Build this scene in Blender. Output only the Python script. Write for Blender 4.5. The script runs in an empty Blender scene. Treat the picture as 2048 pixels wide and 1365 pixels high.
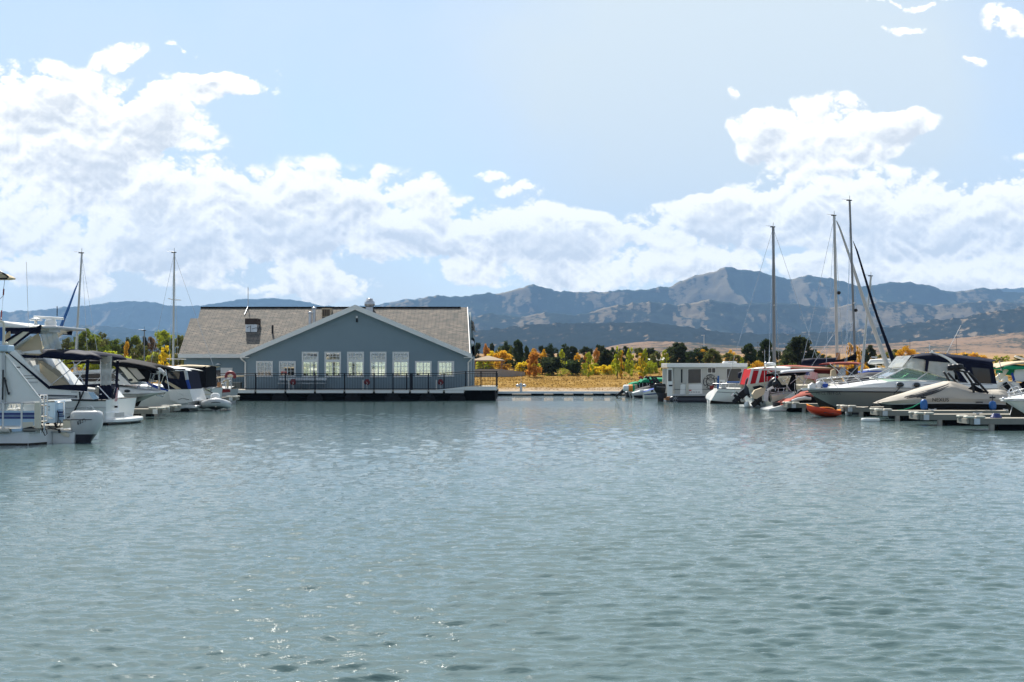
import bpy, bmesh, math, random
import numpy as np
from mathutils import Vector, Matrix, noise as mnoise
from mathutils.geometry import tessellate_polygon

sc = bpy.context.scene
COL = sc.collection
random.seed(7)
# ---------------------------------------------------------------- camera
F, CX, HY, H = 2276.0, 1024.0, 742.0, 2.0      # focal (photo px), centre column, horizon row, eye height
cam = bpy.data.cameras.new("camera")
cam.lens, cam.sensor_width = 40.0, 36.0
cam.shift_y = (HY - 682.5) / 2048.0
cam.clip_start, cam.clip_end = 0.5, 30000
camo = bpy.data.objects.new("camera", cam)
camo.location = (0, 0, H); camo.rotation_euler = (math.radians(90), 0, 0)
COL.objects.link(camo); sc.camera = camo
# ---------------------------------------------------------------- render + exposure
sc.view_settings.view_transform = 'Standard'; sc.view_settings.look = 'None'
sc.view_settings.exposure = 0.86; sc.view_settings.gamma = 1.0
sc.render.engine = 'CYCLES'
sc.cycles.use_denoising = True
sc.cycles.max_bounces = 8; sc.cycles.transparent_max_bounces = 16; sc.cycles.volume_bounces = 0
sc.cycles.sample_clamp_direct = 12.0
sc.cycles.caustics_reflective = False; sc.cycles.caustics_refractive = False
# ---------------------------------------------------------------- sun
SUN_AZ, SUN_EL = math.radians(-18), math.radians(50)
SDIR = Vector((math.sin(SUN_AZ)*math.cos(SUN_EL), math.cos(SUN_AZ)*math.cos(SUN_EL), math.sin(SUN_EL)))
sl = bpy.data.lights.new("sun", 'SUN'); sl.energy = 4.8; sl.angle = math.radians(0.53); sl.color = (1, .95, .86)
so = bpy.data.objects.new("sun", sl); COL.objects.link(so)
so.rotation_euler = SDIR.to_track_quat('Z', 'Y').to_euler(); so.location = SDIR*200
# ---------------------------------------------------------------- world: sky + clouds
SKY_STRENGTH = 0.10
CLOUD_LIT, CLOUD_DARK = (8.5, 8.1, 7.3, 1), (4.9, 4.95, 4.9, 1)
world = bpy.data.worlds.new("World"); sc.world = world; world.use_nodes = True
def make_world():
    nt = world.node_tree; nt.nodes.clear(); N, L = nt.nodes, nt.links
    def node(t, **k):
        n = N.new(t)
        for a, v in k.items(): setattr(n, a, v)
        return n
    def math_(op, a, b=None, clamp=False):
        n = node('ShaderNodeMath', operation=op, use_clamp=clamp)
        for i, s in enumerate((a, b)):
            if s is None: continue
            if isinstance(s, (int, float)): n.inputs[i].default_value = s
            else: L.new(s, n.inputs[i])
        return n.outputs[0]
    out = node('ShaderNodeOutputWorld'); bg = node('ShaderNodeBackground')
    bg.inputs['Strength'].default_value = SKY_STRENGTH
    sky = node('ShaderNodeTexSky', sky_type='NISHITA', sun_disc=False)
    sky.sun_elevation = SUN_EL; sky.sun_rotation = SUN_AZ; sky.air_density = 1.0; sky.dust_density = 0.6; sky.ozone_density = 1.0; sky.altitude = 1600
    tc = node('ShaderNodeTexCoord'); sep = node('ShaderNodeSeparateXYZ'); L.new(tc.outputs['Generated'], sep.inputs[0])
    ay = math_('MAXIMUM', math_('ABSOLUTE', sep.outputs[1]), 0.12)
    u = math_('DIVIDE', sep.outputs[0], ay); v = math_('DIVIDE', sep.outputs[2], ay)
    cmb = node('ShaderNodeCombineXYZ'); L.new(u, cmb.inputs[0]); L.new(v, cmb.inputs[1])
    # cloud banks: centre, half width, half height (photo px), weight
    E = [(60,215,230,130,1.0),(180,320,330,120,1.0),(300,235,150,90,.8),(470,172,140,38,.9),(235,112,70,28,.7),(360,430,480,110,1.0),
         (640,400,330,100,1.0),(1010,470,270,85,1.0),(200,520,420,70,.9),(800,490,560,60,.9),(620,572,190,42,.8),(990,350,44,18,.8),(1027,379,52,22,.9),
         (1400,470,240,85,.9),(1640,262,210,80,1.0),(1500,250,60,40,.6),(1690,380,260,80,1.0),(1890,460,330,120,1.0),(1900,560,420,60,1.0),
         (2015,45,80,42,.8),(1808,58,52,18,.7),(1800,-5,150,16,.7),(1250,550,520,40,.9),(1455,192,26,14,.6),(1950,122,28,12,.5),(350,105,50,12,.5),(1780,240,120,28,.6),
         (300,-800,1700,420,1.0),(2000,-950,1300,330,.9),(-300,350,400,200,1.0),(2300,380,350,160,.9),(1480,415,120,40,.7)]  # the two broad overhead banks are unseen, added to brighten the water
    def density(off):
        va = node('ShaderNodeVectorMath', operation='ADD'); L.new(cmb.outputs[0], va.inputs[0]); va.inputs[1].default_value = off
        vec = va.outputs[0]
        # warp for ragged cauliflower edges
        wn = node('ShaderNodeTexNoise', noise_dimensions='2D'); wn.inputs['Scale'].default_value = 11; wn.inputs['Detail'].default_value = 5
        L.new(vec, wn.inputs['Vector'])
        ws = node('ShaderNodeVectorMath', operation='SUBTRACT'); L.new(wn.outputs['Color'], ws.inputs[0]); ws.inputs[1].default_value = (.5,.5,.5)
        wm = node('ShaderNodeVectorMath', operation='SCALE'); L.new(ws.outputs[0], wm.inputs[0]); wm.inputs['Scale'].default_value = .045
        wa = node('ShaderNodeVectorMath', operation='ADD'); L.new(vec, wa.inputs[0]); L.new(wm.outputs[0], wa.inputs[1])
        acc = None
        for (px, py, rx, ry, w) in E:
            mp = node('ShaderNodeMapping', vector_type='TEXTURE')
            mp.inputs['Location'].default_value = ((px-CX)/F, (HY-py)/F, 0); mp.inputs['Scale'].default_value = (rx/F, ry/F, 1)
            L.new(wa.outputs[0], mp.inputs['Vector'])
            g = node('ShaderNodeTexGradient', gradient_type='SPHERICAL'); L.new(mp.outputs[0], g.inputs[0])
            s = math_('MULTIPLY', g.outputs['Fac'], w)
            acc = s if acc is None else math_('ADD', acc, s)
        acc = math_('MINIMUM', acc, 1.2)
        nn = None
        for sc_, am, dz in ((9, 1.0, 0), (21, .62, 3), (47, .36, 7), (104, .22, 13), (230, .12, 29)):
            sm = node('ShaderNodeMapping'); sm.inputs['Location'].default_value = (dz, dz*.7, 0); sm.inputs['Scale'].default_value = (sc_, sc_*1.35, 1); L.new(wa.outputs[0] if sc_ < 60 else vec, sm.inputs['Vector'])
            n1 = node('ShaderNodeTexNoise', noise_dimensions='2D'); n1.inputs['Scale'].default_value = 1; n1.inputs['Detail'].default_value = 0; L.new(sm.outputs[0], n1.inputs['Vector'])
            bl = math_('MULTIPLY', math_('ABSOLUTE', math_('SUBTRACT', n1.outputs['Fac'], .5)), 2*am)     # rounded billows with creases between
            nn = bl if nn is None else math_('ADD', nn, bl)
        nn = math_('MULTIPLY', math_('SUBTRACT', nn, .52), 1.25)
        gate = node('ShaderNodeMapRange', interpolation_type='SMOOTHSTEP'); L.new(acc, gate.inputs['Value']); gate.inputs['From Min'].default_value = 0.0; gate.inputs['From Max'].default_value = .30
        return math_('ADD', acc, math_('MULTIPLY', nn, gate.outputs[0]))
    d0 = density((0, 0, 0)); d1 = density((-.0025, .0060, 0))
    mr = node('ShaderNodeMapRange', interpolation_type='SMOOTHSTEP'); L.new(d0, mr.inputs['Value'])
    mr.inputs['From Min'].default_value = .12; mr.inputs['From Max'].default_value = .40
    # thickness towards the sun shades the belly of a bank
    sh = node('ShaderNodeMapRange', interpolation_type='SMOOTHSTEP'); L.new(d1, sh.inputs['Value'])
    sh.inputs['From Min'].default_value = .45; sh.inputs['From Max'].default_value = 1.35
    rel = math_('MULTIPLY', math_('SUBTRACT', d1, d0), .75)
    shf = math_('ADD', math_('MULTIPLY', sh.outputs[0], .60), math_('ADD', rel, .10), clamp=True)
    cc = node('ShaderNodeMix', data_type='RGBA'); L.new(shf, cc.inputs['Factor'])
    cc.inputs['A'].default_value = CLOUD_LIT; cc.inputs['B'].default_value = CLOUD_DARK
    # thin high veil
    vn = node('ShaderNodeTexNoise'); vn.inputs['Scale'].default_value = 3.2; vn.inputs['Detail'].default_value = 5; vn.inputs['Roughness'].default_value = .5
    L.new(cmb.outputs[0], vn.inputs['Vector'])
    vr = node('ShaderNodeMapRange'); L.new(vn.outputs['Fac'], vr.inputs['Value'])
    vr.inputs['From Min'].default_value = .35; vr.inputs['From Max'].default_value = .75; vr.inputs['To Min'].default_value = .34; vr.inputs['To Max'].default_value = .85
    veil = node('ShaderNodeMix', data_type='RGBA'); vm = node('ShaderNodeMapping', vector_type='TEXTURE'); vm.inputs['Location'].default_value = ((1500-CX)/F, (HY-150)/F, 0); vm.inputs['Scale'].default_value = (900/F, 520/F, 1); L.new(cmb.outputs[0], vm.inputs['Vector'])
    vg = node('ShaderNodeTexGradient', gradient_type='SPHERICAL'); L.new(vm.outputs[0], vg.inputs[0])
    lowv = node('ShaderNodeMapRange', interpolation_type='SMOOTHSTEP'); L.new(v, lowv.inputs['Value']); lowv.inputs['From Min'].default_value = .22; lowv.inputs['From Max'].default_value = .03; lowv.inputs['To Max'].default_value = .35
    vs = math_('ADD', math_('ADD', vr.outputs[0], math_('MULTIPLY', vg.outputs['Fac'], .75)), lowv.outputs[0], clamp=True)
    L.new(vs, veil.inputs['Factor']); L.new(sky.outputs[0], veil.inputs['A']); veil.inputs['B'].default_value = (4.6, 5.1, 5.3, 1)
    # pale glow round the sun, out of view, added to brighten the water
    sd = node('ShaderNodeVectorMath', operation='DOT_PRODUCT'); L.new(tc.outputs['Generated'], sd.inputs[0]); sd.inputs[1].default_value = SDIR
    gl = math_('MULTIPLY', math_('POWER', math_('MAXIMUM', sd.outputs['Value'], 0.0), 28), 14.0)
    ga = node('ShaderNodeMix', data_type='RGBA', blend_type='ADD'); ga.inputs['Factor'].default_value = 1
    mx = node('ShaderNodeMix', data_type='RGBA'); L.new(mr.outputs[0], mx.inputs['Factor'])
    gc = node('ShaderNodeCombineXYZ'); [L.new(gl, gc.inputs[i]) for i in range(3)]; L.new(veil.outputs['Result'], ga.inputs['A']); L.new(gc.outputs[0], ga.inputs['B']); L.new(ga.outputs['Result'], mx.inputs['A']); L.new(cc.outputs['Result'], mx.inputs['B'])
    # unseen sky behind the viewer, cloudless and greyed to dim the bluish fill
    fr = node('ShaderNodeMapRange', interpolation_type='SMOOTHSTEP'); L.new(sep.outputs[1], fr.inputs['Value'])
    fr.inputs['From Min'].default_value = -.10; fr.inputs['From Max'].default_value = .35
    fx = node('ShaderNodeMix', data_type='RGBA'); L.new(fr.outputs[0], fx.inputs['Factor']); bk = node('ShaderNodeMix', data_type='RGBA'); bk.inputs['Factor'].default_value = .6; L.new(sky.outputs[0], bk.inputs['A']); bk.inputs['B'].default_value = (2.7, 2.7, 2.6, 1); L.new(bk.outputs['Result'], fx.inputs['A']); L.new(mx.outputs['Result'], fx.inputs['B'])
    L.new(fx.outputs['Result'], bg.inputs['Color']); L.new(bg.outputs[0], out.inputs['Surface'])
    world.cycles.sampling_method = 'MANUAL'; world.cycles.sample_map_resolution = 512
make_world()
# ---------------------------------------------------------------- helpers
def wx(px, d): return (px-CX)*d/F
def wz(py, d): return H-(py-HY)*d/F
def P(px, py, d): return (wx(px, d), d, wz(py, d))

class MB:
    def __init__(s): s.v=[]; s.f=[]; s.m=[]; s.s=[]
    def add(s, pts, faces, mi=0, sm=False):
        o=len(s.v); s.v+= [tuple(p) for p in pts]
        for f in faces: s.f.append([o+i for i in f]); s.m.append(mi); s.s.append(sm)
        return s
    def box(s, x0,x1,y0,y1,z0,z1, mi=0):
        p=[(x,y,z) for z in (z0,z1) for y in (y0,y1) for x in (x0,x1)]
        return s.add(p, [(0,1,3,2),(4,6,7,5),(0,4,5,1),(2,3,7,6),(0,2,6,4),(1,5,7,3)], mi)
    def prism(s, pts, dv, mi=0):
        """polygon (list of 3-D points, planar) pushed along dv"""
        n=len(pts); q=[(a[0]+dv[0],a[1]+dv[1],a[2]+dv[2]) for a in pts]
        s.add(list(pts)+q, [tuple(range(n))[::-1], tuple(range(n,2*n))]+[(i,(i+1)%n,n+(i+1)%n,n+i) for i in range(n)], mi)
        return s
    def holed(s, outer, holes, dv, mi=0):
        """planar polygon with holes, pushed along dv"""
        loops=[[Vector(p) for p in outer]]+[[Vector(p) for p in h] for h in holes]
        flat=[p for l in loops for p in l]; n=len(flat)
        tri=tessellate_polygon(loops)
        q=[p+Vector(dv) for p in flat]
        fs=[tuple(t) for t in tri]+[tuple(n+i for i in t)[::-1] for t in tri]
        k=0
        for l in loops:
            m=len(l)
            fs+=[(k+i,k+(i+1)%m,n+k+(i+1)%m,n+k+i) for i in range(m)]; k+=m
        return s.add(flat+q, fs, mi)
    def tube(s, pts, r, n=6, closed=False, mi=0, sm=True):
        pts=[Vector(p) for p in pts]; m=len(pts); rr=r if isinstance(r,(list,tuple)) else [r]*m
        ring=[]
        for i,p in enumerate(pts):
            a=pts[(i-1)%m] if (i>0 or closed) else p; b=pts[(i+1)%m] if (i<m-1 or closed) else p
            t=(b-a); t=t.normalized() if t.length>1e-9 else Vector((0,0,1))
            up=Vector((0,0,1)) if abs(t.z)<.95 else Vector((0,1,0))
            e=t.cross(up).normalized(); g=e.cross(t)
            ring.append([p+(e*math.cos(2*math.pi*k/n)+g*math.sin(2*math.pi*k/n))*rr[i] for k in range(n)])
        fs=[]; rows=m if closed else m-1
        for i in range(rows):
            for k in range(n):
                j=(i+1)%m; fs.append((i*n+k,i*n+(k+1)%n,j*n+(k+1)%n,j*n+k))
        s.add([p for q in ring for p in q], fs, mi, sm)
        if not closed:
            s.add(ring[0],[tuple(range(n))],mi); s.add(ring[-1],[tuple(range(n))[::-1]],mi)
        return s
    def loft(s, secs, closed=False, cap=(True,True), mi=0, sm=True, rowmat=None):
        n=len(secs[0]); m=len(secs); fs=[]; o=len(s.v)
        s.v+=[tuple(p) for q in secs for p in q]
        for i in range(m-1):
            for k in range(n if closed else n-1):
                s.f.append([o+i*n+k,o+i*n+(k+1)%n,o+(i+1)*n+(k+1)%n,o+(i+1)*n+k]); s.m.append(rowmat[k] if rowmat else mi); s.s.append(sm)
        if cap[0]: s.add(secs[0],[tuple(range(n))],mi)
        if cap[1]: s.add(secs[-1],[tuple(range(n))[::-1]],mi)
        return s
    def lathe(s, prof, c=(0,0,0), n=14, mi=0, sm=True, axis='z'):
        secs=[]
        for r,z in prof:
            q=[]
            for k in range(n):
                a=2*math.pi*k/n; x,y=r*math.cos(a),r*math.sin(a)
                w=(x,y,z) if axis=='z' else ((z,x,y) if axis=='x' else (x,z,y))
                q.append((c[0]+w[0],c[1]+w[1],c[2]+w[2]))
            secs.append(q)
        return s.loft(secs, closed=True, mi=mi, sm=sm)
    def build(s, name, mats, parent=None, bevel=0, seg=2):
        me=bpy.data.meshes.new(name); me.from_pydata(s.v,[],s.f); me.update()
        if not isinstance(mats,(list,tuple)): mats=[mats]
        for m in mats: me.materials.append(m)
        me.polygons.foreach_set('material_index', s.m); me.polygons.foreach_set('use_smooth', s.s)
        bm=bmesh.new(); bm.from_mesh(me); bmesh.ops.recalc_face_normals(bm, faces=bm.faces); bm.to_mesh(me); bm.free()
        o=bpy.data.objects.new(name, me); COL.objects.link(o)
        if parent: o.parent=parent
        if bevel:
            b=o.modifiers.new('bevel','BEVEL'); b.width=bevel; b.segments=seg; b.limit_method='ANGLE'; b.angle_limit=math.radians(40)
        return o
def tag(o, label, cat, group=None):
    o['label']=label; o['category']=cat
    if group: o['group']=group
    return o
def thing(name, label, cat, loc=(0,0,0), rz=0, group=None):
    o=bpy.data.objects.new(name, None); COL.objects.link(o); o.location=loc; o.rotation_euler=(0,0,rz); o.empty_display_size=.3
    return tag(o,label,cat,group)
def copy_tree(o, parent=None):
    c=o.copy(); COL.objects.link(c); c.parent=parent
    for ch in list(o.children): copy_tree(ch,c)
    return c
def structure(o): o['kind']='structure'; return o

# ---------------------------------------------------------------- materials
def pm(name, col, rough=.5, metal=0.0, var=.12, scale=6.0, bump=0.0, bscale=40.0, coat=0.0, spec=None):
    m=bpy.data.materials.new(name); m.use_nodes=True; nt=m.node_tree; N,L=nt.nodes,nt.links
    b=N['Principled BSDF']; b.inputs['Roughness'].default_value=rough; b.inputs['Metallic'].default_value=metal
    if spec is None: spec=.08 if rough>=.6 else .5
    b.inputs['Specular IOR Level'].default_value=spec
    if coat: b.inputs['Coat Weight'].default_value=coat; b.inputs['Coat Roughness'].default_value=.08
    tc=N.new('ShaderNodeTexCoord'); n=N.new('ShaderNodeTexNoise'); n.inputs['Scale'].default_value=scale; n.inputs['Detail'].default_value=6; n.inputs['Roughness'].default_value=.65
    L.new(tc.outputs['Object'],n.inputs['Vector'])
    mx=N.new('ShaderNodeMix'); mx.data_type='RGBA'; L.new(n.outputs['Fac'],mx.inputs['Factor'])
    mx.inputs['A'].default_value=tuple(c*(1-var) for c in col)+(1,); mx.inputs['B'].default_value=tuple(min(1,c*(1+var)) for c in col)+(1,)
    L.new(mx.outputs['Result'],b.inputs['Base Color'])
    if bump:
        n2=N.new('ShaderNodeTexNoise'); n2.inputs['Scale'].default_value=bscale; n2.inputs['Detail'].default_value=4; L.new(tc.outputs['Object'],n2.inputs['Vector'])
        bp=N.new('ShaderNodeBump'); bp.inputs['Strength'].default_value=bump; bp.inputs['Distance'].default_value=.02; L.new(n2.outputs['Fac'],bp.inputs['Height']); L.new(bp.outputs[0],b.inputs['Normal'])
    return m
M={}
M['gel']=pm('white_gelcoat',(.74,.74,.71),.28,var=.05,coat=.3)
M['hull_shade']=pm('shaded_grey_gelcoat',(.21,.21,.19),.3,var=.06,coat=.2)  # hull sides in shade; the darkening is put into this grey
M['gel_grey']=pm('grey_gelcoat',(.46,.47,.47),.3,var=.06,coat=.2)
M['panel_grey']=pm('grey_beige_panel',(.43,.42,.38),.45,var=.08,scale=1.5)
M['cream']=pm('cream_gelcoat',(.66,.60,.47),.35,var=.06)
M['navy']=pm('navy_canvas',(.007,.009,.024),.65,var=.25,scale=3,bump=.5,bscale=5)
M['black_canvas']=pm('black_canvas',(.006,.006,.008),.75,var=.25,scale=3,bump=.5,bscale=5)
M['maroon']=pm('maroon_canvas',(.20,.035,.035),.8,var=.2,scale=3,bump=.4,bscale=5)
M['rust']=pm('rust_canvas',(.34,.10,.075),.8,var=.2,scale=3,bump=.4,bscale=5)
M['red']=pm('red_canvas',(.48,.02,.025),.7,var=.15,scale=3,bump=.3,bscale=5)
M['green']=pm('green_canvas',(.015,.24,.12),.7,var=.2,scale=3,bump=.4,bscale=5)
M['blue_canvas']=pm('blue_canvas',(.03,.07,.30),.7,var=.2,scale=3,bump=.4,bscale=5)
M['blue']=pm('blue_plastic',(.008,.09,.30),.4,var=.1)
M['tan']=pm('tan_canvas',(.52,.43,.30),.8,var=.12,scale=3,bump=.4,bscale=5)
M['grey_canvas']=pm('grey_canvas',(.46,.42,.36),.75,var=.1,scale=2.5,bump=.6,bscale=4)
M['char_canvas']=pm('charcoal_canvas',(.06,.06,.065),.75,var=.2,scale=3)
M['white_canvas']=pm('white_canvas',(.72,.72,.69),.75,var=.08,scale=3,bump=.4,bscale=5)
M['steel']=pm('stainless_steel',(.62,.62,.62),.22,1.0,var=.08)
M['alu']=pm('aluminium',(.55,.56,.57),.38,.85,var=.1)
M['mast']=pm('mast_aluminium',(.20,.20,.20),.4,.3,var=.1)
M['mast_white']=pm('mast_white',(.44,.44,.42),.4,var=.08)
M['black']=pm('black_plastic',(.012,.012,.014),.35,var=.2,spec=.25)
M['rubber']=pm('black_rubber',(.02,.02,.022),.75,var=.25)
M['dark']=pm('dark_interior',(.03,.03,.032),.8,var=.25)
M['brown_dark']=pm('antifouling_brown',(.045,.035,.028),.7,var=.25)
M['glass']=pm('dark_glass',(.015,.02,.024),.06,var=.2)
M['tinted']=pm('brown_tinted_glass',(.075,.068,.06),.3,var=.25,scale=3,spec=.3)
M['orange']=pm('orange_plastic',(.74,.055,.010),.38,var=.1)
M['orange_light']=pm('amber_plastic',(.80,.27,.03),.4,var=.1)
M['wood']=pm('weathered_planks',(.36,.33,.28),.85,var=.25,scale=4,bump=.4,bscale=20)
M['teak']=pm('varnished_teak',(.34,.15,.05),.5,var=.25)
M['dock_face']=pm('dock_fascia',(.24,.23,.20),.75,var=.2,scale=2)
M['pad']=pm('dock_bumper_white',(.54,.52,.45),.6,var=.1)
M['float']=pm('black_float',(.005,.005,.006),.8,var=.3)
M['stripe']=pm('navy_stripe',(.015,.03,.16),.35,var=.1)
M['stripe_dark']=pm('dark_stripe',(.035,.035,.045),.35,var=.1)
M['lblue']=pm('pale_blue_and_shaded_white',(.42,.56,.68),.45,var=.08)  # pale blue lockers, and white rail panels with bluish shade in the colour
M['siding']=pm('blue_grey_siding',(.22,.28,.31),.75,var=.07,scale=1.2)
M['trim']=pm('white_trim',(.74,.72,.68),.5,var=.05)
M['concrete']=pm('concrete',(.33,.31,.28),.9,var=.15,scale=2,bump=.3,bscale=10)
M['railing']=pm('black_railing',(.018,.020,.026),.6,var=.15)
M['interior']=pm('pale_interior_wall',(.66,.64,.58),.8,var=.08)
M['floor']=pm('timber_floor',(.35,.25,.15),.6,var=.2)
M['red_paint']=pm('red_paint',(.20,.018,.022),.5,var=.15)
M['brown']=pm('brown_louvre',(.06,.045,.04),.6,var=.2)
M['galv']=pm('galvanised_steel',(.50,.53,.56),.35,.7,var=.15,scale=3)
M['flag_red']=pm('flag_red',(.55,.03,.05),.8,var=.08)
M['flag_white']=pm('flag_white',(.75,.74,.72),.8,var=.05)
M['flag_blue']=pm('flag_blue',(.03,.04,.20),.8,var=.08)
M['bark']=pm('bark',(.10,.08,.06),.9,var=.3,scale=12,bump=.6)
M['house_tan']=pm('tan_stucco',(.33,.26,.19),.9,var=.1)
M['ink']=pm('black_lettering',(.01,.01,.012),.5,var=.1)
M['skin']=M['tan']

def vinyl():
    m=bpy.data.materials.new('clear_vinyl'); m.use_nodes=True; nt=m.node_tree; N,L=nt.nodes,nt.links
    b=N['Principled BSDF']; b.inputs['Base Color'].default_value=(.62,.64,.62,1); b.inputs['Roughness'].default_value=.18
    t=N.new('ShaderNodeBsdfTransparent'); t.inputs[0].default_value=(.88,.9,.9,1)
    n=N.new('ShaderNodeTexNoise'); n.inputs['Scale'].default_value=2.5; n.inputs['Detail'].default_value=4
    tc=N.new('ShaderNodeTexCoord'); L.new(tc.outputs['Object'],n.inputs['Vector'])
    mr=N.new('ShaderNodeMapRange'); mr.inputs['To Min'].default_value=.25; mr.inputs['To Max'].default_value=.7; L.new(n.outputs['Fac'],mr.inputs['Value'])
    x=N.new('ShaderNodeMixShader'); L.new(mr.outputs[0],x.inputs[0]); L.new(t.outputs[0],x.inputs[1]); L.new(b.outputs[0],x.inputs[2])
    L.new(x.outputs[0],N['Material Output'].inputs['Surface']); return m
M['vinyl']=vinyl()
def pane(name, tint, fac):
    m=bpy.data.materials.new(name); m.use_nodes=True; nt=m.node_tree; N,L=nt.nodes,nt.links
    g=N.new('ShaderNodeBsdfGlossy'); g.inputs['Roughness'].default_value=.03
    t=N.new('ShaderNodeBsdfTransparent'); t.inputs[0].default_value=tint+(1,)
    f=N.new('ShaderNodeFresnel'); f.inputs[0].default_value=1.5
    a=N.new('ShaderNodeMath'); a.operation='ADD'; a.inputs[1].default_value=fac; L.new(f.outputs[0],a.inputs[0])
    x=N.new('ShaderNodeMixShader'); L.new(a.outputs[0],x.inputs[0]); L.new(t.outputs[0],x.inputs[1]); L.new(g.outputs[0],x.inputs[2])
    L.new(x.outputs[0],N['Material Output'].inputs['Surface']); return m
M['window']=pane('window_glass',(.86,.90,.86),.22)
M['screen']=pane('green_windscreen',(.55,.75,.62),.14)

def diffuser():
    m=bpy.data.materials.new('window_diffuser'); m.use_nodes=True; nt=m.node_tree; N,L=nt.nodes,nt.links
    d=N.new('ShaderNodeBsdfDiffuse'); d.inputs[0].default_value=(.78,.80,.76,1); t=N.new('ShaderNodeBsdfTranslucent'); t.inputs[0].default_value=(.80,.84,.76,1)
    x=N.new('ShaderNodeMixShader'); x.inputs[0].default_value=.7; L.new(d.outputs[0],x.inputs[1]); L.new(t.outputs[0],x.inputs[2]); L.new(x.outputs[0],N['Material Output'].inputs['Surface']); return m
M['diffuser']=diffuser()
def shingles():
    m=bpy.data.materials.new('roof_shingles'); m.use_nodes=True; nt=m.node_tree; N,L=nt.nodes,nt.links; b=N['Principled BSDF']; b.inputs['Roughness'].default_value=.9
    tc=N.new('ShaderNodeTexCoord'); mp=N.new('ShaderNodeMapping'); L.new(tc.outputs['UV'],mp.inputs['Vector'])
    br=N.new('ShaderNodeTexBrick'); br.offset=.5; br.inputs['Scale'].default_value=1.0
    br.inputs['Brick Width'].default_value=.55; br.inputs['Row Height'].default_value=.17; br.inputs['Mortar Size'].default_value=.028; br.inputs['Mortar Smooth'].default_value=.3
    br.inputs['Color1'].default_value=(.215,.195,.17,1); br.inputs['Color2'].default_value=(.11,.115,.105,1); br.inputs['Mortar'].default_value=(.06,.055,.055,1); br.inputs['Bias'].default_value=-.1
    L.new(tc.outputs['UV'],br.inputs['Vector'])
    n=N.new('ShaderNodeTexNoise'); n.inputs['Scale'].default_value=2.2; n.inputs['Detail'].default_value=5; L.new(tc.outputs['UV'],n.inputs['Vector'])
    ra=N.new('ShaderNodeValToRGB'); ra.color_ramp.elements[0].color=(.62,.66,.66,1); ra.color_ramp.elements[1].color=(1.25,1.12,1.02,1); ra.color_ramp.elements[0].position=.3; ra.color_ramp.elements[1].position=.7
    L.new(n.outputs['Fac'],ra.inputs[0])
    mx=N.new('ShaderNodeMix'); mx.data_type='RGBA'; mx.blend_type='MULTIPLY'; mx.inputs['Factor'].default_value=1; L.new(br.outputs['Color'],mx.inputs['A']); L.new(ra.outputs[0],mx.inputs['B'])
    L.new(mx.outputs['Result'],b.inputs['Base Color'])
    bp=N.new('ShaderNodeBump'); bp.inputs['Strength'].default_value=.6; bp.inputs['Distance'].default_value=.02; bp.invert=True; L.new(br.outputs['Fac'],bp.inputs['Height']); L.new(bp.outputs[0],b.inputs['Normal'])
    return m
M['shingle']=shingles()
def uv_planar(o, ax, ay):
    """UV in metres along two world axes"""
    me=o.data; uv=me.uv_layers.new(name='UVMap'); ax=Vector(ax).normalized(); ay=Vector(ay).normalized()
    for l in me.loops:
        c=me.vertices[l.vertex_index].co; uv.data[l.index].uv=(c.dot(ax),c.dot(ay))
# ---------------------------------------------------------------- numpy noise
def _hash(ix,iy,seed):
    h=(ix.astype(np.int64)*374761393+iy.astype(np.int64)*668265263+seed*974634777)&0xffffffff
    h=((h^(h>>13))*1274126177)&0xffffffff
    return ((h^(h>>16))&0xffff)/65535.0
def vnoise(x,y,seed=0):
    ix=np.floor(x); iy=np.floor(y); fx=x-ix; fy=y-iy; fx=fx*fx*fx*(fx*(fx*6-15)+10); fy=fy*fy*fy*(fy*(fy*6-15)+10)
    a=_hash(ix,iy,seed); b=_hash(ix+1,iy,seed); c=_hash(ix,iy+1,seed); d=_hash(ix+1,iy+1,seed)
    return (a*(1-fx)+b*fx)*(1-fy)+(c*(1-fx)+d*fx)*fy
def fbm(x,y,o=5,seed=0,gain=.5):
    s=0;a=1;t=0
    for k in range(o): s=s+a*vnoise(x*2**k+k*17.3,y*2**k-k*9.1,seed+k); t+=a; a*=gain
    return s/t
def ridged(x,y,o=5,seed=0,gain=.5):
    s=0;a=1;t=0
    for k in range(o): s=s+a*(1-np.abs(2*vnoise(x*2**k+k*11.7,y*2**k+k*5.3,seed+k)-1)); t+=a; a*=gain
    return s/t
def grid_mesh(name, X, Y, Z, mat, smooth=True):
    r,c=X.shape; v=np.stack([X,Y,Z],-1).reshape(-1,3).astype(np.float32)
    i=np.arange(r*c).reshape(r,c); q=np.stack([i[:-1,:-1],i[:-1,1:],i[1:,1:],i[1:,:-1]],-1).reshape(-1,4)
    me=bpy.data.meshes.new(name); me.vertices.add(len(v)); me.vertices.foreach_set('co',v.ravel())
    me.loops.add(q.size); me.loops.foreach_set('vertex_index',q.ravel().astype(np.int32))
    me.polygons.add(len(q)); me.polygons.foreach_set('loop_start',np.arange(0,q.size,4,dtype=np.int32)); me.polygons.foreach_set('loop_total',np.full(len(q),4,dtype=np.int32))
    if smooth: me.polygons.foreach_set('use_smooth',np.ones(len(q),dtype=bool))
    me.update(); me.validate(); me.materials.append(mat)
    o=bpy.data.objects.new(name,me); COL.objects.link(o); return o

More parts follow.
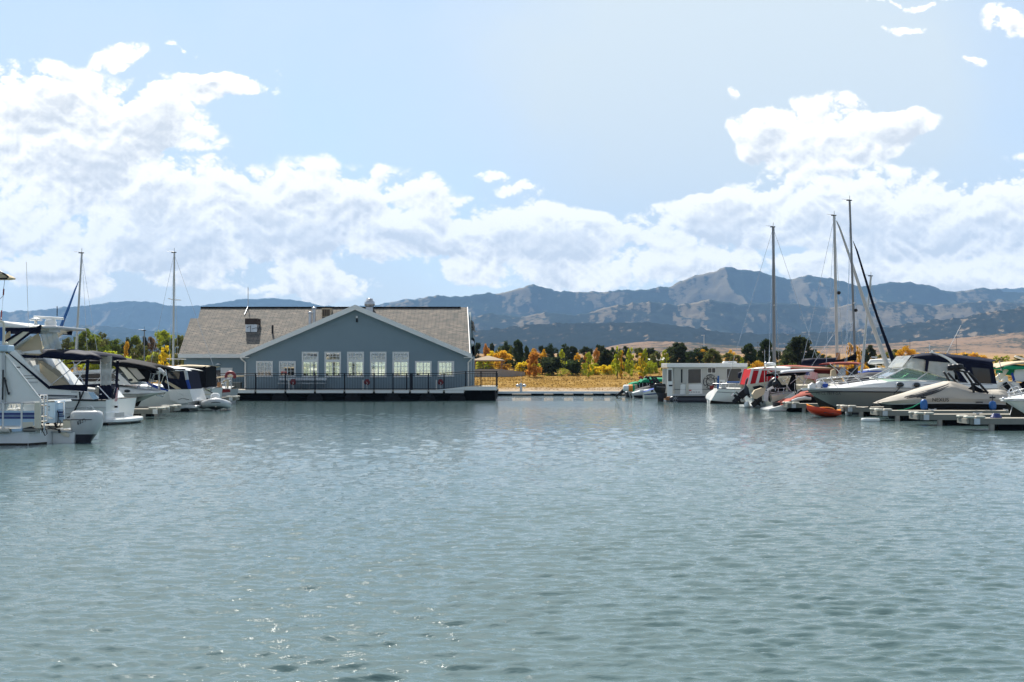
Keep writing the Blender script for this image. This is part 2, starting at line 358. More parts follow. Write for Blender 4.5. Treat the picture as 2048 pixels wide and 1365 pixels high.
# ---------------------------------------------------------------- ground sheet
GY=[-9000,-400,60,92,101,108,115,125,150,200,300,500,1000,2000,3000,9500]
GZ=[-3,-3,-3,-1.6,0.0,.22,.50,1.0,2.0,3.0,4.6,7.5,15,32,46,140]
def gprof(y): return np.interp(y,GY,GZ)
def shore_shift(x): return 1.6*np.sin(x*.05+.6)+.8*np.sin(x*.17)
def gz(x,y):
    x=np.asarray(x,float); y=np.asarray(y,float)
    z=gprof(y-shore_shift(x)*np.clip((170-y)/70,0,1))
    land=np.clip((y-101)/25,0,1)
    z=z+land*(fbm(x*.06,y*.06,4,3)-.5)*np.clip(.5+.004*(y-100),0,5)*.9+land*(fbm(x*.7,y*.7,3,9)-.5)*.16
    return z
def ground_material():
    m=bpy.data.materials.new('ground'); m.use_nodes=True; nt=m.node_tree; N,L=nt.nodes,nt.links; b=N['Principled BSDF']; b.inputs['Roughness'].default_value=1; b.inputs['Specular IOR Level'].default_value=0
    g=N.new('ShaderNodeNewGeometry'); sp=N.new('ShaderNodeSeparateXYZ'); L.new(g.outputs['Position'],sp.inputs[0])
    def noise(scale,det=6,ro=.6):
        mp=N.new('ShaderNodeMapping'); mp.inputs['Scale'].default_value=(scale,scale,scale); L.new(g.outputs['Position'],mp.inputs['Vector'])
        n=N.new('ShaderNodeTexNoise'); n.inputs['Scale'].default_value=1; n.inputs['Detail'].default_value=det; n.inputs['Roughness'].default_value=ro; L.new(mp.outputs[0],n.inputs['Vector']); return n.outputs['Fac']
    def ramp(src,stops):
        r=N.new('ShaderNodeValToRGB'); e=r.color_ramp.elements
        e[0].position,e[0].color=stops[0][0],stops[0][1]+(1,); e[1].position,e[1].color=stops[-1][0],stops[-1][1]+(1,)
        for p,c in stops[1:-1]: k=e.new(p); k.color=c+(1,)
        L.new(src,r.inputs[0]); return r.outputs[0]
    def mix(f,a,c):
        x=N.new('ShaderNodeMix'); x.data_type='RGBA'
        L.new(f,x.inputs['Factor']); L.new(a,x.inputs['A']); L.new(c,x.inputs['B']); return x.outputs['Result']
    grass=ramp(noise(.35,8,.7),[(.30,(.13,.075,.018)),(.5,(.245,.15,.045)),(.62,(.32,.205,.075)),(.75,(.12,.12,.03))])
    sand=ramp(noise(1.3,8,.75),[(.3,(.17,.125,.085)),(.5,(.34,.26,.18)),(.7,(.46,.38,.28))])
    far=ramp(noise(.012,7,.65),[(.3,(.17,.11,.055)),(.5,(.29,.185,.095)),(.7,(.34,.23,.13))])
    # edge between sand and grass, ragged
    ed=N.new('ShaderNodeMath'); ed.operation='MULTIPLY_ADD'; L.new(noise(.25,5,.6),ed.inputs[0]); ed.inputs[1].default_value=.5; L.new(sp.outputs[2],ed.inputs[2])
    f=N.new('ShaderNodeMapRange'); L.new(ed.outputs[0],f.inputs['Value']); f.inputs['From Min'].default_value=.50; f.inputs['From Max'].default_value=.66
    base=mix(f.outputs[0],sand,grass)
    f2=N.new('ShaderNodeMapRange'); L.new(sp.outputs[1],f2.inputs['Value']); f2.inputs['From Min'].default_value=190; f2.inputs['From Max'].default_value=420
    L.new(mix(f2.outputs[0],base,far),b.inputs['Base Color'])
    bp=N.new('ShaderNodeBump'); bp.inputs['Strength'].default_value=.8; bp.inputs['Distance'].default_value=.15; L.new(noise(2.5,8,.75),bp.inputs['Height']); L.new(bp.outputs[0],b.inputs['Normal'])
    return m
def make_ground():
    y=np.concatenate([np.array([-9000,-2500,-600,-200,0,60]),np.linspace(92,160,110),160*np.power(9400/160,np.linspace(.01,1,110))])
    x=np.concatenate([-np.power(np.linspace(1,0.0,90),3.2)*8800-np.linspace(60,0,90),np.power(np.linspace(0.01,1,90),3.2)*8800+np.linspace(.6,60,90)])
    x=np.sort(np.unique(np.round(x,3)))
    X,Y=np.meshgrid(x,y); structure(grid_mesh('ground',X,Y,gz(X,Y),ground_material()))
make_ground()

# ---------------------------------------------------------------- water
def water_material():
    m=bpy.data.materials.new('lake_water'); m.use_nodes=True; nt=m.node_tree; N,L=nt.nodes,nt.links; b=N['Principled BSDF']
    b.inputs['Base Color'].default_value=(.072,.118,.120,1); b.inputs['Roughness'].default_value=.02; b.inputs['IOR'].default_value=1.333
    g=N.new('ShaderNodeNewGeometry')
    def noise(sx,sy,det):
        mp=N.new('ShaderNodeMapping'); mp.inputs['Scale'].default_value=(sx,sy,1); mp.inputs['Rotation'].default_value=(0,0,.25); L.new(g.outputs['Position'],mp.inputs['Vector'])
        n=N.new('ShaderNodeTexNoise'); n.inputs['Scale'].default_value=1; n.inputs['Detail'].default_value=det; n.inputs['Roughness'].default_value=.6; L.new(mp.outputs[0],n.inputs['Vector']); return n.outputs['Fac']
    a=N.new('ShaderNodeMath'); a.operation='MULTIPLY_ADD'; L.new(noise(9,20,3),a.inputs[0]); a.inputs[1].default_value=.55; L.new(noise(1.8,4.6,4),a.inputs[2])
    a2=N.new('ShaderNodeMath'); a2.operation='MULTIPLY_ADD'; L.new(noise(34,60,2),a2.inputs[0]); a2.inputs[1].default_value=.09; L.new(a.outputs[0],a2.inputs[2]); a=a2
    bp=N.new('ShaderNodeBump'); bp.inputs['Strength'].default_value=.24; bp.inputs['Distance'].default_value=.05; L.new(a.outputs[0],bp.inputs['Height']); L.new(bp.outputs[0],b.inputs['Normal'])
    return m
def make_water():
    rng=np.random.default_rng(5)
    ys=[2.5]
    while ys[-1]<104: ys.append(ys[-1]*(1+.0022+.00006*ys[-1]))
    ys=np.array(ys); us=np.linspace(-.72,.72,620)
    ye=np.concatenate([[-500,-60],ys,[108,130]]); 
    ue=np.concatenate([[-12,-2.],us,[2.,12]])
    yy=np.where(ye<2.5,2.5,ye)
    X=yy[:,None]*ue[None,:]; Y=np.repeat(ye[:,None],len(ue),1)
    cell=np.maximum(yy*.0023,.02)[:,None]
    Z=np.zeros_like(X)
    K=70
    for k in range(K):
        lam=.10*(.46/.10)**rng.random(); th=rng.normal(0,.36)+.15            # travelling roughly along the view
        kx,ky=math.sin(th)*2*math.pi/lam,math.cos(th)*2*math.pi/lam
        amp=.0019*(lam/.5)**.60*np.clip((lam/cell-2.5)/3.0,0,1)
        ph=rng.random()*6.28
        s=np.sin(kx*X+ky*Y+ph)
        Z+=amp*(s+.35*np.cos(2*(kx*X+ky*Y+ph)))
    gust=.74+.5*fbm(X*.10,Y*.05,3,21); Z*=gust
    Z*=1-.62*np.clip((-X-9.5)/3,0,1)*np.clip((Y-24)/6,0,1)-.0
    Z*=1-.45*np.clip((Y-62)/8,0,1)*np.clip((2-X)/3,0,1)
    # sheltered, calmer water along the berths
    inside=(np.abs(ue)<.73)[None,:]&((ye>=2.5)&(ye<=105))[:,None]; Z*=inside
    return structure(grid_mesh('water',X,Y,Z,water_material()))
make_water()

# ---------------------------------------------------------------- hills and mountains
def hill_material(name, forest, grass, tscale, cover, rockvar=.25):
    m=bpy.data.materials.new(name); m.use_nodes=True; nt=m.node_tree; N,L=nt.nodes,nt.links; b=N['Principled BSDF']; b.inputs['Roughness'].default_value=.95
    b.inputs['Specular IOR Level'].default_value=0
    g=N.new('ShaderNodeNewGeometry')
    def noise(s,det,ro=.6):
        mp=N.new('ShaderNodeMapping'); mp.inputs['Scale'].default_value=(s,s,s); L.new(g.outputs['Position'],mp.inputs['Vector'])
        n=N.new('ShaderNodeTexNoise'); n.inputs['Scale'].default_value=1; n.inputs['Detail'].default_value=det; n.inputs['Roughness'].default_value=ro; L.new(mp.outputs[0],n.inputs['Vector']); return n.outputs['Fac']
    big=noise(tscale,7,.62); fine=noise(tscale*14,4,.7)
    # forest on slopes turned away from the sun side, grass on open shoulders
    sp=N.new('ShaderNodeSeparateXYZ'); L.new(g.outputs['Normal'],sp.inputs[0])
    a=N.new('ShaderNodeMath'); a.operation='MULTIPLY_ADD'; L.new(sp.outputs[0],a.inputs[0]); a.inputs[1].default_value=-.55; L.new(big,a.inputs[2])
    a2=N.new('ShaderNodeMath'); a2.operation='MULTIPLY_ADD'; L.new(fine,a2.inputs[0]); a2.inputs[1].default_value=.55; L.new(a.outputs[0],a2.inputs[2])
    r=N.new('ShaderNodeMapRange'); r.interpolation_type='SMOOTHSTEP'; L.new(a2.outputs[0],r.inputs['Value']); r.inputs['From Min'].default_value=cover; r.inputs['From Max'].default_value=cover+.14
    gr=N.new('ShaderNodeMix'); gr.data_type='RGBA'; L.new(noise(tscale*5,5),gr.inputs['Factor']); gr.inputs['A'].default_value=tuple(c*(1-rockvar) for c in grass)+(1,); gr.inputs['B'].default_value=tuple(c*(1+rockvar) for c in grass)+(1,)
    fo=N.new('ShaderNodeMix'); fo.data_type='RGBA'; L.new(fine,fo.inputs['Factor']); fo.inputs['A'].default_value=tuple(c*.5 for c in forest)+(1,); fo.inputs['B'].default_value=tuple(c*1.5 for c in forest)+(1,)
    x=N.new('ShaderNodeMix'); x.data_type='RGBA'; L.new(r.outputs[0],x.inputs['Factor']); L.new(fo.outputs['Result'],x.inputs['A']); L.new(gr.outputs['Result'],x.inputs['B']); L.new(x.outputs['Result'],b.inputs['Base Color'])
    bp=N.new('ShaderNodeBump'); bp.inputs['Strength'].default_value=1; bp.inputs['Distance'].default_value=.12/tscale*.08; L.new(fine,bp.inputs['Height']); L.new(bp.outputs[0],b.inputs['Normal'])
    return m
def make_hill(name, sil, y0, yr, y1, mat, carve, freq, seed, nu=1100, nt=150, tree=2.0):
    px=np.array([s[0] for s in sil],float); py=np.array([s[1] for s in sil],float)
    u=np.linspace(-.80,.80,nu); pu=(px-CX)/F; order=np.argsort(pu)
    hr=(HY-np.interp(u,pu[order],py[order]))/F*yr+H             # crest height over the lake
    hr=np.convolve(np.pad(hr,1,mode='edge'),np.ones(3)/3,mode='valid')
    t=np.linspace(0,1,nt); tr=(yr-y0)/(y1-y0)
    Yc=y0+(y1-y0)*t
    U,Tt=np.meshgrid(u,t); Y=y0+(y1-y0)*Tt; X=U*Y
    base=gprof(Y)-6
    s=np.where(Tt<tr, np.clip(Tt/tr,0,1), np.clip((1-Tt)/(1-tr),0,1))
    shape=s**1.25*(.55+.45*s)
    crest=np.repeat(hr[None,:],nt,0)
    Z=base+(crest-base)*shape
    wx_=X+500*(fbm(X*.0012,Y*.0012,3,seed+40)-.5)
    spur=ridged(wx_*freq,Y*freq*.55,5,seed,.48)
    w=np.where(Tt<tr,4*s*(1-s)*.95,.5*s)
    Z-=carve*(crest-base)*w*(1-spur)*1.35*np.clip((crest-base)/40,0,1)
    Z+=(fbm(X*freq*14,Y*freq*14,3,seed+5)-.5)*tree*4*s**.3
    Z+=tree*np.maximum(0,fbm(X*.05*(3000/yr),Y*.05*(3000/yr),2,seed+8)-.5)*6*(s>.9)
    return structure(grid_mesh(name,X,Y,Z,mat))
FAR=[(-900,640),(-300,632),(0,625),(60,621),(150,613),(200,607),(270,601),(300,604),(340,611),(400,611),(450,603),(500,598),(545,597),(600,601),(640,611),(690,616),(760,609),(800,601),(860,595),(1000,592),(1200,586),(1700,590),(1850,592),(1960,580),(2000,577),(2060,575),(2400,580),(3000,590)]
MAIN=[(-900,700),(0,672),(110,655),(200,650),(300,662),(420,668),(520,650),(640,645),(740,625),(790,606),(811,603),(835,598),(871,591),(900,593),(950,588),(1000,585),(1020,581),(1045,573),(1065,568),(1085,573),(1110,581),(1150,583),(1200,583),(1250,580),(1300,577),(1340,572),(1365,560),(1385,551),(1410,545),(1450,536),(1490,537),(1530,546),(1560,553),(1582,557),(1610,551),(1640,553),(1680,561),(1722,573),(1760,567),(1790,563),(1830,565),(1860,571),(1890,583),(1910,584),(1940,577),(1970,575),(2000,581),(2048,586),(2300,575),(3000,600)]
MID=[(-900,720),(0,690),(120,672),(180,668),(260,682),(340,690),(460,690),(700,680),(860,650),(930,636),(985,628),(1040,634),(1100,626),(1160,632),(1230,612),(1300,604),(1350,612),(1420,600),(1480,612),(1540,604),(1600,610),(1660,616),(1740,606),(1800,604),(1870,612),(1960,604),(2048,606),(2400,600),(3000,620)]
FOOT=[(-900,720),(0,700),(300,698),(700,690),(900,668),(945,663),(1000,658),(1060,651),(1150,647),(1240,646),(1320,648),(1380,655),(1430,664),(1500,668),(1600,668),(1700,662),(1760,655),(1850,644),(1950,632),(2048,613),(2300,590),(3000,600)]
MESA=[(-900,720),(900,722),(1100,716),(1180,703),(1240,689),(1300,683),(1380,685),(1450,691),(1560,697),(1680,691),(1800,686),(1900,678),(2048,664),(2300,655),(3000,650)]
make_hill('far_mountain',FAR,6600,8600,9300,hill_material('far_mountain_cover',(.022,.034,.03),(.16,.14,.10),.0016,.86),.60,.0015,3,tree=4)
make_hill('main_mountain',MAIN,4300,6300,7000,hill_material('mountain_cover',(.018,.028,.022),(.15,.125,.085),.0026,.82),.78,.0021,11,tree=3.4)
make_hill('mid_mountain',MID,3600,4700,5400,hill_material('mountain_shoulder_cover',(.022,.03,.024),(.16,.13,.088),.0034,.80),.78,.0030,23,tree=2.4)
make_hill('foothill',FOOT,2500,3300,3900,hill_material('foothill_scrub',(.016,.020,.016),(.19,.145,.095),.022,.93),.30,.004,31,tree=2.2)
make_hill('mesa',MESA,1500,2300,2900,hill_material('mesa_dry_grass',(.05,.05,.035),(.22,.145,.09),.009,.70,.22),.14,.005,47,tree=.6)

# ---------------------------------------------------------------- haze
def make_haze():
    m=bpy.data.materials.new('haze'); m.use_nodes=True; nt=m.node_tree; nt.nodes.clear()
    o=nt.nodes.new('ShaderNodeOutputMaterial'); v=nt.nodes.new('ShaderNodeVolumePrincipled')
    v.inputs['Color'].default_value=(.34,.60,1.0,1); v.inputs['Density'].default_value=HAZE; v.inputs['Anisotropy'].default_value=.0
    nt.links.new(v.outputs[0],o.inputs['Volume'])
    h=MB().box(-9200,9200,-9300,9800,-6,1200).build('haze',m); h['kind']='stuff'
    h['label']='thin blue haze over the lake and mountains'; h['category']='haze'
HAZE=.000080
make_haze()
# ================================================================ clubhouse on its floating deck
def text_mesh(body, size, mat, name, parent, loc, rot=(math.pi/2,0,0), extrude=.004):
    c=bpy.data.curves.new(name,'FONT'); c.body=body; c.size=size; c.extrude=extrude; c.align_x='CENTER'; c.align_y='CENTER'
    t=bpy.data.objects.new('tmp_text',c); COL.objects.link(t)
    dg=bpy.context.evaluated_depsgraph_get(); me=bpy.data.meshes.new_from_object(t.evaluated_get(dg))
    bpy.data.objects.remove(t); bpy.data.curves.remove(c); me.name=name; me.materials.clear(); me.materials.append(mat)
    o=bpy.data.objects.new(name,me); COL.objects.link(o); o.parent=parent; o.location=loc; o.rotation_euler=rot; return o

def clubhouse():
    d=78.5; root=thing('clubhouse','blue-grey gabled marina clubhouse with white-framed windows on a floating deck','building',(0,0,0))
    zd=.72
    X0,X1=wx(490,d),wx(941,d); zE=wz(709,d); zR=wz(616,d); xr=wx(712,d)
    # window rectangles (px)
    small=[(512.3,545.7),(558,591.4),(830,863.2),(875.4,908.4)]; tall=[(603.7,637),(649,682),(694.3,728),(740,773),(785,818)]
    holes=[]; wins=[]
    for a,b in small: wins.append((a,b,722.6,754,False))
    for a,b in tall: wins.append((a,b,704,755,True))
    def R(a,b,t,bt,y): return [(wx(a,d),y,wz(t,d)),(wx(b,d),y,wz(t,d)),(wx(b,d),y,wz(bt,d)),(wx(a,d),y,wz(bt,d))]
    i=2.2
    for a,b,t,bt,tl in wins: holes.append(R(a+i,b-i,t+i,bt-i,d))
    w=MB(); w.holed([(X0,d,zd),(X1,d,zd),(X1,d,zE),(xr,d,zR),(X0,d,zE)],holes,(0,.15,0))
    yb=94.4; YE,YR=81.5,88.0
    # side walls of the front wing, main block walls, rear wall with wide openings
    w.box(X0,X0+.15,d+.155,YE+.3,zd,zE-.01); w.box(X1-.15,X1,d+.155,YE+.3,zd,zE-.01)
    xl,xrr=wx(369,81.9),wx(936,81.9)
    w.box(xl,X0-.003,YE+.3,YE+.45,zd,3.05); w.box(X1+.003,xrr,YE+.3,YE+.45,zd,3.05)
    for xx in (xl,xrr-.15): w.prism([(xx,YE+.453,zd),(xx,yb-.01,zd),(xx,yb-.01,3.05),(xx,YR,6.55),(xx,YE+.453,3.05)],(.15,0,0))
    bh=[]
    for k in range(9):
        a=X0+.4+k*1.64; bh.append([(a,yb,zd+.45),(a+1.5,yb,zd+.45),(a+1.5,yb,2.95),(a,yb,2.95)]); MB().box(a-.02,a+1.52,yb-.03,yb-.02,zd+(.9 if k in (2,5) else .42),2.97).build('window_diffuser',M['diffuser'],root)  # added translucent screens that brighten the panes seen from the front
    w.holed([(xl,yb,zd),(xrr,yb,zd),(xrr,yb,3.05),(xl,yb,3.05)],bh,(0,.15,0))
    w.build('wall',M['siding'],root)
    # battens of the panel siding
    s=MB()
    for z in (wz(651,d),wz(709.5,d)):
        hw=(zR-z)/(zR-zE)*(xr-X0) if z>zE else (X1-X0)/2
        s.box(max(X0+.02,xr-hw+.15),min(X1-.02,xr+hw-.15),d-.012,d-.002,z-.012,z+.012)
    s.build('batten',M['siding'],root)
    fl=MB().box(X0+.16,X1-.16,d+.16,yb-.02,zd+.001,zd+.03).build('interior_floor',M['floor'],root)
    it=MB(); it.box(X0+.155,X1-.155,d+.17,yb-.03,2.98,3.02); it.build('ceiling',M['interior'],root)
    # tables and chairs seen through the glass
    for k in range(9):
        x=X0+1.1+k*1.62+random.uniform(-.2,.2); y=d+1.1+random.uniform(0,.5)
        c=MB(); c.lathe([(.5,zd+.76),(.52,zd+.78),(.5,zd+.80)],(x,y,0),12); c.tube([(x,y,zd+.03),(x,y,zd+.76)],.04)
        for q in (-.55,.55): c.box(x+q-.2,x+q+.2,y+.1,y+.5,zd+.45,zd+.5); c.box(x+q-.2,x+q+.2,y+.5,y+.55,zd+.03,zd+1.05)
        c.build('dining_set',M['teak'] if k%2 else M['brown'],root)
    # windows
    for a,b,t,bt,tl in wins:
        fr=MB(); fr.holed(R(a,b,t,bt,d-.045),[R(a+3,b-3,t+3,bt-3,d-.045)],(0,.07,0))
        o=fr.build('window',M['trim'],root)
        g=MB(); mu=.014
        zt,zb=wz(t+3,d),wz(bt-3,d); xa,xb=wx(a+3,d),wx(b-3,d)
        if tl:
            zm0,zm1=wz(719.5,d),wz(724.5,d); g.box(xa,xb,d-.04,d+.02,zm1,zm0)
            for k in range(1,4): g.box(xa+(xb-xa)*k/4-mu,xa+(xb-xa)*k/4+mu,d-.02,d+.012,zm0,zt)
            zz=(zt+zm0)/2; g.box(xa,xb,d-.019,d+.011,zz-mu,zz+mu); zt=zm1
        xm=(xa+xb)/2; g.box(xm-.03,xm+.03,d-.03,d+.016,zb,zt)
        for k in (1,3): g.box(xa+(xb-xa)*k/4-mu,xa+(xb-xa)*k/4+mu,d-.02,d+.012,zb,zt)
        for k in (1,2): z=zb+(zt-zb)*k/3; g.box(xa,xb,d-.019,d+.011,z-mu,z+mu)
        g.build('muntin',M['trim'],o)
        MB().box(xa,xb,d+.03,d+.036,wz(bt-3,d),wz(t+3,d)).build('pane',M['window'],o)
    # front gable roof
    fx0,fx1=wx(481,78.1),wx(943.5,78.1); yo=78.1
    zp=wz(610.5,yo); zl=wz(709,yo); th=.06
    r=MB(); zback=YR-.02
    for xe in (fx0,fx1):
        r.add([(xr,yo,zp),(xe,yo,zl),(xe,84.5,zl),(xr,84.5+3.5,zp)],[(0,1,2,3)])
        r.add([(xr,yo,zp-th),(xe,yo,zl-th),(xe,84.5,zl-th),(xr,84.5+3.5,zp-th)],[(0,1,2,3)])
    ro=r.build('gable_roof',M['shingle'],root); uv_planar(ro,(0,1,0),(0,0,1))
    f=MB(); fh=.33
    for xe,sg in ((fx0,-1),(fx1,1)):
        f.prism([(xr,yo-.03,zp+.03),(xe,yo-.03,zl+.03),(xe,yo-.03,zl-fh+.05),(xr,yo-.03,zp-fh)],(0,.05,0))
        f.box(min(xe,xe-sg*.55),max(xe,xe-sg*.55),yo+.025,d-.01,zl-fh+.08,zl-fh+.13)
        f.prism([(xr,yo+.025,zp-.10),(xe,yo+.025,zl-.10),(xe,yo+.025,zl-.13),(xr,yo+.025,zp-.13)],(0,d-yo-.03,0))
    f.build('rake_board',M['trim'],root)
    # main roof across
    zE2,zR2=3.18,6.91; sx=.75; ym,zm=YE+6.5*sx,zE2+3.73*sx
    pts=[(wx(357,YE),YE,zE2),(wx(939,YE),YE,zE2),(wx(934,YR),YR,zR2),(wx(402,YR),YR,zR2),(wx(396,ym),ym,zm),(wx(381,ym),ym,zm)]
    r=MB(); r.add(pts,[tuple(range(6))]); r.add([(p[0],p[1],p[2]-.07) for p in pts],[tuple(range(6))])
    bk=[(pts[0][0],YR*2-YE,zE2),(pts[1][0],YR*2-YE,zE2),pts[2],pts[3]]; r.add(bk,[(0,1,2,3)])
    ro=r.build('main_roof',M['shingle'],root); uv_planar(ro,(1,0,0),(0,.867,.498))
    e=MB(); e.box(pts[0][0],fx0+.3,YE-.14,YE-.003,zE2-.26,zE2+.02); e.build('gutter',M['trim'],root)
    e=MB(); e.prism([(pts[1][0]+.01,YE,zE2+.03),(pts[2][0]+.01,YR,zR2+.03),(pts[2][0]+.01,YR,zR2-.25),(pts[1][0]+.01,YE,zE2-.25)],(.05,0,0)); e.build('barge_board',M['trim'],root)
    rc=MB(); rc.box(pts[3][0],pts[2][0]-.5,YR-.16,YR+.16,zR2-.03,zR2+.035); rc.build('ridge_vent',M['black_canvas'],root)
    # cross wing at the east end
    yw=88.5; xa,xb=wx(936,yw),wx(947.5,yw)
    cw=MB(); cw.box(xa,xb-.05,yw,yw+3.5,zd,wz(676,yw)); cw.prism([(xa,yw,wz(676,yw)+.002),(xb-.05,yw,wz(712,yw)),(xb-.05,yw,wz(668,yw)),(xa+.1,yw,wz(650,yw))],(0,3.5,0)); cw.build('cross_wing',M['siding'],root)
    cr=MB(); cr.prism([(xa-.2,yw-.1,wz(641,yw)),(xa+.32,yw-.1,wz(641,yw)),(xb+.02,yw-.1,wz(660,yw)),(xb+.02,yw-.1,wz(662,yw)),(xa-.2,yw-.1,wz(648,yw))],(0,3.8,0)); o=cr.build('cross_wing_roof',M['shingle'],root); uv_planar(o,(1,0,0),(0,.8,.6))
    dsh=MB(); dsh.lathe([(.02,0),(.16,.03),(.27,.09),(.28,.11),(.15,.05),(.02,.03)],P(941,687,88.1),14,axis='y'); dsh.build('satellite_dish',M['galv'],root)
    # downspouts
    for px,g in ((490.5,1),(936.5,-1)):
        x=wx(px,78.4); MB().tube([(x-g*.28,78.2,zl-.22),(x-g*.2,78.25,zl-.35),(x,78.42,zl-.55),(x,78.42,zd+.02)],.055,6).build('downspout',M['trim'],root)
    # lamp under the peak
    l=MB(); x,z=wx(714,d),wz(635,d); l.box(x-.06,x+.06,d-.16,d-.012,z-.06,z+.08); o=l.build('gable_lamp',M['trim'],root)
    MB().lathe([(.03,-.35),(.07,-.3),(.05,-.07)],(x,d-.1,z),8).build('lamp_head',M['black'],o)
    # roof plant
    def on_roof(px,py):
        a,b=0,1
        for _ in range(40):
            m=(a+b)/2; y,z=YE+6.5*m,zE2+3.73*m
            if HY-(z-H)*F/y>py: a=m
            else: b=m
        return wx(px,y),y,z
    x,y,z=on_roof(502.5,664); hw=.42
    v=MB(); v.box(x-hw,x+hw,y-.02,y+.9,z-.1,z+.55); o=v.build('vent_curb',M['galv'],root)
    MB().box(x-hw-.03,x+hw+.06,y-.12,y+1.0,z+.56,z+.98).build('louvre',M['brown'],o)
    c=MB(); c.tube([(x-.05,y-.04,z-.05),(x-.05,y-.04,z+.45),(x-.3,y-.04,z+.3)],.025); c.tube([(x+.05,y-.04,z+.2),(x+.4,y-.04,z+.3)],.02); c.build('conduit',M['black'],o)
    x,y,z=on_roof(545,667); MB().tube([(x,y,z-.1),(x,y,z+.6)],.075,8).build('vent_pipe',M['black'],root)
    x,y,z=on_roof(624,648)
    p=MB(); p.tube([(x-.14,y,z-.1),(x-.14,y,z+.75)],.12,9); p.lathe([(.12,.75),(.17,.76),(.17,.85),(.05,.92)],(x-.14,y,z),9)
    p.tube([(x+.12,y+.2,z-.1),(x+.12,y+.2,z+1.1)],.12,9); p.lathe([(.12,1.1),(.18,1.11),(.18,1.22),(.05,1.28)],(x+.12,y+.2,z),9); p.build('flue',M['galv'],root)
    x,y,z=on_roof(652.5,633); lv=MB(); lv.box(x-.34,x+.34,y-.06,y+.9,z-.1,z+.62); o=lv.build('dormer_vent',M['tan'],root)
    g=MB()
    for k in range(4): g.box(x-.27+k*.145,x-.17+k*.145,y-.085,y-.063,z+.02,z+.52)
    g.build('slat',M['brown'],o)
    x,y,z=on_roof(738.5,624)
    ft=MB(); ft.box(x-.27,x+.27,y-.05,y+.5,z-.3,z+.35); o=ft.build('fan_curb',M['galv'],root)
    c=(x,y+.22,z)
    fh_=MB(); fh_.lathe([(.26,.35),(.28,.42),(.40,.5),(.40,.78),(.33,.80),(.33,.86),(.27,.87),(.27,1.02),(.05,1.05)],c,16); fh_.build('exhaust_fan',M['galv'],o)
    x,y=wx(496,YR),YR; a=MB(); a.tube([(x,y,zR2),(x,y,wz(575,YR))],.03,6); a.tube([(x,y-1.2,zR2-.62),(x+.02,y-.02,zR2+.1)],.03); a.build('antenna_mast',M['galv'],root)
    # west door and wall light
    yW=YE+.3; dr=MB(); dr.box(wx(441.5,yW),wx(465,yW),yW-.06,yW-.005,zd+.02,wz(736,yW)); dr.build('door',M['trim'],root)
    lt=MB(); lt.lathe([(.03,.12),(.16,.04),(.19,0),(.02,0)],P(436,730,yW-.2),10); lt.build('wall_lamp',M['trim'],root)
    wn=MB(); wn.box(wx(432,yW),wx(441,yW),yW-.05,yW-.004,wz(765,yW),wz(741,yW)); wn.build('dark_window',M['glass'],root)
clubhouse()

def club_deck():
    root=thing('floating_deck','long floating deck with white rim and black pontoons under the clubhouse','deck')
    x0,x1=wx(448,76.2),wx(930,76.2); zt=.72
    MB().box(x0,x1,76.0,97,.60,zt).build('deck_board',M['wood'],root)
    r=MB(); 
    bps=[448,511,571,630,689,748,786,820,857,888,930]
    for a,b in zip(bps[:-1],bps[1:]): r.box(wx(a+2.2,76),wx(b-2.2,76),75.93,75.995,.51,.70)
    r.build('rim_board',M['trim'],root)
    e=MB(); e.box(x0+.1,wx(990,76.4),76.35,96.5,-.4,.5); e.build('pontoon',M['float'],root)
    for px in (560,630,705,785,855,915):
        x=wx(px,76.3); MB().lathe([(.02,0),(.52,.02),(.55,.08),(.55,.3)],(x,76.1,.02),18,axis='y').build('float_drum',M['rubber'],root)
    # raised landing at the east end
    xa,xb=wx(930,76.2),wx(994,76.2); z0=wz(773.5,76)
    p=MB(); p.box(xa+.003,xb,76.0,82,z0-.12,z0+.001); p.prism([(wx(889,76),76.2,.721),(xa,76.2,.721),(xa,76.2,z0)],(0,5,0)); p.build('landing',M['wood'],root)
    p=MB(); p.box(xa,xb,75.94,75.995,z0-.25,z0-.02); p.prism([(wx(870,75.9),75.93,.72),(xa-.01,75.93,.72),(xa-.01,75.93,z0-.02)],(0,.06,0)); p.build('landing_rim',M['trim'],root)
    s=MB(); 
    for xx in (xa+.4,xb-.5): s.tube([(xx,76.3,z0-.2),(xx-.35,76.6,.1)],.07); 
    s.box(xa,xb-.15,76.3,81.5,.05,z0-.26); s.build('landing_support',M['float'],root)
club_deck()

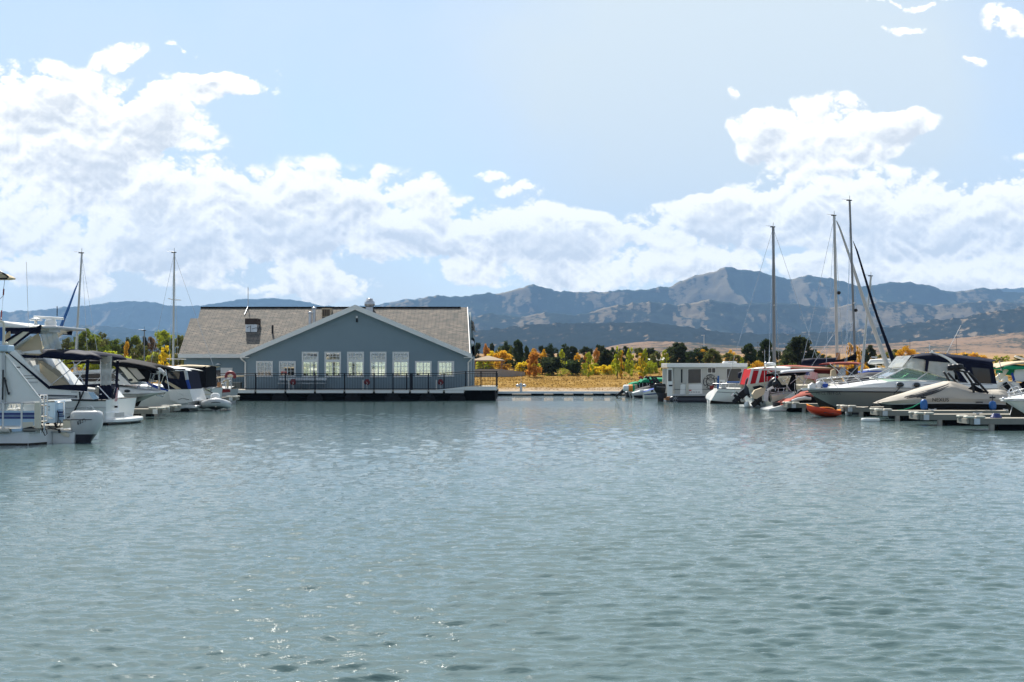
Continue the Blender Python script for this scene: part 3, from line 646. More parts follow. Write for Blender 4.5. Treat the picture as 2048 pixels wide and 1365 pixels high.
def deck_railing():
    root=thing('deck_railing','black picket railing along the front edge of the clubhouse deck','railing')
    y=76.25; zt=wz(747.5,y); zb=.80
    def top(px): return zt if px<872 else zt+(wz(743.5,y)-zt)*min(1,(px-872)/60)
    def bot(px): return zb if px<872 else zb+(wz(775.5,y)-zb)*min(1,(px-872)/60)
    def X(px): return wx(px,y)
    r=MB(); pts=[430,872,932,993]
    r.tube([(X(p),y,top(p)) for p in pts]+[(X(993),82,top(993))],.024,5); r.tube([(X(p),y,top(p)-.12) for p in pts]+[(X(993),82,top(993)-.12)],.018,4)
    r.tube([(X(p),y,bot(p)) for p in pts]+[(X(993),82,bot(993))],.022,4); r.build('rail',M['railing'],root)
    k=MB(); px=432.0
    while px<992: k.box(X(px)-.008,X(px)+.008,y-.011,y+.011,bot(px),top(px)-.12); px+=3.25
    yy=y+.12
    while yy<82: k.box(X(993)-.011,X(993)+.011,yy-.011,yy+.011,bot(993),top(993)-.12); yy+=.115
    k.build('picket',M['railing'],root)
    for px in (430,511,571,630,689,748,786,813,857,888,931.5,962,993):
        MB().box(X(px)-.038,X(px)+.038,y-.055,y+.055,.52,top(px)+.03).build('post',M['railing'],root)
    MB().box(X(820),X(825.5),y-.09,y+.09,.52,top(823)+.03).build('gate_post',M['railing'],root)
deck_railing()

def hose_reel(px, label):
    y=77.0; x,z=wx(px,y),.72
    t=thing('hose_reel',label,'hose reel',(x,y,z),0,'red hose reels along the deck')
    b=MB(); b.lathe([(.05,-.10),(.19,-.10),(.19,-.06),(.10,-.05),(.10,.05),(.19,.06),(.19,.10),(.05,.10)],(0,0,.50),16,axis='y'); b.build('reel',M['red_paint'],t)
    MB().box(-.13,.13,.0,.14,.35,.71).build('cabinet',M['red_paint'],t)
    MB().tube([(-.02,-.13,.52),(.05,-.13,.45),(-.03,-.13,.33),(.02,-.13,.22)],.022).build('hose',M['flag_white'],t)
    MB().box(-.32,-.23,-.04,.05,0,.66).build('post',M['trim'],t)
    MB().box(-.03,.03,.02,.08,0,.37).build('stand',M['galv'],t)
hose_reel(586,'red hose reel with white post below the small left-hand windows')
hose_reel(734,'red hose reel with white post below the middle tall window')
hose_reel(881,'red hose reel with white post below the last small window at the right')

def bench():
    y=78.0; t=thing('bench','long pale slatted bench against the clubhouse wall behind the railing','bench',(wx(604,y),y,.72))
    L=(wx(652,y)-wx(556,y))/2
    MB().box(-L,L,-.22,.2,.40,.45).build('seat',M['galv'],t); MB().box(-L,L,.22,.26,.62,.80).build('backrest',M['galv'],t)
    for k in range(7):
        x=-L+.1+k*(2*L-.2)/6; MB().tube([(x,-.2,.0),(x,-.18,.4),(x,.24,.4),(x,.24,.8)],.025).build('leg',M['galv'],t)
bench()
def planter(px,label):
    y=81.0; t=thing('storage_box',label,'box',(wx(px,y),y,.72)); MB().box(-.3,.3,-.25,.25,0,.42).build('body',M['dock_face'],t,bevel=.02); MB().box(-.33,.33,-.28,.28,.425,.48).build('lid',M['pad'],t,bevel=.02)
planter(474,'small grey storage box beside the white west door')

# ---------------------------------------------------------------- far dock, shore structures
def far_dock():
    root=thing('far_dock','low grey floating dock along the far shore right of the clubhouse','dock')
    d=91.5; x0,x1=wx(985,d),wx(1300,d); zt=wz(783.5,d)
    MB().box(x0,x1,d,d+2,zt-.13,zt).build('deck_board',M['wood'],root)
    MB().box(x0,x1,d-.05,d-.004,zt-.17,zt+.01).build('fascia',M['alu'],root)
    for a,b in ((1063,1088),(1108,1128),(1149,1168),(1189,1209),(1224,1244),(990,1024)):
        MB().box(wx(a,d),wx(b,d),d+.05,d+1.9,-.3,zt-.135).build('float_box',M['float'],root)
    MB().box(x0,x1,d+.4,d+1.6,-.1,.08).build('keelson',M['wood'],root)
far_dock()
def pedestal():
    d=92.5; t=thing('power_pedestal','grey dock power pedestal with two drooping heads on the far dock','pedestal',(wx(1042,d),d,wz(783.5,91.5)))
    MB().box(-.10,.10,-.08,.08,0,.66).build('post',M['galv'],t,bevel=.015)
    for s in (-1,1):
        a=MB(); a.tube([(s*.10,0,.45),(s*.25,0,.48)],.05); a.lathe([(.02,.0),(.13,.03),(.15,.12),(.15,.2),(.05,.24)],(s*.27,0,.34),12); a.build('meter_head',M['galv'],t)
    MB().tube([(0,0,.66),(0,0,1.5)],.012).build('rod',M['galv'],t)
pedestal()
def wall_and_fence():
    d=134.0; root=thing('retaining_wall','grey concrete retaining wall beside the grassy bank','wall')
    top=[(930,738.5),(1000,738.5),(1020,741),(1050,744.5)]; w=MB()
    n=len(top); A=[(wx(p,d+i*1.2),d+i*1.2,wz(q,d+i*1.2)) for i,(p,q) in enumerate(top)]
    for a,b in zip(A[:-1],A[1:]): w.add([(a[0],a[1],-.3),(b[0],b[1],-.3),b,a,(a[0],a[1]+.4,-.3),(b[0],b[1]+.4,-.3),(b[0],b[1]+.4,b[2]),(a[0],a[1]+.4,a[2])],[(0,1,2,3),(4,7,6,5),(3,2,6,7),(0,3,7,4),(1,5,6,2)])
    w.build('wall',M['concrete'],root)
    f=thing('walkway_railing','thin black railing on top of the concrete retaining wall','railing')
    r=MB(); B=[(a[0],a[1]+.2,a[2]+h) for a,h in zip(A,(.50,.50,.52,.48))]
    r.tube([(p[0],p[1],p[2]) for p in B],.03,5); r.tube([(p[0],p[1],p[2]-.3) for p in B],.015,4); r.build('rail',M['railing'],f)
    for px in (950,972,1000,1010,1014,1028,1039,1050,1061):
        t=np.clip((px-930)/120,0,1)*3; i=int(min(2,t)); k=0
        xs=[p[0] for p in B]; x=wx(px,d+2); z=np.interp(x,xs,[p[2] for p in B]); yq=np.interp(x,xs,[p[1] for p in B])
        MB().box(x-.04,x+.04,yq-.04,yq+.04,z-.55,z+.03).build('post',M['railing'],f)
wall_and_fence()
def shelter():
    d=140.; x,zb=wx(976,d),float(gz(wx(976,d),d)); t=thing('picnic_shelter','open picnic shelter with pale hipped roof and dark posts beyond the wall','shelter',(x,d,0))
    hw=(1010-943)/2*d/F; ze,zp=wz(721,d),wz(712,d)
    r=MB(); c=[(-hw,-2.2,ze),(hw,-2.2,ze),(hw,2.2,ze),(-hw,2.2,ze)]; r.add(c+[(-.15,0,zp),(.15,0,zp)],[(0,1,5,4),(1,2,5),(2,3,4,5),(3,0,4)]); r.add([(a,b,z-.12) for a,b,z in c],[(0,1,2,3)]); r.add(c+[(a,b,z-.12) for a,b,z in c],[(i,(i+1)%4,4+(i+1)%4,4+i) for i in range(4)])
    r.build('roof',M['house_tan'],t)
    for sx in (-1,1):
        for sy in (-1,1):
            MB().box(sx*hw*.82-.1,sx*hw*.82+.1,sy*1.7-.1,sy*1.7+.1,zb-.2,ze-.12).build('post',M['teak'],t)
    for k in (-.9,.5):
        b=MB(); b.box(k-.4,k+.4,-.4,.4,zb+.7,zb+.78); b.box(k-.06,k+.06,-.3,.3,zb-.1,zb+.7); b.box(k-.6,k-.45,-.4,.4,zb+.42,zb+.47); b.box(k+.45,k+.6,-.4,.4,zb+.42,zb+.47); b.build('picnic_table',M['brown'],t)
shelter()
def tan_house():
    d=215.; t=thing('park_building','low tan park building with pale roof half hidden by trees','building',(wx(1320,d),d,0)); zb=float(gz(wx(1320,d),d))-.3
    hw=2.3; ze=wz(722,d)
    w=MB(); w.box(-hw,hw,-2,2,zb,ze); w.build('wall',M['house_tan'],t)
    r=MB(); r.prism([(-hw-.3,-2.4,ze),(hw+.3,-2.4,ze),(hw+.3,0,ze+.55),(-hw-.3,0,ze+.55)],(0,0,.1)); r.prism([(-hw-.3,2.4,ze),(hw+.3,2.4,ze),(hw+.3,0.002,ze+.55),(-hw-.3,0.002,ze+.55)],(0,0,.1)); r.build('roof',M['pad'],t)
    MB().box(-hw+.5,-hw+1.1,-2.03,-2.003,zb+.9,ze-.5).build('window',M['glass'],t); MB().box(-hw+.02,-hw+.28,-2.03,-2.003,zb,ze-.4).build('door',M['trim'],t)
tan_house()
def lamp_post(px,py_top,d,label):
    x=wx(px,d); zb=float(gz(x,d)); t=thing('street_lamp',label,'street lamp',(x,d,zb)); h=wz(py_top,d)-zb
    MB().tube([(0,0,-.2),(0,0,h)],[.1,.07],6).build('pole',M['galv'],t); MB().box(-.45,.12,-.12,.12,h,h+.14).build('lamp_head',M['galv'],t)
lamp_post(1408,672,190,'tall thin street lamp rising above trees behind the white houseboat')
lamp_post(1752,716,120,'short lamp post among yellow shrubs behind the moored boats')
for k,(px,pt,d) in enumerate([(1186,694,900),(1200,695,900),(1516,683,950),(1606,676,950),(1820,678,1000),(1913,672,1000)]):
    x=wx(px,d); zb=float(gz(x,d)); o=MB().tube([(x,d,zb-.5),(x,d,wz(pt,d))],.18,5); o.box(x-1.2,x+1.2,d-.1,d+.1,wz(pt,d)-1.2,wz(pt,d)-1.0)
    tag(o.build('utility_pole',M['bark']),'distant wooden utility pole on the dry plain, %s from the left'%['first','second','third','fourth','fifth','sixth'][k],'utility pole','utility poles on the plain')

# ================================================================ finger docks
def finger(px_tip, d, side, length, label, xtra=True):
    """one floating finger; side=+1 runs right from its tip, -1 runs left"""
    x0=wx(px_tip,d); length=(24.0-x0) if side>0 else (x0+25.8)
    t=thing('finger_dock',label,'finger dock',(x0,d,0),0,'floating finger docks between the berths')
    s=side; W=.85
    def bx(a,b): return (min(s*a,s*b),max(s*a,s*b))
    a,b=bx(0,length); MB().box(a,b,.0,W,.31,.40).build('deck_board',M['wood'],t)
    a,b=bx(.03,length); MB().box(a,b,-.05,-.004,.20,.405).build('fascia',M['dock_face'],t)
    MB().box(a,b,W+.004,W+.05,.20,.405).build('fascia',M['dock_face'],t)
    a,b=bx(-.05,-.004); MB().box(a,b,-.04,W+.04,.22,.37).build('end_plate',M['dock_face'],t)
    k=1.0
    while k<length-1: 
        a,b=bx(k,k+1.9); MB().box(a,b,.05,W-.05,-.35,.305).build('float_box',M['float'],t); k+=3.1
    for q in (.75,):
        p=MB(); p.tube([(s*q,-.02,-.6),(s*q,-.02,.2)],.10,8); p.build('pile',M['wood'],t)
    for a0,b0,y0 in ((-.14,.18,-.10),(.21,.54,-.09),(-.10,.24,.60)) if xtra else ((-.1,.6,-.12),):
        a,b=bx(a0,b0); MB().box(a,b,y0,y0+.28,.409,.485).build('bumper',M['pad'],t,bevel=.05)
    a,b=bx(.14,.34); MB().box(a,b,-.10,-.055,.20,.40).build('bracket',M['galv'],t)
    for q in (2.2,5.2):
        c=MB(); c.tube([(s*q-.16,.12,.46),(s*q-.05,.12,.44),(s*q+.05,.12,.44),(s*q+.16,.12,.46)],.02); c.box(s*q-.05,s*q+.05,.10,.14,.401,.44); c.build('cleat',M['galv'],t)
    return t
finger(1757,45.5,1,9.5,'finger dock in front of the grey covered runabout with blue fenders')
finger(1838,41.6,1,9,'second nearest finger dock at the right, between two white-padded ones')
finger(1938,38.2,1,8.5,'nearest finger dock at the right edge with a blue rope coil')
finger(1688,50.0,1,9,'finger dock between the big white cruiser and the grey covered runabout')
finger(1577,55.2,1,8,'finger dock beside the maroon covered runabout and the orange kayak')
finger(323,47.4,-1,10,'nearest finger dock on the left beside the cruiser swim platform')
finger(347,50.2,-1,10,'finger dock second nearest on the left, under the white bow')
finger(405,60.5,-1,9,'finger dock left of the grey inflatable dinghy')
finger(470,68.5,-1,9,'finger dock behind the grey inflatable dinghy')
finger(501,77.0,-1,8,'farthest finger dock on the left reaching toward the clubhouse deck')
for side,x in ((-1,-27.),(1,25.2)):
    o=MB(); o.box(x-1.1,x+1.1,22,96,.28,.40); o.box(x-1.0,x+1.0,22,96,-.3,.275)
    tag(o.build('main_dock',M['wood']),'main walkway dock joining the finger docks on the %s'%('left' if side<0 else 'right'),'dock')
def rope_coil():
    t=MB()
    x,y=wx(2000,38.3),38.35
    for k in range(4): t.tube([(x+(.17-.02*k)*math.cos(a),y+.25+(.13-.02*k)*math.sin(a),.42+.035*k) for a in np.linspace(0,6.28,14)],.028,6)
    tag(t.build('rope_coil',M['stripe']),'blue mooring rope coiled on the nearest right-hand finger dock','rope')
rope_coil()
# ================================================================ boats
def resample(pts, n):
    a=np.array(pts,float); t=np.linspace(0,len(a)-1,n)
    return np.stack([np.interp(t,np.arange(len(a)),a[:,i]) for i in range(a.shape[1])],-1)
class Boat:
    """pixel outlines are taken at the boat's own depth; y<0 is the side towards the camera"""
    def __init__(s,name,label,cat,px0,dn,beam,group=None):
        s.dn=dn; s.b=beam; s.Y0=dn+beam/2; s.X0=wx(px0,s.Y0); s.root=thing(name,label,cat,(s.X0,s.Y0,0),0,group)
    def p(s,px,py,y):
        d=s.Y0+y; return (wx(px,d)-s.X0,y,wz(py,d))
    def hull(s,sheer,low,mats,rows=((0,1,0),),keel=-.35,flare=.82,N=22,bow=True,name='hull',fine=.4,parent=None,stern=.92):
        S=resample(sheer,N); Lw=resample(low,N); hw=s.b/2; mb=MB(); secs=[]; out=[]; rm=None
        for i in range(N):
            t=i/(N-1); w=hw*(1-max(0,(t-fine)/(1-fine))**2.2) if bow else hw; w*=stern+(1-stern)*min(1,t/.25); w=max(w,.03)
            cf=flare*(1-.45*t**2)
            a=s.p(*S[i],-w); c=s.p(*Lw[i],-w*cf); side=[]; 
            fr=sorted({r[0] for r in rows}|{r[1] for r in rows}|{.35,.7})
            for f in fr:
                g=f**.8; side.append((c[0]+(a[0]-c[0])*f,-(w*cf+(w-w*cf)*g),c[2]+(a[2]-c[2])*f))
            kz=min(keel,c[2]-.05) if t<.8 else keel+(c[2]-.05-keel)*((t-.8)/.2)
            sec=[(q[0],-q[1],q[2]) for q in side[::-1]]+[(c[0],0,kz)]+side
            secs.append(sec); out.append((a[0],w,a[2]))
            if rm is None:
                m=[]
                for f0,f1 in zip(fr[:-1],fr[1:]):
                    mi=0
                    for r in rows:
                        if r[0]<=(f0+f1)/2<=r[1]: mi=r[2]
                    m.append(mi)
                rm=m[::-1]+[s.botmat]*2+m
        mb.loft(secs,rowmat=rm); s.secs=out
        s.h=mb.build(name,mats,parent or s.root); return s.h
    botmat=0
    def deck(s,mat,crown=.06,drop=.02,name='deck',a=0,b=None,parent=None):
        mb=MB(); q=s.secs[a:b]
        mb.loft([[(x,w-.01,z-drop),(x,w*.5,z-drop+crown*.75),(x,0,z-drop+crown),(x,-w*.5,z-drop+crown*.75),(x,-w+.01,z-drop)] for x,w,z in q],cap=(False,False))
        return mb.build(name,mat,parent or s.root)
    def rub(s,dz,r,mat,name='rub_rail',a=0,b=None,out=.012):
        q=s.secs[a:b]; mb=MB()
        mb.tube([(x,-w-out,z+dz) for x,w,z in q]+[(x,w+out,z+dz) for x,w,z in q[::-1]],r,5); return mb.build(name,mat,s.root)
    def shell(s,top,edge,hw,mat,name,shoulder=.8,drop=.05,N=14,cap=(False,False),parent=None,thick=.012,bow=0):
        """cloth or moulding arched across the boat: top line and lower edge given as px outlines"""
        T=resample(top,N); E=resample(edge,N); mb=MB(); secs=[]
        for i in range(N):
            t=i/(N-1); w=hw*(1-bow*max(0,(t-.4)/.6)**2) if bow>=0 else hw*(1+bow*max(0,(.6-t)/.6)**2)
            top_=s.p(*T[i],0); sh=s.p(T[i][0],T[i][1],-w*shoulder); ed=s.p(*E[i],-w)
            zs=top_[2]-drop; zm=zs+(ed[2]-zs)*.25
            h=[(ed[0],-w,ed[2]),(sh[0]+(ed[0]-sh[0])*.2,-w*(shoulder+.82*(1-shoulder)),zm),(sh[0],-w*shoulder,zs),(top_[0],-w*.4,top_[2]-drop*.2),(top_[0],0,top_[2])]
            secs.append(h+[(a,-b,c) for a,b,c in h[-2::-1]])
        mb.loft(secs,cap=cap); o=mb.build(name,mat,parent or s.root)
        if thick and not (cap[0] or cap[1]):
            m=o.modifiers.new('solid','SOLIDIFY'); m.thickness=thick
        return o
    def panel(s,pts,y,thick,mat,name,mirror=False,parent=None,bevel=0):
        q=[s.p(a,b,y) for a,b in pts]; o=MB().prism(q,(0,thick,0)).build(name,mat,parent or s.root,bevel=bevel)
        if mirror: MB().prism([(a,-y-thick,c) for a,_,c in q],(0,thick,0)).build(name,mat,parent or s.root,bevel=bevel)
        return o
    def tube(s,pts,r,mat,name,mirror=False,parent=None,n=6): return s.tubes([pts],r,mat,name,mirror,parent,n)
    def tubes(s,lines,r,mat,name,mirror=False,parent=None,n=5):
        """lines of (px,py,y)"""
        o=None
        for sg in ((1,-1) if mirror else (1,)):
            mb=MB()
            for l in lines: mb.tube([(a,b*sg,c) for a,b,c in (s.p(*p) for p in l)],r,n)
            k=mb.build(name,mat,parent or s.root); o=o or k
        return o
    def rail(s,top,base,k,inset=.12,r=.016,mid=True,mat=None,name='bow_rail'):
        """top/base px lines; half width follows the hull"""
        T=resample(top,k); B=resample(base,k); mb=MB(); xs=[q[0] for q in s.secs]; ws=[q[1] for q in s.secs]
        fl=xs[0]>xs[-1]; 
        def W(x): return max(.06,(np.interp(x,xs[::-1],ws[::-1]) if fl else np.interp(x,xs,ws))-inset)
        tp=[];mp=[]
        for i in range(k):
            x=s.p(T[i][0],T[i][1],-s.b/2)[0]; w=W(x); a=s.p(*T[i],-w); xb=s.p(B[i][0],B[i][1],-s.b/2)[0]; wb=W(xb); c=s.p(*B[i],-wb); tp.append(a); mp.append(tuple((a[j]+c[j])/2 for j in range(3)))
            mb.tube([c,a],r*.85,5); mb.tube([(c[0],-c[1],c[2]),(a[0],-a[1],a[2])],r*.85,5)
        for L_ in ([tp,mp] if mid else [tp]): mb.tube(L_+[(a,-b,c) for a,b,c in L_[::-1]],r if L_ is tp else r*.7,5)
        return mb.build(name,mat or M['steel'],s.root)
    def quadloft(s,secs,mat,name,parent=None,cap=(True,True),closed=True):
        """secs: list of outlines [(px,py,y)...]"""
        mb=MB(); mb.loft([[s.p(*q) for q in sec] for sec in secs],closed=closed,cap=cap); return mb.build(name,mat,parent or s.root)
def outboard(parent,c,scale=1.0,tilt=0.0,s=1,cowl='black',leg='black',name='outboard_motor',trim=None):
    """c: local point of the clamp at the transom top; s=-1: propeller end towards -x"""
    ca,sa=math.cos(tilt),math.sin(tilt)
    def T(x,y,z): x*=scale; y*=scale; z*=scale; return (c[0]+s*(x*ca-z*sa), c[1]+y, c[2]+x*sa+z*ca)
    low=[(.15,.10,.08,-.34),(.09,.24,.13,-.12),(.05,.36,.18,.05)]; m=MB(); prof=[(.05,.36,.182,.052),(.02,.40,.19,.10),(.01,.49,.23,.22),(.0,.52,.25,.40),(.01,.52,.245,.54),(.03,.50,.22,.62),(.08,.44,.14,.66)]
    def rings(pf):
        secs=[]
        for x0,x1,w,z in pf:
            xa,xb=x0-.02,x1+.28; q=[]
            for k in range(16):
                a=2*math.pi*k/16; cx,sy=math.cos(a),math.sin(a); e=.6
                q.append(T((xa+xb)/2+(xb-xa)/2*math.copysign(abs(cx)**e,cx),w*math.copysign(abs(sy)**e,sy),z))
            secs.append(q)
        return secs
    secs=rings(prof)
    m.loft(secs,closed=True); o=m.build(name,M[cowl],parent)
    MB().loft(rings(low),closed=True).build('lower_cowl',M['stripe_dark'],o)
    b=MB()
    def bar(p,x0,x1,y,z0,z1):
        q=[T(x,yy,z) for z in (z0,z1) for yy in (-y,y) for x in (x0,x1)]
        p.add(q,[(0,1,3,2),(4,6,7,5),(0,4,5,1),(2,3,7,6),(0,2,6,4),(1,5,7,3)])
    bar(b,.10,.48,.085,-.62,.07); bar(b,.05,.62,.12,-.64,-.60); bar(b,.16,.42,.05,-.95,-.64); b.build('midsection',M[leg],o)
    g=MB(); g.tube([T(.02,0,-.80),T(.15,0,-.80),T(.5,0,-.80),T(.56,0,-.80)],[.02*scale,.08*scale,.085*scale,.05*scale],8); bar(g,.14,.40,.012,-1.12,-.80); g.build('gearcase',M[leg],o)
    h=MB()
    for k in range(3):
        a=2*math.pi*k/3; h.add([T(.57,.03*math.cos(a+1.57),-.80+.03*math.sin(a+1.57)),T(.60,.17*math.cos(a-.3),-.80+.17*math.sin(a-.3)),T(.63,.19*math.cos(a+.25),-.80+.19*math.sin(a+.25)),T(.64,.05*math.cos(a+.9),-.80+.05*math.sin(a+.9)),
            T(.585,.03*math.cos(a+1.57),-.80+.03*math.sin(a+1.57)),T(.615,.17*math.cos(a-.3),-.80+.17*math.sin(a-.3)),T(.645,.19*math.cos(a+.25),-.80+.19*math.sin(a+.25)),T(.655,.05*math.cos(a+.9),-.80+.05*math.sin(a+.9))],[(0,1,2,3),(4,5,6,7),(0,1,5,4),(1,2,6,5),(2,3,7,6)])
    h.build('propeller',M['steel'],o)
    k=MB(); bar(k,-.10,.09,.13,-.30,.05); k.build('clamp_bracket',M['black'],o)
    if trim:
        st=MB(); q=[]
        for kk in range(16):
            a=2*math.pi*kk/16; cx,sy=math.cos(a),math.sin(a); e=.6; q.append(T(.34+.405*math.copysign(abs(cx)**e,cx),.258*math.copysign(abs(sy)**e,sy),.44))
        st.tube(q,.012,4,closed=True); st.build('trim_band',M[trim],o)
    return o
def fender(px,pt,pb,d,y,label,r=.13,mat='blue',boat=None):
    x=wx(px,d); z0,z1=wz(pb,d),wz(pt,d); t=thing('fender',label,'fender',(x,d,z0),0,'blue boat fenders' if mat=='blue' else None); h=z1-z0
    MB().lathe([(.02,0),(r*.8,.04),(r,.12),(r,h-.12),(r*.8,h-.04),(.03,h)],(0,0,0),14).build('body',M[mat],t)
    MB().tube([(0,0,h),(0,.03,h+.22)],.014).build('rope',M['black'],t)
def flag(parent,b,p0,w,h,droop,name='flag',pole=None):
    """american flag hanging in a breeze; p0 hoist top (local), w fly length along +x"""
    nx,ny=20,13; m=MB()
    def pt(u,v):
        x=p0[0]+w*u*math.cos(droop); z=p0[2]-h*v-w*u*math.sin(droop); y=p0[1]+.05*math.sin(u*7+v)+.03*math.sin(u*13)
        return (x+.04*math.sin(v*3)*u,y,z)
    for i in range(nx):
        for j in range(ny):
            mi=2 if (i<8 and j<7) else (0 if j%2==0 else 1)
            m.add([pt(i/nx,j/ny),pt((i+1)/nx,j/ny),pt((i+1)/nx,(j+1)/ny),pt(i/nx,(j+1)/ny)],[(0,1,2,3)],mi)
    # stars
    for i in range(6):
        for j in range(4):
            u,v=(.03+.062*i),(.07+.13*j); q=pt(u+.015,v+.03); m.add([(q[0]-.012*w,q[1]-.006,q[2]),(q[0],q[1]-.006,q[2]+.012*w),(q[0]+.012*w,q[1]-.006,q[2]),(q[0],q[1]-.006,q[2]-.012*w)],[(0,1,2,3)],1)
    return m.build(name,[M['flag_red'],M['flag_white'],M['flag_blue']],parent)
def rig(b,base,top,y,r,mat,name='mast',spread=None,stays=(),sw=.012,head=True):
    """mast of a sailing boat: base/top in px at local y; spreader px height; stays: list of px points"""
    a,c=b.p(*base,y),b.p(*top,y); mb=MB(); mb.tube([a,c],[r,r*.8],8); m=mb.build(name,mat,b.root)
    if spread:
        for sp in spread:
            t=(sp-base[1])/(top[1]-base[1]); q=[a[i]+(c[i]-a[i])*t for i in range(3)]
            s=MB(); s.tube([(q[0]-.12,q[1]-.7,q[2]+.03),tuple(q),(q[0]+.25,q[1]+.7,q[2]+.03)],.028,5); s.build('spreader',M['mast_white'],m)
    if head:
        h=MB(); h.box(c[0]-.18,c[0]+.12,c[1]-.05,c[1]+.05,c[2],c[2]+.05); h.tube([(c[0],c[1],c[2]),(c[0],c[1],c[2]+.3)],.012,4); h.tube([(c[0],c[1],c[2]+.06),(c[0]-.45,c[1],c[2]+.1)],.008,4); h.build('masthead_gear',M['black'],m)
    w=MB()
    for s0,s1 in stays: w.tube([b.p(*s0),b.p(*s1)],sw,4)
    if stays: w.build('stay',M['steel'],b.root)
    return m

# ---------------------------------------------------------------- big white cruiser, right
def cruiser_right():
    b=Boat('cabin_cruiser','big white cabin cruiser with navy canopy and round portholes, bow to the left','boat',1800,52.0,3.0)
    b.botmat=2
    low=[(1990,829),(1900,830),(1800,831),(1740,831.5),(1705,829),(1668,815),(1628,793)]
    sheer=[(1997,777),(1900,778),(1800,777),(1740,776.5),(1695,776.3),(1650,776.8),(1612,778.5)]
    b.hull(sheer,low,[M['hull_shade'],M['stripe_dark'],M['brown_dark'],M['gel_grey']],rows=((0,.06,1),(.06,.84,0),(.84,.87,1),(.87,1,3)),flare=.78,keel=-.5)
    b.rub(-.17,.022,M['black']); b.deck(M['gel'],.02,.005)
    # moulded hull line
    mb=MB(); mb.tube([b.p(1985,800,-1.44),b.p(1850,801,-1.43),b.p(1760,800,-1.30),b.p(1700,796,-.93)],.012,4); b_l=mb.build('spray_line',M['gel_grey'],b.root)
    # raised foredeck and cabin
    b.shell([(1990,762),(1900,759),(1830,756.5),(1790,757),(1750,760),(1710,765.5),(1675,771),(1640,776)],[(1995,777),(1900,777),(1830,776),(1790,775.5),(1750,775.5),(1710,775.5),(1675,776),(1640,777)],1.36,M['gel'],'cabin_top',.80,.10,20,cap=(True,True),bow=.62)
    mb=MB(); mb.tube([b.p(1985,769.5,-1.31),b.p(1850,769.5,-1.33),b.p(1770,770.5,-1.20),b.p(1715,772.5,-.98)],.010,4); mb.build('cabin_line',M['stripe_dark'],b.root)
    for px,py in ((1800,770),(1833,770.3)):
        c=b.p(px,py,-1.36); mb=MB(); mb.lathe([(.02,-.03),(.16,-.03),(.165,.0),(.16,.08)],(0,0,0),18,axis='y'); mb.v=[(c[0]+x*1.15,c[1]+y-.01,c[2]+z*.78) for x,y,z in mb.v]; o=mb.build('porthole',M['steel'],b.root)
        mb=MB(); mb.lathe([(.01,-.04),(.13,-.038),(.135,-.03)],(0,0,0),18,axis='y'); mb.v=[(c[0]+x*1.15,c[1]+y-.01,c[2]+z*.78) for x,y,z in mb.v]; mb.build('glass',M['glass'],o)
    text_mesh('MI-CL 7819 GA',.17,M['ink'],'registration',b.root,b.p(1657,787.5,-.96),(math.pi/2,0,-.42))
    # windscreen
    A,B_,C_,D_=(1768,757.5),(1811,735.5),(1856,744.2),(1917,763)
    w=MB()
    def q(px,py,y): return b.p(px,py,y)
    w.prism([q(1772,757,-1.05),q(1813,737,-.98),q(1856,745.5,-1.08),q(1915,763,-1.2),q(1893,763.5,-1.2),q(1835,760,-1.15)],(0,.012,0))
    w.prism([(x,-y-.012,z) for x,y,z in [q(1772,757,-1.05),q(1813,737,-.98),q(1856,745.5,-1.08),q(1915,763,-1.2),q(1893,763.5,-1.2),q(1835,760,-1.15)]],(0,.012,0))
    l0,l1=q(1772,757,-1.05),q(1813,737,-.98); w.add([l0,l1,(l1[0],-l1[1],l1[2]),(l0[0],-l0[1],l0[2])],[(0,1,2,3)])
    ws=w.build('windscreen',M['screen'],b.root)
    f=MB()
    for sg in (1,-1):
        L=[q(1768,757.5,-1.06),q(1811,735.6,-.99),q(1856,744.4,-1.09),q(1917,763,-1.21)]; L=[(x,y*sg,z) for x,y,z in L]; f.tube(L,.028,5)
        L=[q(1833,760.5,-1.15),q(1855,745,-1.09)]; L=[(x,y*sg,z) for x,y,z in L]; f.tube(L,.03,5)
        L=[q(1768,757.5,-1.06),q(1835,760.5,-1.16),q(1895,764,-1.21)]; L=[(x,y*sg,z) for x,y,z in L]; f.tube(L,.025,5)
    f.tube([l1,(l1[0],-l1[1],l1[2])],.025,5); f.build('frame',M['gel'],ws)
    # canopy
    roof=[(1822,710.5),(1842,707),(1864,705.5),(1896,708.2),(1944,713.8),(1974,717.5),(1984,720)]
    b.shell(roof,[(1826,716),(1846,719),(1864,722),(1896,724),(1944,728),(1976,733),(1987,740)],1.2,M['navy'],'canopy_roof',.84,.10,16)
    side=[(1930,722),(1986,735),(1993,773),(1945,768),(1918,762.5),(1908,738)]
    b.panel(side,-1.21,.02,M['navy'],'side_curtain',True)
    b.panel([(1943,735),(1979,738.5),(1983,769),(1952,765)],-1.225,.012,M['glass'],'curtain_window',True)
    b.panel([(1858,722.5),(1908,727),(1910,760),(1855,743)],-1.20,.012,M['vinyl'],'side_window',True)
    b.panel([(1826,712.5),(1857,722.5),(1852.5,742.5),(1805,735)],-1.14,.012,M['vinyl'],'quarter_window',True)
    b.panel([(1852,720),(1858.5,722),(1855,744),(1850,743)],-1.222,.018,M['navy'],'canopy_strip',True)
    p0,p1=b.p(1823,711.5,-1.0),b.p(1804,735,-1.0); mb=MB(); mb.add([p0,p1,(p1[0],1.0,p1[2]),(p0[0],1.0,p0[2])],[(0,1,2,3)]); o=mb.build('front_window',M['vinyl'],b.root)
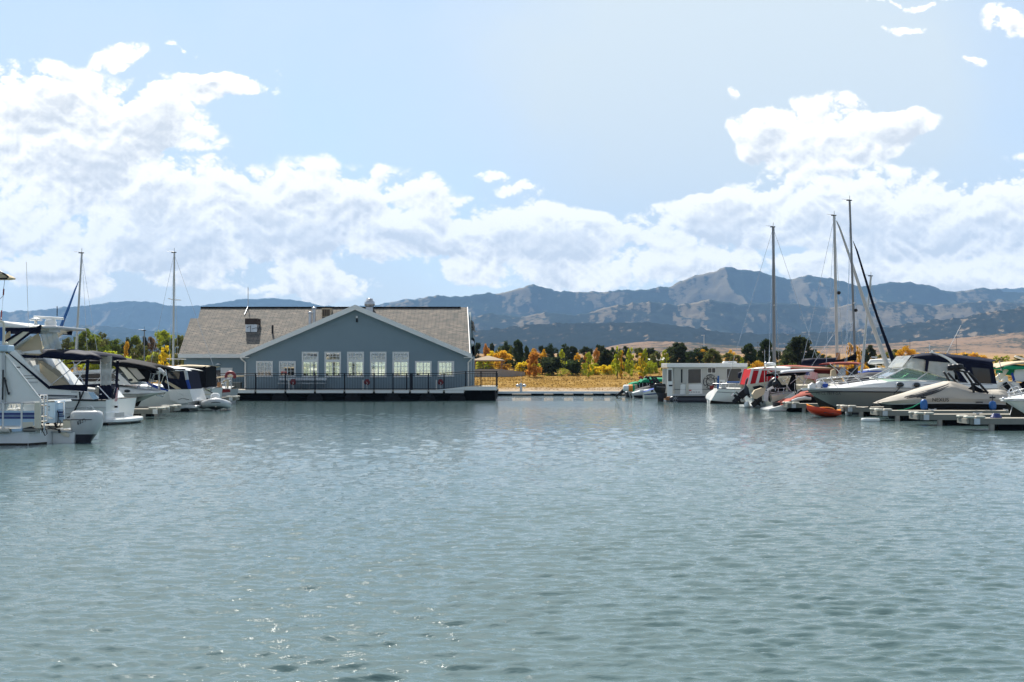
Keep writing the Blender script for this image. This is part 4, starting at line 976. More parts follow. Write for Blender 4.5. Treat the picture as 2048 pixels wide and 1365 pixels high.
    e=MB(); a,c=b.p(1987,738,-1.2),b.p(1994,774,-1.2); e.add([a,c,(c[0],1.2,c[2]),(a[0],1.2,a[2])],[(0,1,2,3)]); e.build('aft_curtain',M['navy'],b.root).modifiers.new('s','SOLIDIFY').thickness=.02
    # seats and helm inside
    b.panel([(1862,729),(1876,724),(1890,745),(1898,757),(1868,748)],-.6,.45,M['cream'],'helm_seat')
    b.panel([(1826,727),(1838,722),(1838,738),(1826,738)],-.4,.8,M['gel'],'dash')
    # radar arch
    for yy in (-1.24,1.12):
        pts=[(1862,705),(1880,709),(1898,718),(1914,731),(1930,748),(1944,767)]; mb=MB(); secs=[]
        for i,(px,py) in enumerate(pts):
            wd=5.0+1.6*i; a=b.p(px-wd*.5,py+.6,yy); c=b.p(px+wd*.5,py-.6,yy); secs.append([a,c,(c[0],c[1]+.10,c[2]),(a[0],a[1]+.10,a[2])])
        mb.loft(secs,closed=True,sm=False); mb.build('radar_arch',M['gel'],b.root)
    b.tube([(1864,704.5,-1.2),(1864,703.8,0),(1864,704.5,1.2)],.06,M['gel'],'arch_top')
    b.tube([(1894,706,.4),(1922,651,.5)],.012,M['flag_white'],'antenna'); b.tube([(1859,702,0),(1859,690,0)],.02,M['steel'],'light_mast')
    b.rail([(1770,753.5),(1735,752.5),(1700,753.5),(1665,756.5),(1635,759.5)],[(1785,757),(1752,765),(1712,771),(1682,775),(1648,777)],6,inset=.10)
    # anchor pulpit
    an=MB(); a=b.p(1618,778,0); an.box(a[0]-.35,a[0]+.5,-.16,.16,a[2]-.05,a[2]+.03); an.build('bow_pulpit',M['gel'],b.root)
    an=MB(); an.tube([(a[0]-.30,0,a[2]-.02),(a[0]-.55,0,a[2]-.20)],.04); an.tube([(a[0]-.62,-.16,a[2]-.05),(a[0]-.62,0,a[2]-.26),(a[0]-.62,.16,a[2]-.05)],.035); an.build('anchor',M['black'],b.root)
    # deck clutter: folded chair, cushion
    b.panel([(1635,766),(1641,762),(1648,764),(1646,774),(1633,775)],-.25,.3,M['alu'],'deck_locker'); b.panel([(1645,770),(1651,765),(1657,768),(1655,776),(1645,776)],-.3,.3,M['blue_canvas'],'cushion'); b.panel([(1619,771),(1626,766),(1632,769),(1631,777),(1619,777)],-.2,.3,M['flag_white'],'windlass')
    # mooring line
    b.tube([(1800,776,-1.52),(1791,785,-1.6),(1779,797,-1.9),(1764,805,-2.2)],.018,M['black'],'mooring_line')
cruiser_right()

# ---------------------------------------------------------------- grey covered runabout
def covered_runabout():
    b=Boat('covered_runabout','runabout under a grey fitted cover with dark swoosh stripes and folded tower','boat',1890,46.8,2.4)
    b.botmat=1
    sheer=[(2040,803),(1980,799),(1900,797),(1850,798),(1800,801),(1775,804),(1753,806)]
    low=[(2036,832),(1980,834),(1900,834),(1850,834),(1815,832),(1790,824),(1768,812)]
    b.hull(sheer,low,[M['hull_shade'],M['black'],M['gel_grey'],M['grey_canvas']],rows=((0,.72,1),(.72,.79,2),(.79,1,3)),flare=.85,keel=-.3)
    # cover
    top=[(2040,797),(2018,791),(1999,779),(1976,781),(1955,779),(1939,777),(1918,769),(1898,762),(1870,769),(1842,776),(1810,786),(1780,794),(1753,803)]
    edge=[(2040,804),(2020,801.5),(2000,800.5),(1976,799.5),(1955,798.5),(1939,798),(1918,797.5),(1898,797),(1870,797.5),(1842,798.5),(1810,800.5),(1780,803.8),(1753,807)]
    cv=b.shell(top,edge,1.21,M['grey_canvas'],'fitted_cover',.45,.07,40,cap=(True,True),bow=.80)
    T=resample(top,60)
    # swoosh stripes lie a few mm proud of the cover
    def surf(px,f):
        t_=np.interp(-px,[-q[0] for q in top],np.arange(len(top)))/(len(top)-1); py=np.interp(t_*(len(top)-1),np.arange(len(top)),[q[1] for q in top]); pe=np.interp(t_*(len(top)-1),np.arange(len(top)),[q[1] for q in edge])
        w=1.21*(1-.80*max(0,(t_-.4)/.6)**2); S=.45
        a=b.p(px,py,-w*S); e=b.p(px,pe,-w); zt=b.p(px,py,0)[2]-.07
        sh=(a[0],-w*S,zt); zm=zt+(e[2]-zt)*.25; mid=(sh[0]+(e[0]-sh[0])*.2,-w*(S+.82*(1-S)),zm)
        if f<.5: k=f/.5; p=[sh[i]+(mid[i]-sh[i])*k for i in range(3)]
        else: k=(f-.5)/.5; p=[mid[i]+(e[i]-mid[i])*k for i in range(3)]
        return (p[0],p[1]-.012,p[2]+.012)
    for (x0,f0,x1,f1,wd) in ((1897,.10,1806,.62,.10),(1893,.34,1812,.80,.075),(1884,.52,1832,.86,.05)):
        mb=MB(); secs=[]
        for i in range(16):
            k=i/15; px=x0+(x1-x0)*k; f=f0+(f1-f0)*k**.7; w=wd*math.sin(math.pi*min(1,.25+.75*(1-k)))+.01
            a,c=surf(px,max(0,f-w)),surf(px,min(.98,f+w)); secs.append([a,c])
        mb.loft(secs,cap=(False,False)); o=mb.build('cover_stripe',M['char_canvas'],b.root); o.modifiers.new('s','SOLIDIFY').thickness=.004
    text_mesh('NEXUS',.22,M['ink'],'name_lettering',b.root,(b.p(1881,797.5,-1.23)[0],-1.235,b.p(1881,797.5,-1.2)[2]-.06))
    # folded wake tower with speakers
    b.tubes([[(1938,746,-1.15),(1950,758,-1.18),(1976,787,-1.2)],[(1928,744,-1.1),(1943,765,-1.15),(1948,786,-1.2)]],.05,M['black'],'tower_arm',mirror=True)
    b.tubes([[(1938,746,-1.15),(1938,744,0),(1938,746,1.15)],[(1943,768,-1.16),(1958,770,-1.18)]],.045,M['black'],'tower_bar')
    for px,py in ((1903,736),(1911,735),(1920,734)):
        c=b.p(px,py,-1.0); mb=MB(); mb.lathe([(.02,-.16),(.12,-.15),(.13,0),(.10,.12),(.03,.15)],c,12,axis='x'); mb.build('tower_speaker',M['black'],b.root)
    b.tubes([[(1900,738,-1.0),(1934,745,-1.1)],[(1900,733,-.9),(1932,738,-1.0)],[(1907,740,-1.0),(1915,752,-1.05),(1918,763,-1.1)]],.04,M['black'],'rack')
    b.panel([(1936,778),(1960,786),(1975,786),(1948,770)],-.9,.02,M['black_canvas'],'cover_gap')
    # snaps, vents and bow hardware
    for px,py in ((1847,796),(1985.5,795.5)): b.panel([(px-5.5,py-1.6),(px+5.5,py-1.6),(px+5.5,py+1.4),(px-5.5,py+1.4)],-1.235,.03,M['black'],'cleat')
    b.panel([(1952,804),(1966,804),(1966,806),(1952,806)],-1.235,.03,M['black'],'vent')
    mb=MB(); a=b.p(1757,807,-.1); mb.tube([(a[0]-.05,-.15,a[2]+.04),(a[0]+.1,-.2,a[2]-.08),(a[0]+.3,-.45,a[2]-.06)],.035); mb.build('bow_strap',M['black'],b.root)
    b.tube([(1842,806,-1.24),(1825,815,-1.5),(1808,820,-1.62),(1795,821,-1.7)],.022,M['green'],'mooring_line'); b.tube([(1754,808,-.1),(1735,815.5,-.4),(1712,817,2.2)],.018,M['black'],'bow_line')
covered_runabout()
fender(1848,799,821.5,46.45,0,'blue fender hanging forward on the grey covered runabout, below its bow',.14)
fender(1985.5,802,821.5,46.45,0,'blue fender hanging aft on the grey covered runabout near its stern',.14)

# ---------------------------------------------------------------- bow at the right edge
def bow_right():
    b=Boat('bowrider','white boat bow entering at the right edge above the nearest finger docks','boat',2060,39.45,1.95)
    sheer=[(2330,800),(2250,799),(2150,798),(2080,797.8),(2030,798),(2005,799)]
    low=[(2330,856),(2250,857),(2150,856),(2100,850),(2052,832),(2012,805)]
    b.botmat=1
    b.hull(sheer,low,[M['gel'],M['brown_dark'],M['stripe_dark']],rows=((0,.10,1),(.10,.86,0),(.86,1,0)),flare=.7)
    b.rub(-.06,.03,M['gel_grey']); b.deck(M['gel'],.02,.0)
    b.shell([(2300,768),(2200,772),(2120,780),(2070,786),(2030,793),(2010,797.5)],[(2300,798),(2200,798),(2120,797.5),(2070,797.5),(2030,798),(2010,798.6)],.85,M['gel'],'foredeck',.7,.08,14,cap=(True,True),bow=.7)
    b.rail([(2075,774),(2045,778),(2018,786)],[(2085,787),(2055,791),(2022,797)],4,inset=.08)
    c=b.p(2010,799,0); mb=MB(); mb.lathe([(.02,-.1),(.06,-.08),(.06,.08),(.02,.1)],(c[0],c[1],c[2]+.02),8,axis='x'); mb.build('bow_roller',M['steel'],b.root)
    b.tube([(2008,801,-.05),(2025,812,-.25),(2020,830,-.8)],.012,M['flag_white'],'mooring_line')
bow_right()

# ---------------------------------------------------------------- boat with green canopy behind, right edge
def green_canopy_boat():
    b=Boat('cabin_boat','white cabin boat with green bimini and pale hard top at the far right','boat',2030,56.5,2.6)
    sheer=[(1992,779),(2050,777),(2120,775),(2200,772)]; low=[(1995,818),(2050,819),(2120,819),(2170,816)]
    b.hull(sheer,low,[M['gel']],flare=.85); b.deck(M['gel'])
    b.shell([(1990,734),(2010,727),(2030,723),(2050,721.5),(2090,721),(2140,724)],[(1991,736.5),(2010,733),(2030,729),(2050,728),(2090,728),(2140,730)],1.2,M['tan'],'hard_top',.7,.04,12)
    b.shell([(2003,737),(2008,730),(2020,729),(2040,731),(2060,731),(2100,732)],[(2002,743),(2010,738),(2020,738),(2040,739),(2060,739),(2100,740)],1.3,M['green'],'bimini',.85,.05,12)
    b.panel([(1992,740),(2005,741),(2006,746),(1992,748)],-1.0,.02,M['green'],'canvas_roll')
    b.panel([(2016,739),(2031,739),(2026,752),(2012,750)],-.8,.03,M['green'],'canvas_drop')
    b.panel([(2031,740),(2050,738),(2050,765),(2026,763)],-1.0,.12,M['gel'],'arch_side'); b.panel([(1992,755),(2010,739),(2018,741),(2001,762),(1993,764)],-.9,.12,M['cream'],'windscreen_panel')
    b.panel([(2060,742),(2140,742),(2140,776),(2060,776)],-1.1,.1,M['gel'],'cabin_side')
    b.panel([(2001,747),(2016,747),(2018,750),(2003,751)],-.7,.4,M['gel_grey'],'helm_seat'); b.panel([(2006,752),(2015,752),(2017,762),(2004,762)],-.7,.3,M['gel'],'seat_base')
    b.panel([(2022,748),(2026,745),(2032,764),(2028,768)],-1.2,.02,M['blue_canvas'],'furled_flag')
    b.panel([(2006,768),(2014,764),(2027,782),(2016,787)],-1.36,.04,M['black_canvas'],'spray_panel'); b.panel([(2039,768),(2054,760),(2058,780),(2050,784)],-1.36,.04,M['black_canvas'],'spray_panel')
    b.tubes([[(2000,775,-1.34),(2030,762,-1.34),(2060,764,-1.34)],[(2003,772,-1.36),(2022,787,-1.36)],[(2014,764,-1.36),(2032,786,-1.36)],[(2020,768,-1.3),(2052,786,-1.3)],[(1999,777,-1.3),(2010,789,-1.3)],[(2035,785,-1.3),(2050,762,-1.3)],[(1996,745,-1.1),(2000,760,-1.2)],[(2003,742,-1.2),(1999,722,-1.0)]],.022,M['steel'],'stern_rail')
    b.tube([(2030,713,-.4),(2050,720,-.4)],.05,M['gel'],'radar_bar')
    b.panel([(1992,766),(2012,762),(2040,766),(2060,772),(2060,782),(1992,781)],-1.28,.05,M['gel'],'coaming')
green_canopy_boat()

# ---------------------------------------------------------------- orange kayak, white board
def kayak():
    d=49.2; t=thing('kayak','orange kayak floating under the bow of the big white cruiser','kayak',(wx(1650,d),d,.10),math.radians(36))
    t.rotation_euler=(math.radians(-16),math.radians(7),math.radians(36))
    n=15; secs=[]; dk=[]
    for i in range(n):
        u=i/(n-1)*2-1; x=u*1.15; w=.32*(1-abs(u)**2.2)+.012; k=.10+.26*abs(u)**2.5
        secs.append([(x,w,.16+.14*abs(u)**2),(x,w*.95,.02+k*.3),(x,w*.5,-.10+k*.6),(x,0,-.13+k*.7),(x,-w*.5,-.10+k*.6),(x,-w*.95,.02+k*.3),(x,-w,.16+.14*abs(u)**2)]); dk.append([(x,w,.16+.14*abs(u)**2),(x,0,.22+.16*abs(u)**2),(x,-w,.16+.14*abs(u)**2)])
    MB().loft(secs,cap=(True,True)).build('hull',M['orange'],t); MB().loft(dk[:5],cap=(False,False)).loft(dk[9:],cap=(False,False)).build('deck',M['orange_light'],t)
    MB().box(-.35,.3,-.25,.25,.0,.05).build('seat',M['black'],t); c=MB(); c.tube([(.55*math.cos(a),.33*math.sin(a),.22) for a in np.linspace(0,6.28,20)[:-1]],.025,5,closed=True); c.build('cockpit_rim',M['orange_light'],t)
kayak()
def paddleboard():
    d=44.9; t=thing('dock_step','flat white float board on the water at the end of the finger dock','float',(wx(1741,d),d,.03))
    s=[]
    for z,k in ((-.05,.9),(0,1),(.06,1),(.10,.93)): s.append([(.36*k*math.copysign(abs(math.cos(a))**.7,math.cos(a)),.3*k*math.sin(a),z) for a in np.linspace(0,6.28,25)[:-1]])
    MB().loft(s,closed=True).build('board',M['gel'],t)
paddleboard()
if True:
    fender(1697,820,834,51.0,0,'grey ball-ended fender in the water by the cruiser bow',.14,'gel_grey')
# ---------------------------------------------------------------- white houseboat with fire emblem
def houseboat_right():
    b=Boat('houseboat','white pontoon houseboat with a fire emblem on its side and a black outboard','boat',1415,73.2,2.6)
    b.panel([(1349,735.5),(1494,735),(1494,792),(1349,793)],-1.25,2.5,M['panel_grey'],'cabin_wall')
    for px in (1370,1406,1439,1472): b.panel([(px-.25,737),(px+.25,737),(px+.25,789),(px-.25,789)],-1.256,.005,M['gel_grey'],'panel_seam')
    b.tubes([[(1349,779.5,-1.26),(1410,779,-1.26),(1493,784,-1.26)]],.018,M['stripe_dark'],'side_stripe')
    r=MB(); a,c=b.p(1334,727,-1.4),b.p(1495,735.5,-1.4); r.box(a[0],c[0],-1.42,1.42,c[2],a[2]); r.build('roof',M['gel'],b.root,bevel=.02)
    b.tubes([[(1334,735,-1.43),(1495,734.6,-1.43)]],.02,M['gel_grey'],'roof_trim')
    ac=MB(); a=b.p(1459,727,0); ac.loft([[(a[0]+sx*k,sy*k2,a[2]+z) for sx,sy in ((-.42,-.35),(.42,-.35),(.42,.35),(-.42,.35))] for k,k2,z in ((1,1,0),(1,1,.07),(.85,.85,.13))],closed=True,sm=False); o=ac.build('roof_hatch',M['gel'],b.root)
    MB().box(a[0]-.15,a[0]+.22,-.352,-.30,a[2]+.03,a[2]+.09).build('vent',M['gel_grey'],o)
    # porch with narrow end pillar
    a,c=b.p(1335,737,-1.25),b.p(1345,793,-1.25)
    for y0 in (-1.25,1.10): MB().box(a[0],c[0],y0,y0+.15,c[2],a[2]).build('porch_post',M['gel'],b.root)
    b.panel([(1336.5,740),(1343.5,740),(1343.5,763),(1336.5,763)],-1.262,.01,M['tinted'],'porch_window'); b.panel([(1338,770),(1345,770),(1345,773),(1338,773)],-1.27,.015,M['dark'],'grab_plate')
    b.panel([(1346,737),(1359,737),(1359,791),(1346,792)],-.9,.03,M['gel_grey'],'porch_wall'); b.panel([(1362,739),(1365,739),(1365,766),(1362,766)],-1.262,.01,M['dark'],'door_edge')
    for q in ([(1376.5,739),(1402,738.5),(1402,766.5),(1376.5,767)],[(1416,737),(1423,737),(1423,746),(1416,746)],[(1424.3,737),(1431,737),(1431,746),(1424.3,746)],[(1454,738.5),(1483,738),(1483,765),(1454,765.5)]):
        (x0,y0),(x1,y1)=q[0],q[2]; o=b.panel([(x0-.8,y0-.8),(x1+.8,y0-.8),(x1+.8,y1+.8),(x0-.8,y1+.8)],-1.262,.011,M['gel'],'window_frame'); b.panel(q,-1.275,.012,M['tinted'],'pane',parent=o)
    # emblem: maltese cross outline with lettering
    cx,cy=1421.3,764; k=b.dn/F
    c=b.p(cx,cy,-1.27); e=MB(); yy=-1.272
    def ring(r): e.tube([(c[0]+r*math.cos(a),yy,c[2]+r*math.sin(a)) for a in np.linspace(0,2*math.pi,33)[:-1]],.024,4,closed=True)
    ring(8.2*k)
    for j in range(4):
        A=math.pi/2*j
        def pt(r,a): return (c[0]+r*k*math.cos(A+a),yy,c[2]+r*k*math.sin(A+a))
        e.tube([pt(8.6,-.66),pt(14.0,-.60),pt(14.1,-.3),pt(14.6,0),pt(14.1,.3),pt(14.0,.60),pt(8.6,.66)],.024,4)
    o=e.build('emblem',M['ink'],b.root)
    for t,s,dx,dz in (('FIRE',.13,0,11.2*k),('Boat',.15,0,3.9*k),('of',.11,0,.2*k),('Fools',.15,0,-3.6*k)):
        text_mesh(t,s,M['ink'],'lettering',o,(c[0]+dx,yy-.004,c[2]+dz))
    text_mesh('7',.14,M['ink'],'lettering',o,(c[0]-11*k,yy-.004,c[2]))
    # side gate panel, deck and pontoon
    b.panel([(1361,771),(1364,769),(1404,769),(1405,788),(1360,789)],-1.275,.012,M['gel'],'side_gate')
    for px in (1378,1383,1388,1393,1398): b.panel([(px-1.8,784.1),(px+1.8,784.1),(px+1.8,785.2),(px-1.8,785.2)],-1.279,.003,M['stripe_dark'],'worn_marking')
    b.panel([(1378,780),(1383,780),(1383,782),(1378,782)],-1.279,.003,M['red'],'sticker')
    d=MB(); a,e_=b.p(1346,788.5,-1.35),b.p(1500,792,-1.35); d.box(a[0],e_[0],-1.36,1.36,e_[2],a[2]); d.build('deck',M['gel_grey'],b.root)
    z0=b.p(1400,797,-1.3)[2]
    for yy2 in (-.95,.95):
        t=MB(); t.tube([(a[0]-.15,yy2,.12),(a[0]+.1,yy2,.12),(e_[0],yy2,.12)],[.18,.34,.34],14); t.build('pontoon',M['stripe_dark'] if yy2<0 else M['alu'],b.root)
    b.panel([(1352,792.2),(1500,792.2),(1500,803),(1352,803)],-1.0,.05,M['stripe_dark'],'skirt')
    b.panel([(1372,768),(1377,768),(1377.5,791),(1372,791)],-1.37,.06,M['pad'],'fender_board')
    b.tubes([[(1347,782,-1.2),(1348,778,-1.2),(1356,778,-1.2),(1357,790,-1.2)],[(1350,782,-.9),(1351,779,-.9),(1359,779,-.9),(1360,790,-.9)]],.02,M['steel'],'boarding_rail')
    w=MB(); 
    for kx in (1349,1353): 
        q=b.p(kx,797,-1.3); w.tube([(q[0],q[1],q[2]+.3*math.sin(a)) if False else (q[0]+.10*math.sin(a*2),q[1],q[2]+.22*math.cos(a)) for a in np.linspace(0,6.28,16)],.015,4)
    w.build('hanging_hose',M['alu'],b.root)
    tr=MB(); a=b.p(1331,796,-.2); e_=b.p(1352,794,-.2); tr.box(a[0],e_[0],-.5,.5,e_[2]-.22,e_[2]); tr.build('motor_bracket',M['teak'],b.root)
    q=b.p(1330,789.5,-.1); outboard(b.root,(q[0],-.25,q[2]+.05),.98,.05,-1,trim='galv')
    # cupola of stern gear: small heater box
    b.panel([(1439,760),(1450,760),(1450,778),(1439,778)],-1.31,.05,M['gel'],'locker_door'); b.panel([(1440.5,764),(1444.5,764),(1444.5,770),(1440.5,770)],-1.316,.005,M['dark'],'lock')
houseboat_right()

# ---------------------------------------------------------------- white sailboat, stern to the left
def sailboat_white():
    b=Boat('sailboat','white sailing boat with oval transom and tall grey mast beside the houseboat','boat',1500,69.0,2.5)
    sheer=[(1438,777),(1470,778.5),(1510,779),(1570,778),(1640,774),(1700,768)]; low=[(1421,803),(1450,806),(1510,807),(1570,806),(1630,803),(1685,795)]
    b.botmat=1
    b.hull(sheer,low,[M['gel'],M['brown_dark'],M['stripe_dark']],rows=((0,.07,1),(.07,.70,0),(.70,.74,2),(.74,.95,0),(.95,1,2)),flare=.72,stern=.72)
    tr=MB(); s=[]
    for k,(r,dx) in enumerate(((.02,-.07),(.8,-.06),(.97,-.03),(1.0,.03))):
        q=[]
        for j in range(24):
            a=2*math.pi*j/24; px=1427.5+7*0+ 9.5*math.sin(a)*.95*r*1.0; z=math.sin(a)*r; yv=math.cos(a)*.80*r
            c=b.p(1428.5+8.5*z,790-12.2*z,0); q.append((c[0]+dx-.40*yv,yv,c[2]))
        s.append(q)
    tr.loft(s,closed=True); tr.build('transom',M['gel'],b.root)
    b.deck(M['gel'],.1); 
    b.shell([(1500,772),(1520,766),(1560,764),(1610,766),(1650,771)],[(1498,778),(1520,777),(1560,776),(1610,775),(1652,772)],.75,M['gel'],'coachroof',.8,.06,10,cap=(True,True))
    b.tubes([[(1432,777,-.8),(1434,768,-.8),(1470,767,-1.0)],[(1450,778,-.95),(1451,767,-.95)],[(1470,779,-1.05),(1471,767,-1.05)],[(1434,768,-.8),(1434,768,.8)]],.015,M['steel'],'pushpit',mirror=True)
    b.tubes([[(1436,779,-.7),(1437,752,-.7)]],.06,M['blue'],'flag_staff'); 
    b.panel([(1443,768),(1453,768),(1453,779),(1443,779)],-.85,.06,M['gel_grey'],'lifebuoy_box'); b.panel([(1419.5,772.5),(1428,771),(1427,779),(1420,779)],-.5,.05,M['maroon'],'ensign')
    b.tubes([[(1454,765,-.9),(1500,764.5,-.9)],[(1482,765,-.9),(1482,778,-.9)]],.05,M['blue'],'dodger_bar')
    b.panel([(1487,769),(1494,768),(1495,778),(1485,778)],-.85,.3,M['teak'],'companionway')
    cv=[(1478,757),(1480,751),(1490,748),(1502,747.5),(1540,744)]; mb=MB(); mb.tube([b.p(p,q,0) for p,q in cv],[.08,.20,.22,.22,.18],8); mb.build('boom_cover',M['navy'],b.root)
    rig(b,(1549,776),(1546.5,455),0,.105,M['mast'],'mast',(612.,),(((1547,458,0),(1640,733,0)),((1546,458,0),(1452,770,0)),((1547,462,-.1),(1536,772,-1.15)),((1547,462,.1),(1560,772,1.15))),.010)
    for px,z0 in ((1529.5,700),(1539,690)): b.tube([(px,775,-.9),(px,z0,-.9)],.014,M['steel'],'antenna')
sailboat_white()

# ---------------------------------------------------------------- red canvas cruiser with outboards
def red_canvas_boat():
    b=Boat('red_canvas_boat','cream motorboat with a red canvas enclosure and white radar pod','boat',1550,61.0,2.3)
    sheer=[(1500,779),(1530,775),(1570,772),(1620,771),(1660,770)]; low=[(1506,812),(1540,815),(1580,815),(1630,812),(1655,795)]
    b.hull(sheer,low,[M['gel'],M['cream']],rows=((0,.8,0),(.8,1,1)),flare=.8); b.deck(M['cream'])
    b.panel([(1493,770),(1540,763),(1556,757),(1572,757),(1572,776),(1500,780)],-1.17,.10,M['cream'],'coaming',True)
    roof=[(1505,737.5),(1516,735),(1540,733),(1556,733),(1580,734)]
    b.shell(roof,[(1503,741),(1516,741),(1540,741),(1556,742),(1580,744)],1.08,M['white_canvas'],'canopy_roof',.8,.05,10)
    b.panel([(1505,738),(1537,737),(1560,740),(1556,758),(1535,764),(1499,769)],-1.06,.02,M['red'],'red_curtain',True)
    for q in ([(1503,738),(1508,737),(1500,770),(1494,771)],[(1519,737),(1525,737),(1517,767),(1511,768)]): b.panel(q,-1.08,.015,M['white_canvas'],'white_strip',True)
    a,c=b.p(1504,739,-1.06),b.p(1496,770,-1.06); m=MB(); m.add([a,c,(c[0],1.06,c[2]),(a[0],1.06,a[2])],[(0,1,2,3)]); m.build('aft_curtain',M['red'],b.root)
    rp=MB(); c=b.p(1541,729,0); rp.lathe([(.02,-.10),(.26,-.09),(.30,-.02),(.26,.07),(.1,.11),(.01,.115)],c,16); rp.build('radar_pod',M['gel'],b.root)
    b.tubes([[(1530,735,-.9),(1536,732,0),(1530,735,.9)],[(1549,780,-1.15),(1551,731,-.9)],[(1528,735,-1.0),(1545,750,-1.1)]],.05,M['cream'],'radar_arch')
    sp=MB(); c=b.p(1532,728,-.3); sp.lathe([(.02,-.1),(.1,-.07),(.11,0),(.07,.08),(.01,.11)],c,10,axis='x'); sp.build('searchlight',M['steel'],b.root)
    b.tube([(1536,731,-.4),(1541,713,-.4)],.015,M['flag_white'],'light_staff'); b.tube([(1529,770,-1.12),(1529,726,-1.0)],.018,M['flag_white'],'antenna')
    b.panel([(1505,774),(1520,771),(1528,774),(1520,783),(1510,781)],-1.22,.04,M['glass'],'port_window')
    b.tubes([[(1519,770,-1.2),(1520,782,-1.2)],[(1524,769,-1.2),(1526,782,-1.2)],[(1531,768,-1.2),(1532,782,-1.2)]],.014,M['steel'],'grab_rail')
    q=b.p(1504,786,-.5); outboard(b.root,(q[0],-.55,q[2]),1.0,.85,-1,leg='black')
    sw=MB(); a,c=b.p(1494,812,-1.1),b.p(1510,817,-1.1); sw.box(a[0],c[0],-1.0,1.0,.02,.12); sw.build('swim_platform',M['gel'],b.root)
    lw=MB(); c=b.p(1494,811,-1.0); lw.lathe([(.02,-.12),(.12,-.1),(.16,.05),(.13,.2),(.03,.25)],(c[0],c[1],.1),10); lw.build('stern_fender',M['gel'],b.root)
red_canvas_boat()
def small_cream_boat():
    b=Boat('open_motorboat','small cream open motorboat with raised black outboard and grey bimini','boat',1590,58.6,2.0)
    sheer=[(1543,790),(1570,785),(1610,781),(1660,778),(1700,776)]; low=[(1546,815),(1580,818),(1620,818),(1660,814),(1690,800)]
    b.hull(sheer,low,[M['cream'],M['gel_grey']],rows=((0,.9,0),(.9,1,1)),flare=.82); b.deck(M['cream'])
    b.panel([(1505,789),(1510,781),(1524,776),(1532,777),(1528,789),(1514,798),(1508,798)],-1.02,.30,M['tan'],'tilted_seat')
    b.panel([(1526,783),(1538,783),(1536,803),(1528,803)],-1.0,.35,M['gel_grey'],'transom_box')
    roof=[(1560,742),(1580,739.5),(1605,738),(1626,738.5)]; b.shell(roof,[(1559,748),(1580,746),(1605,745),(1627,744)],1.0,M['gel_grey'],'bimini',.85,.04,8)
    b.shell([(1547,747),(1570,744),(1600,743),(1612,743)],[(1546,754),(1570,752),(1600,752),(1611,750)],.9,M['black_canvas'],'canvas_boot',.85,.04,8)
    b.tubes([[(1551,745,-1.0),(1569,764,-1.0),(1582,783,-1.0)],[(1600,752,-1.0),(1580,768,-1.0)],[(1589,748,-1.0),(1614,770,-1.0)],[(1551,740,-.9),(1551,782,-1.0)],[(1620,744,-1.0),(1600,783,-1.0)]],.018,M['steel'],'bimini_frame',mirror=True)
    b.panel([(1585,752),(1590,750),(1592,757),(1592.5,784),(1578,784),(1577.5,772)],-.8,.25,M['black_canvas'],'covered_console')
    b.panel([(1561,771),(1573,770),(1571,783),(1561,783)],-.6,.25,M['black_canvas'],'covered_seat')
    bb=MB(); c=b.p(1551,768.5,-1.05); bb.lathe([(.02,-.17),(.12,-.15),(.18,0),(.13,.14),(.03,.17)],c,12); bb.build('kettle_grill',M['black'],b.root)
    b.tubes([[(1540,792,-1.0),(1541,778,-1.0),(1575,776,-1.0),(1580,782,-1.0)],[(1556,791,-1.0),(1557,777,-1.0)],[(1567,790,-1.0),(1568,777,-1.0)],[(1589.5,784,-1.0),(1589.5,767,-1.0)],[(1542,786,-1.0),(1578,782,-1.0)]],.016,M['steel'],'side_rail')
    q=b.p(1547,794,-.3); outboard(b.root,(q[0],-.35,q[2]),1.05,.95,-1)
    b.panel([(1533,779),(1548,771),(1549,775),(1536,783)],-1.03,.03,M['gel'],'engine_well')
small_cream_boat()
def maroon_runabout():
    b=Boat('maroon_runabout','low runabout with rust and black canvas cover and white swim platform','boat',1610,56.3,2.2)
    sheer=[(1567,806),(1590,800),(1620,794),(1660,791),(1700,790)]; low=[(1572,818),(1600,822),(1640,822),(1670,818),(1692,805)]
    b.hull(sheer,low,[M['black'],M['black']],flare=.85); 
    b.shell([(1561,808),(1575,798),(1590,788),(1605,784),(1640,779),(1680,782),(1700,788)],[(1564,810),(1580,808),(1595,806),(1615,803),(1645,797),(1680,792),(1701,791)],1.08,M['rust'],'fitted_cover',.45,.05,16,cap=(True,True))
    b.panel([(1588,806),(1614,790),(1640,801),(1640,812),(1600,810)],-1.13,.03,M['black_canvas'],'side_cover')
    c=MB(); c.tube([b.p(1584,803,-1.17),b.p(1596,799,-1.17),b.p(1610,797,-1.17),b.p(1622,798,-1.17)],[.07,.09,.09,.07],8); c.build('rolled_tube',M['gel_grey'],b.root)
    b.panel([(1568,797),(1586,786),(1592,783),(1600,786),(1580,797)],-.9,.03,M['gel_grey'],'sun_pad')
    p=MB(); a,e=b.p(1539,818,-1.1),b.p(1573,820,-1.1); p.prism([(a[0],-1.0,.02),(e[0],-1.0,.02),(e[0]+.15,-1.0,.26),(e[0]-.1,-1.0,.30),(a[0],-1.0,.10)],(0,2.0,0)); p.build('swim_platform',M['gel'],b.root)
    b.panel([(1564,811),(1573,808.5),(1581,811),(1577,817),(1565,816)],-1.06,.05,M['gel_grey'],'step_pad')
    g=MB(); q=b.p(1551,808,-.3); g.box(q[0]-.12,q[0]+.18,-.55,-.2,-.2,.42); g.box(q[0]-.4,q[0]-.1,-.42,-.32,.0,.12); g.build('stern_drive',M['black'],b.root)
maroon_runabout()
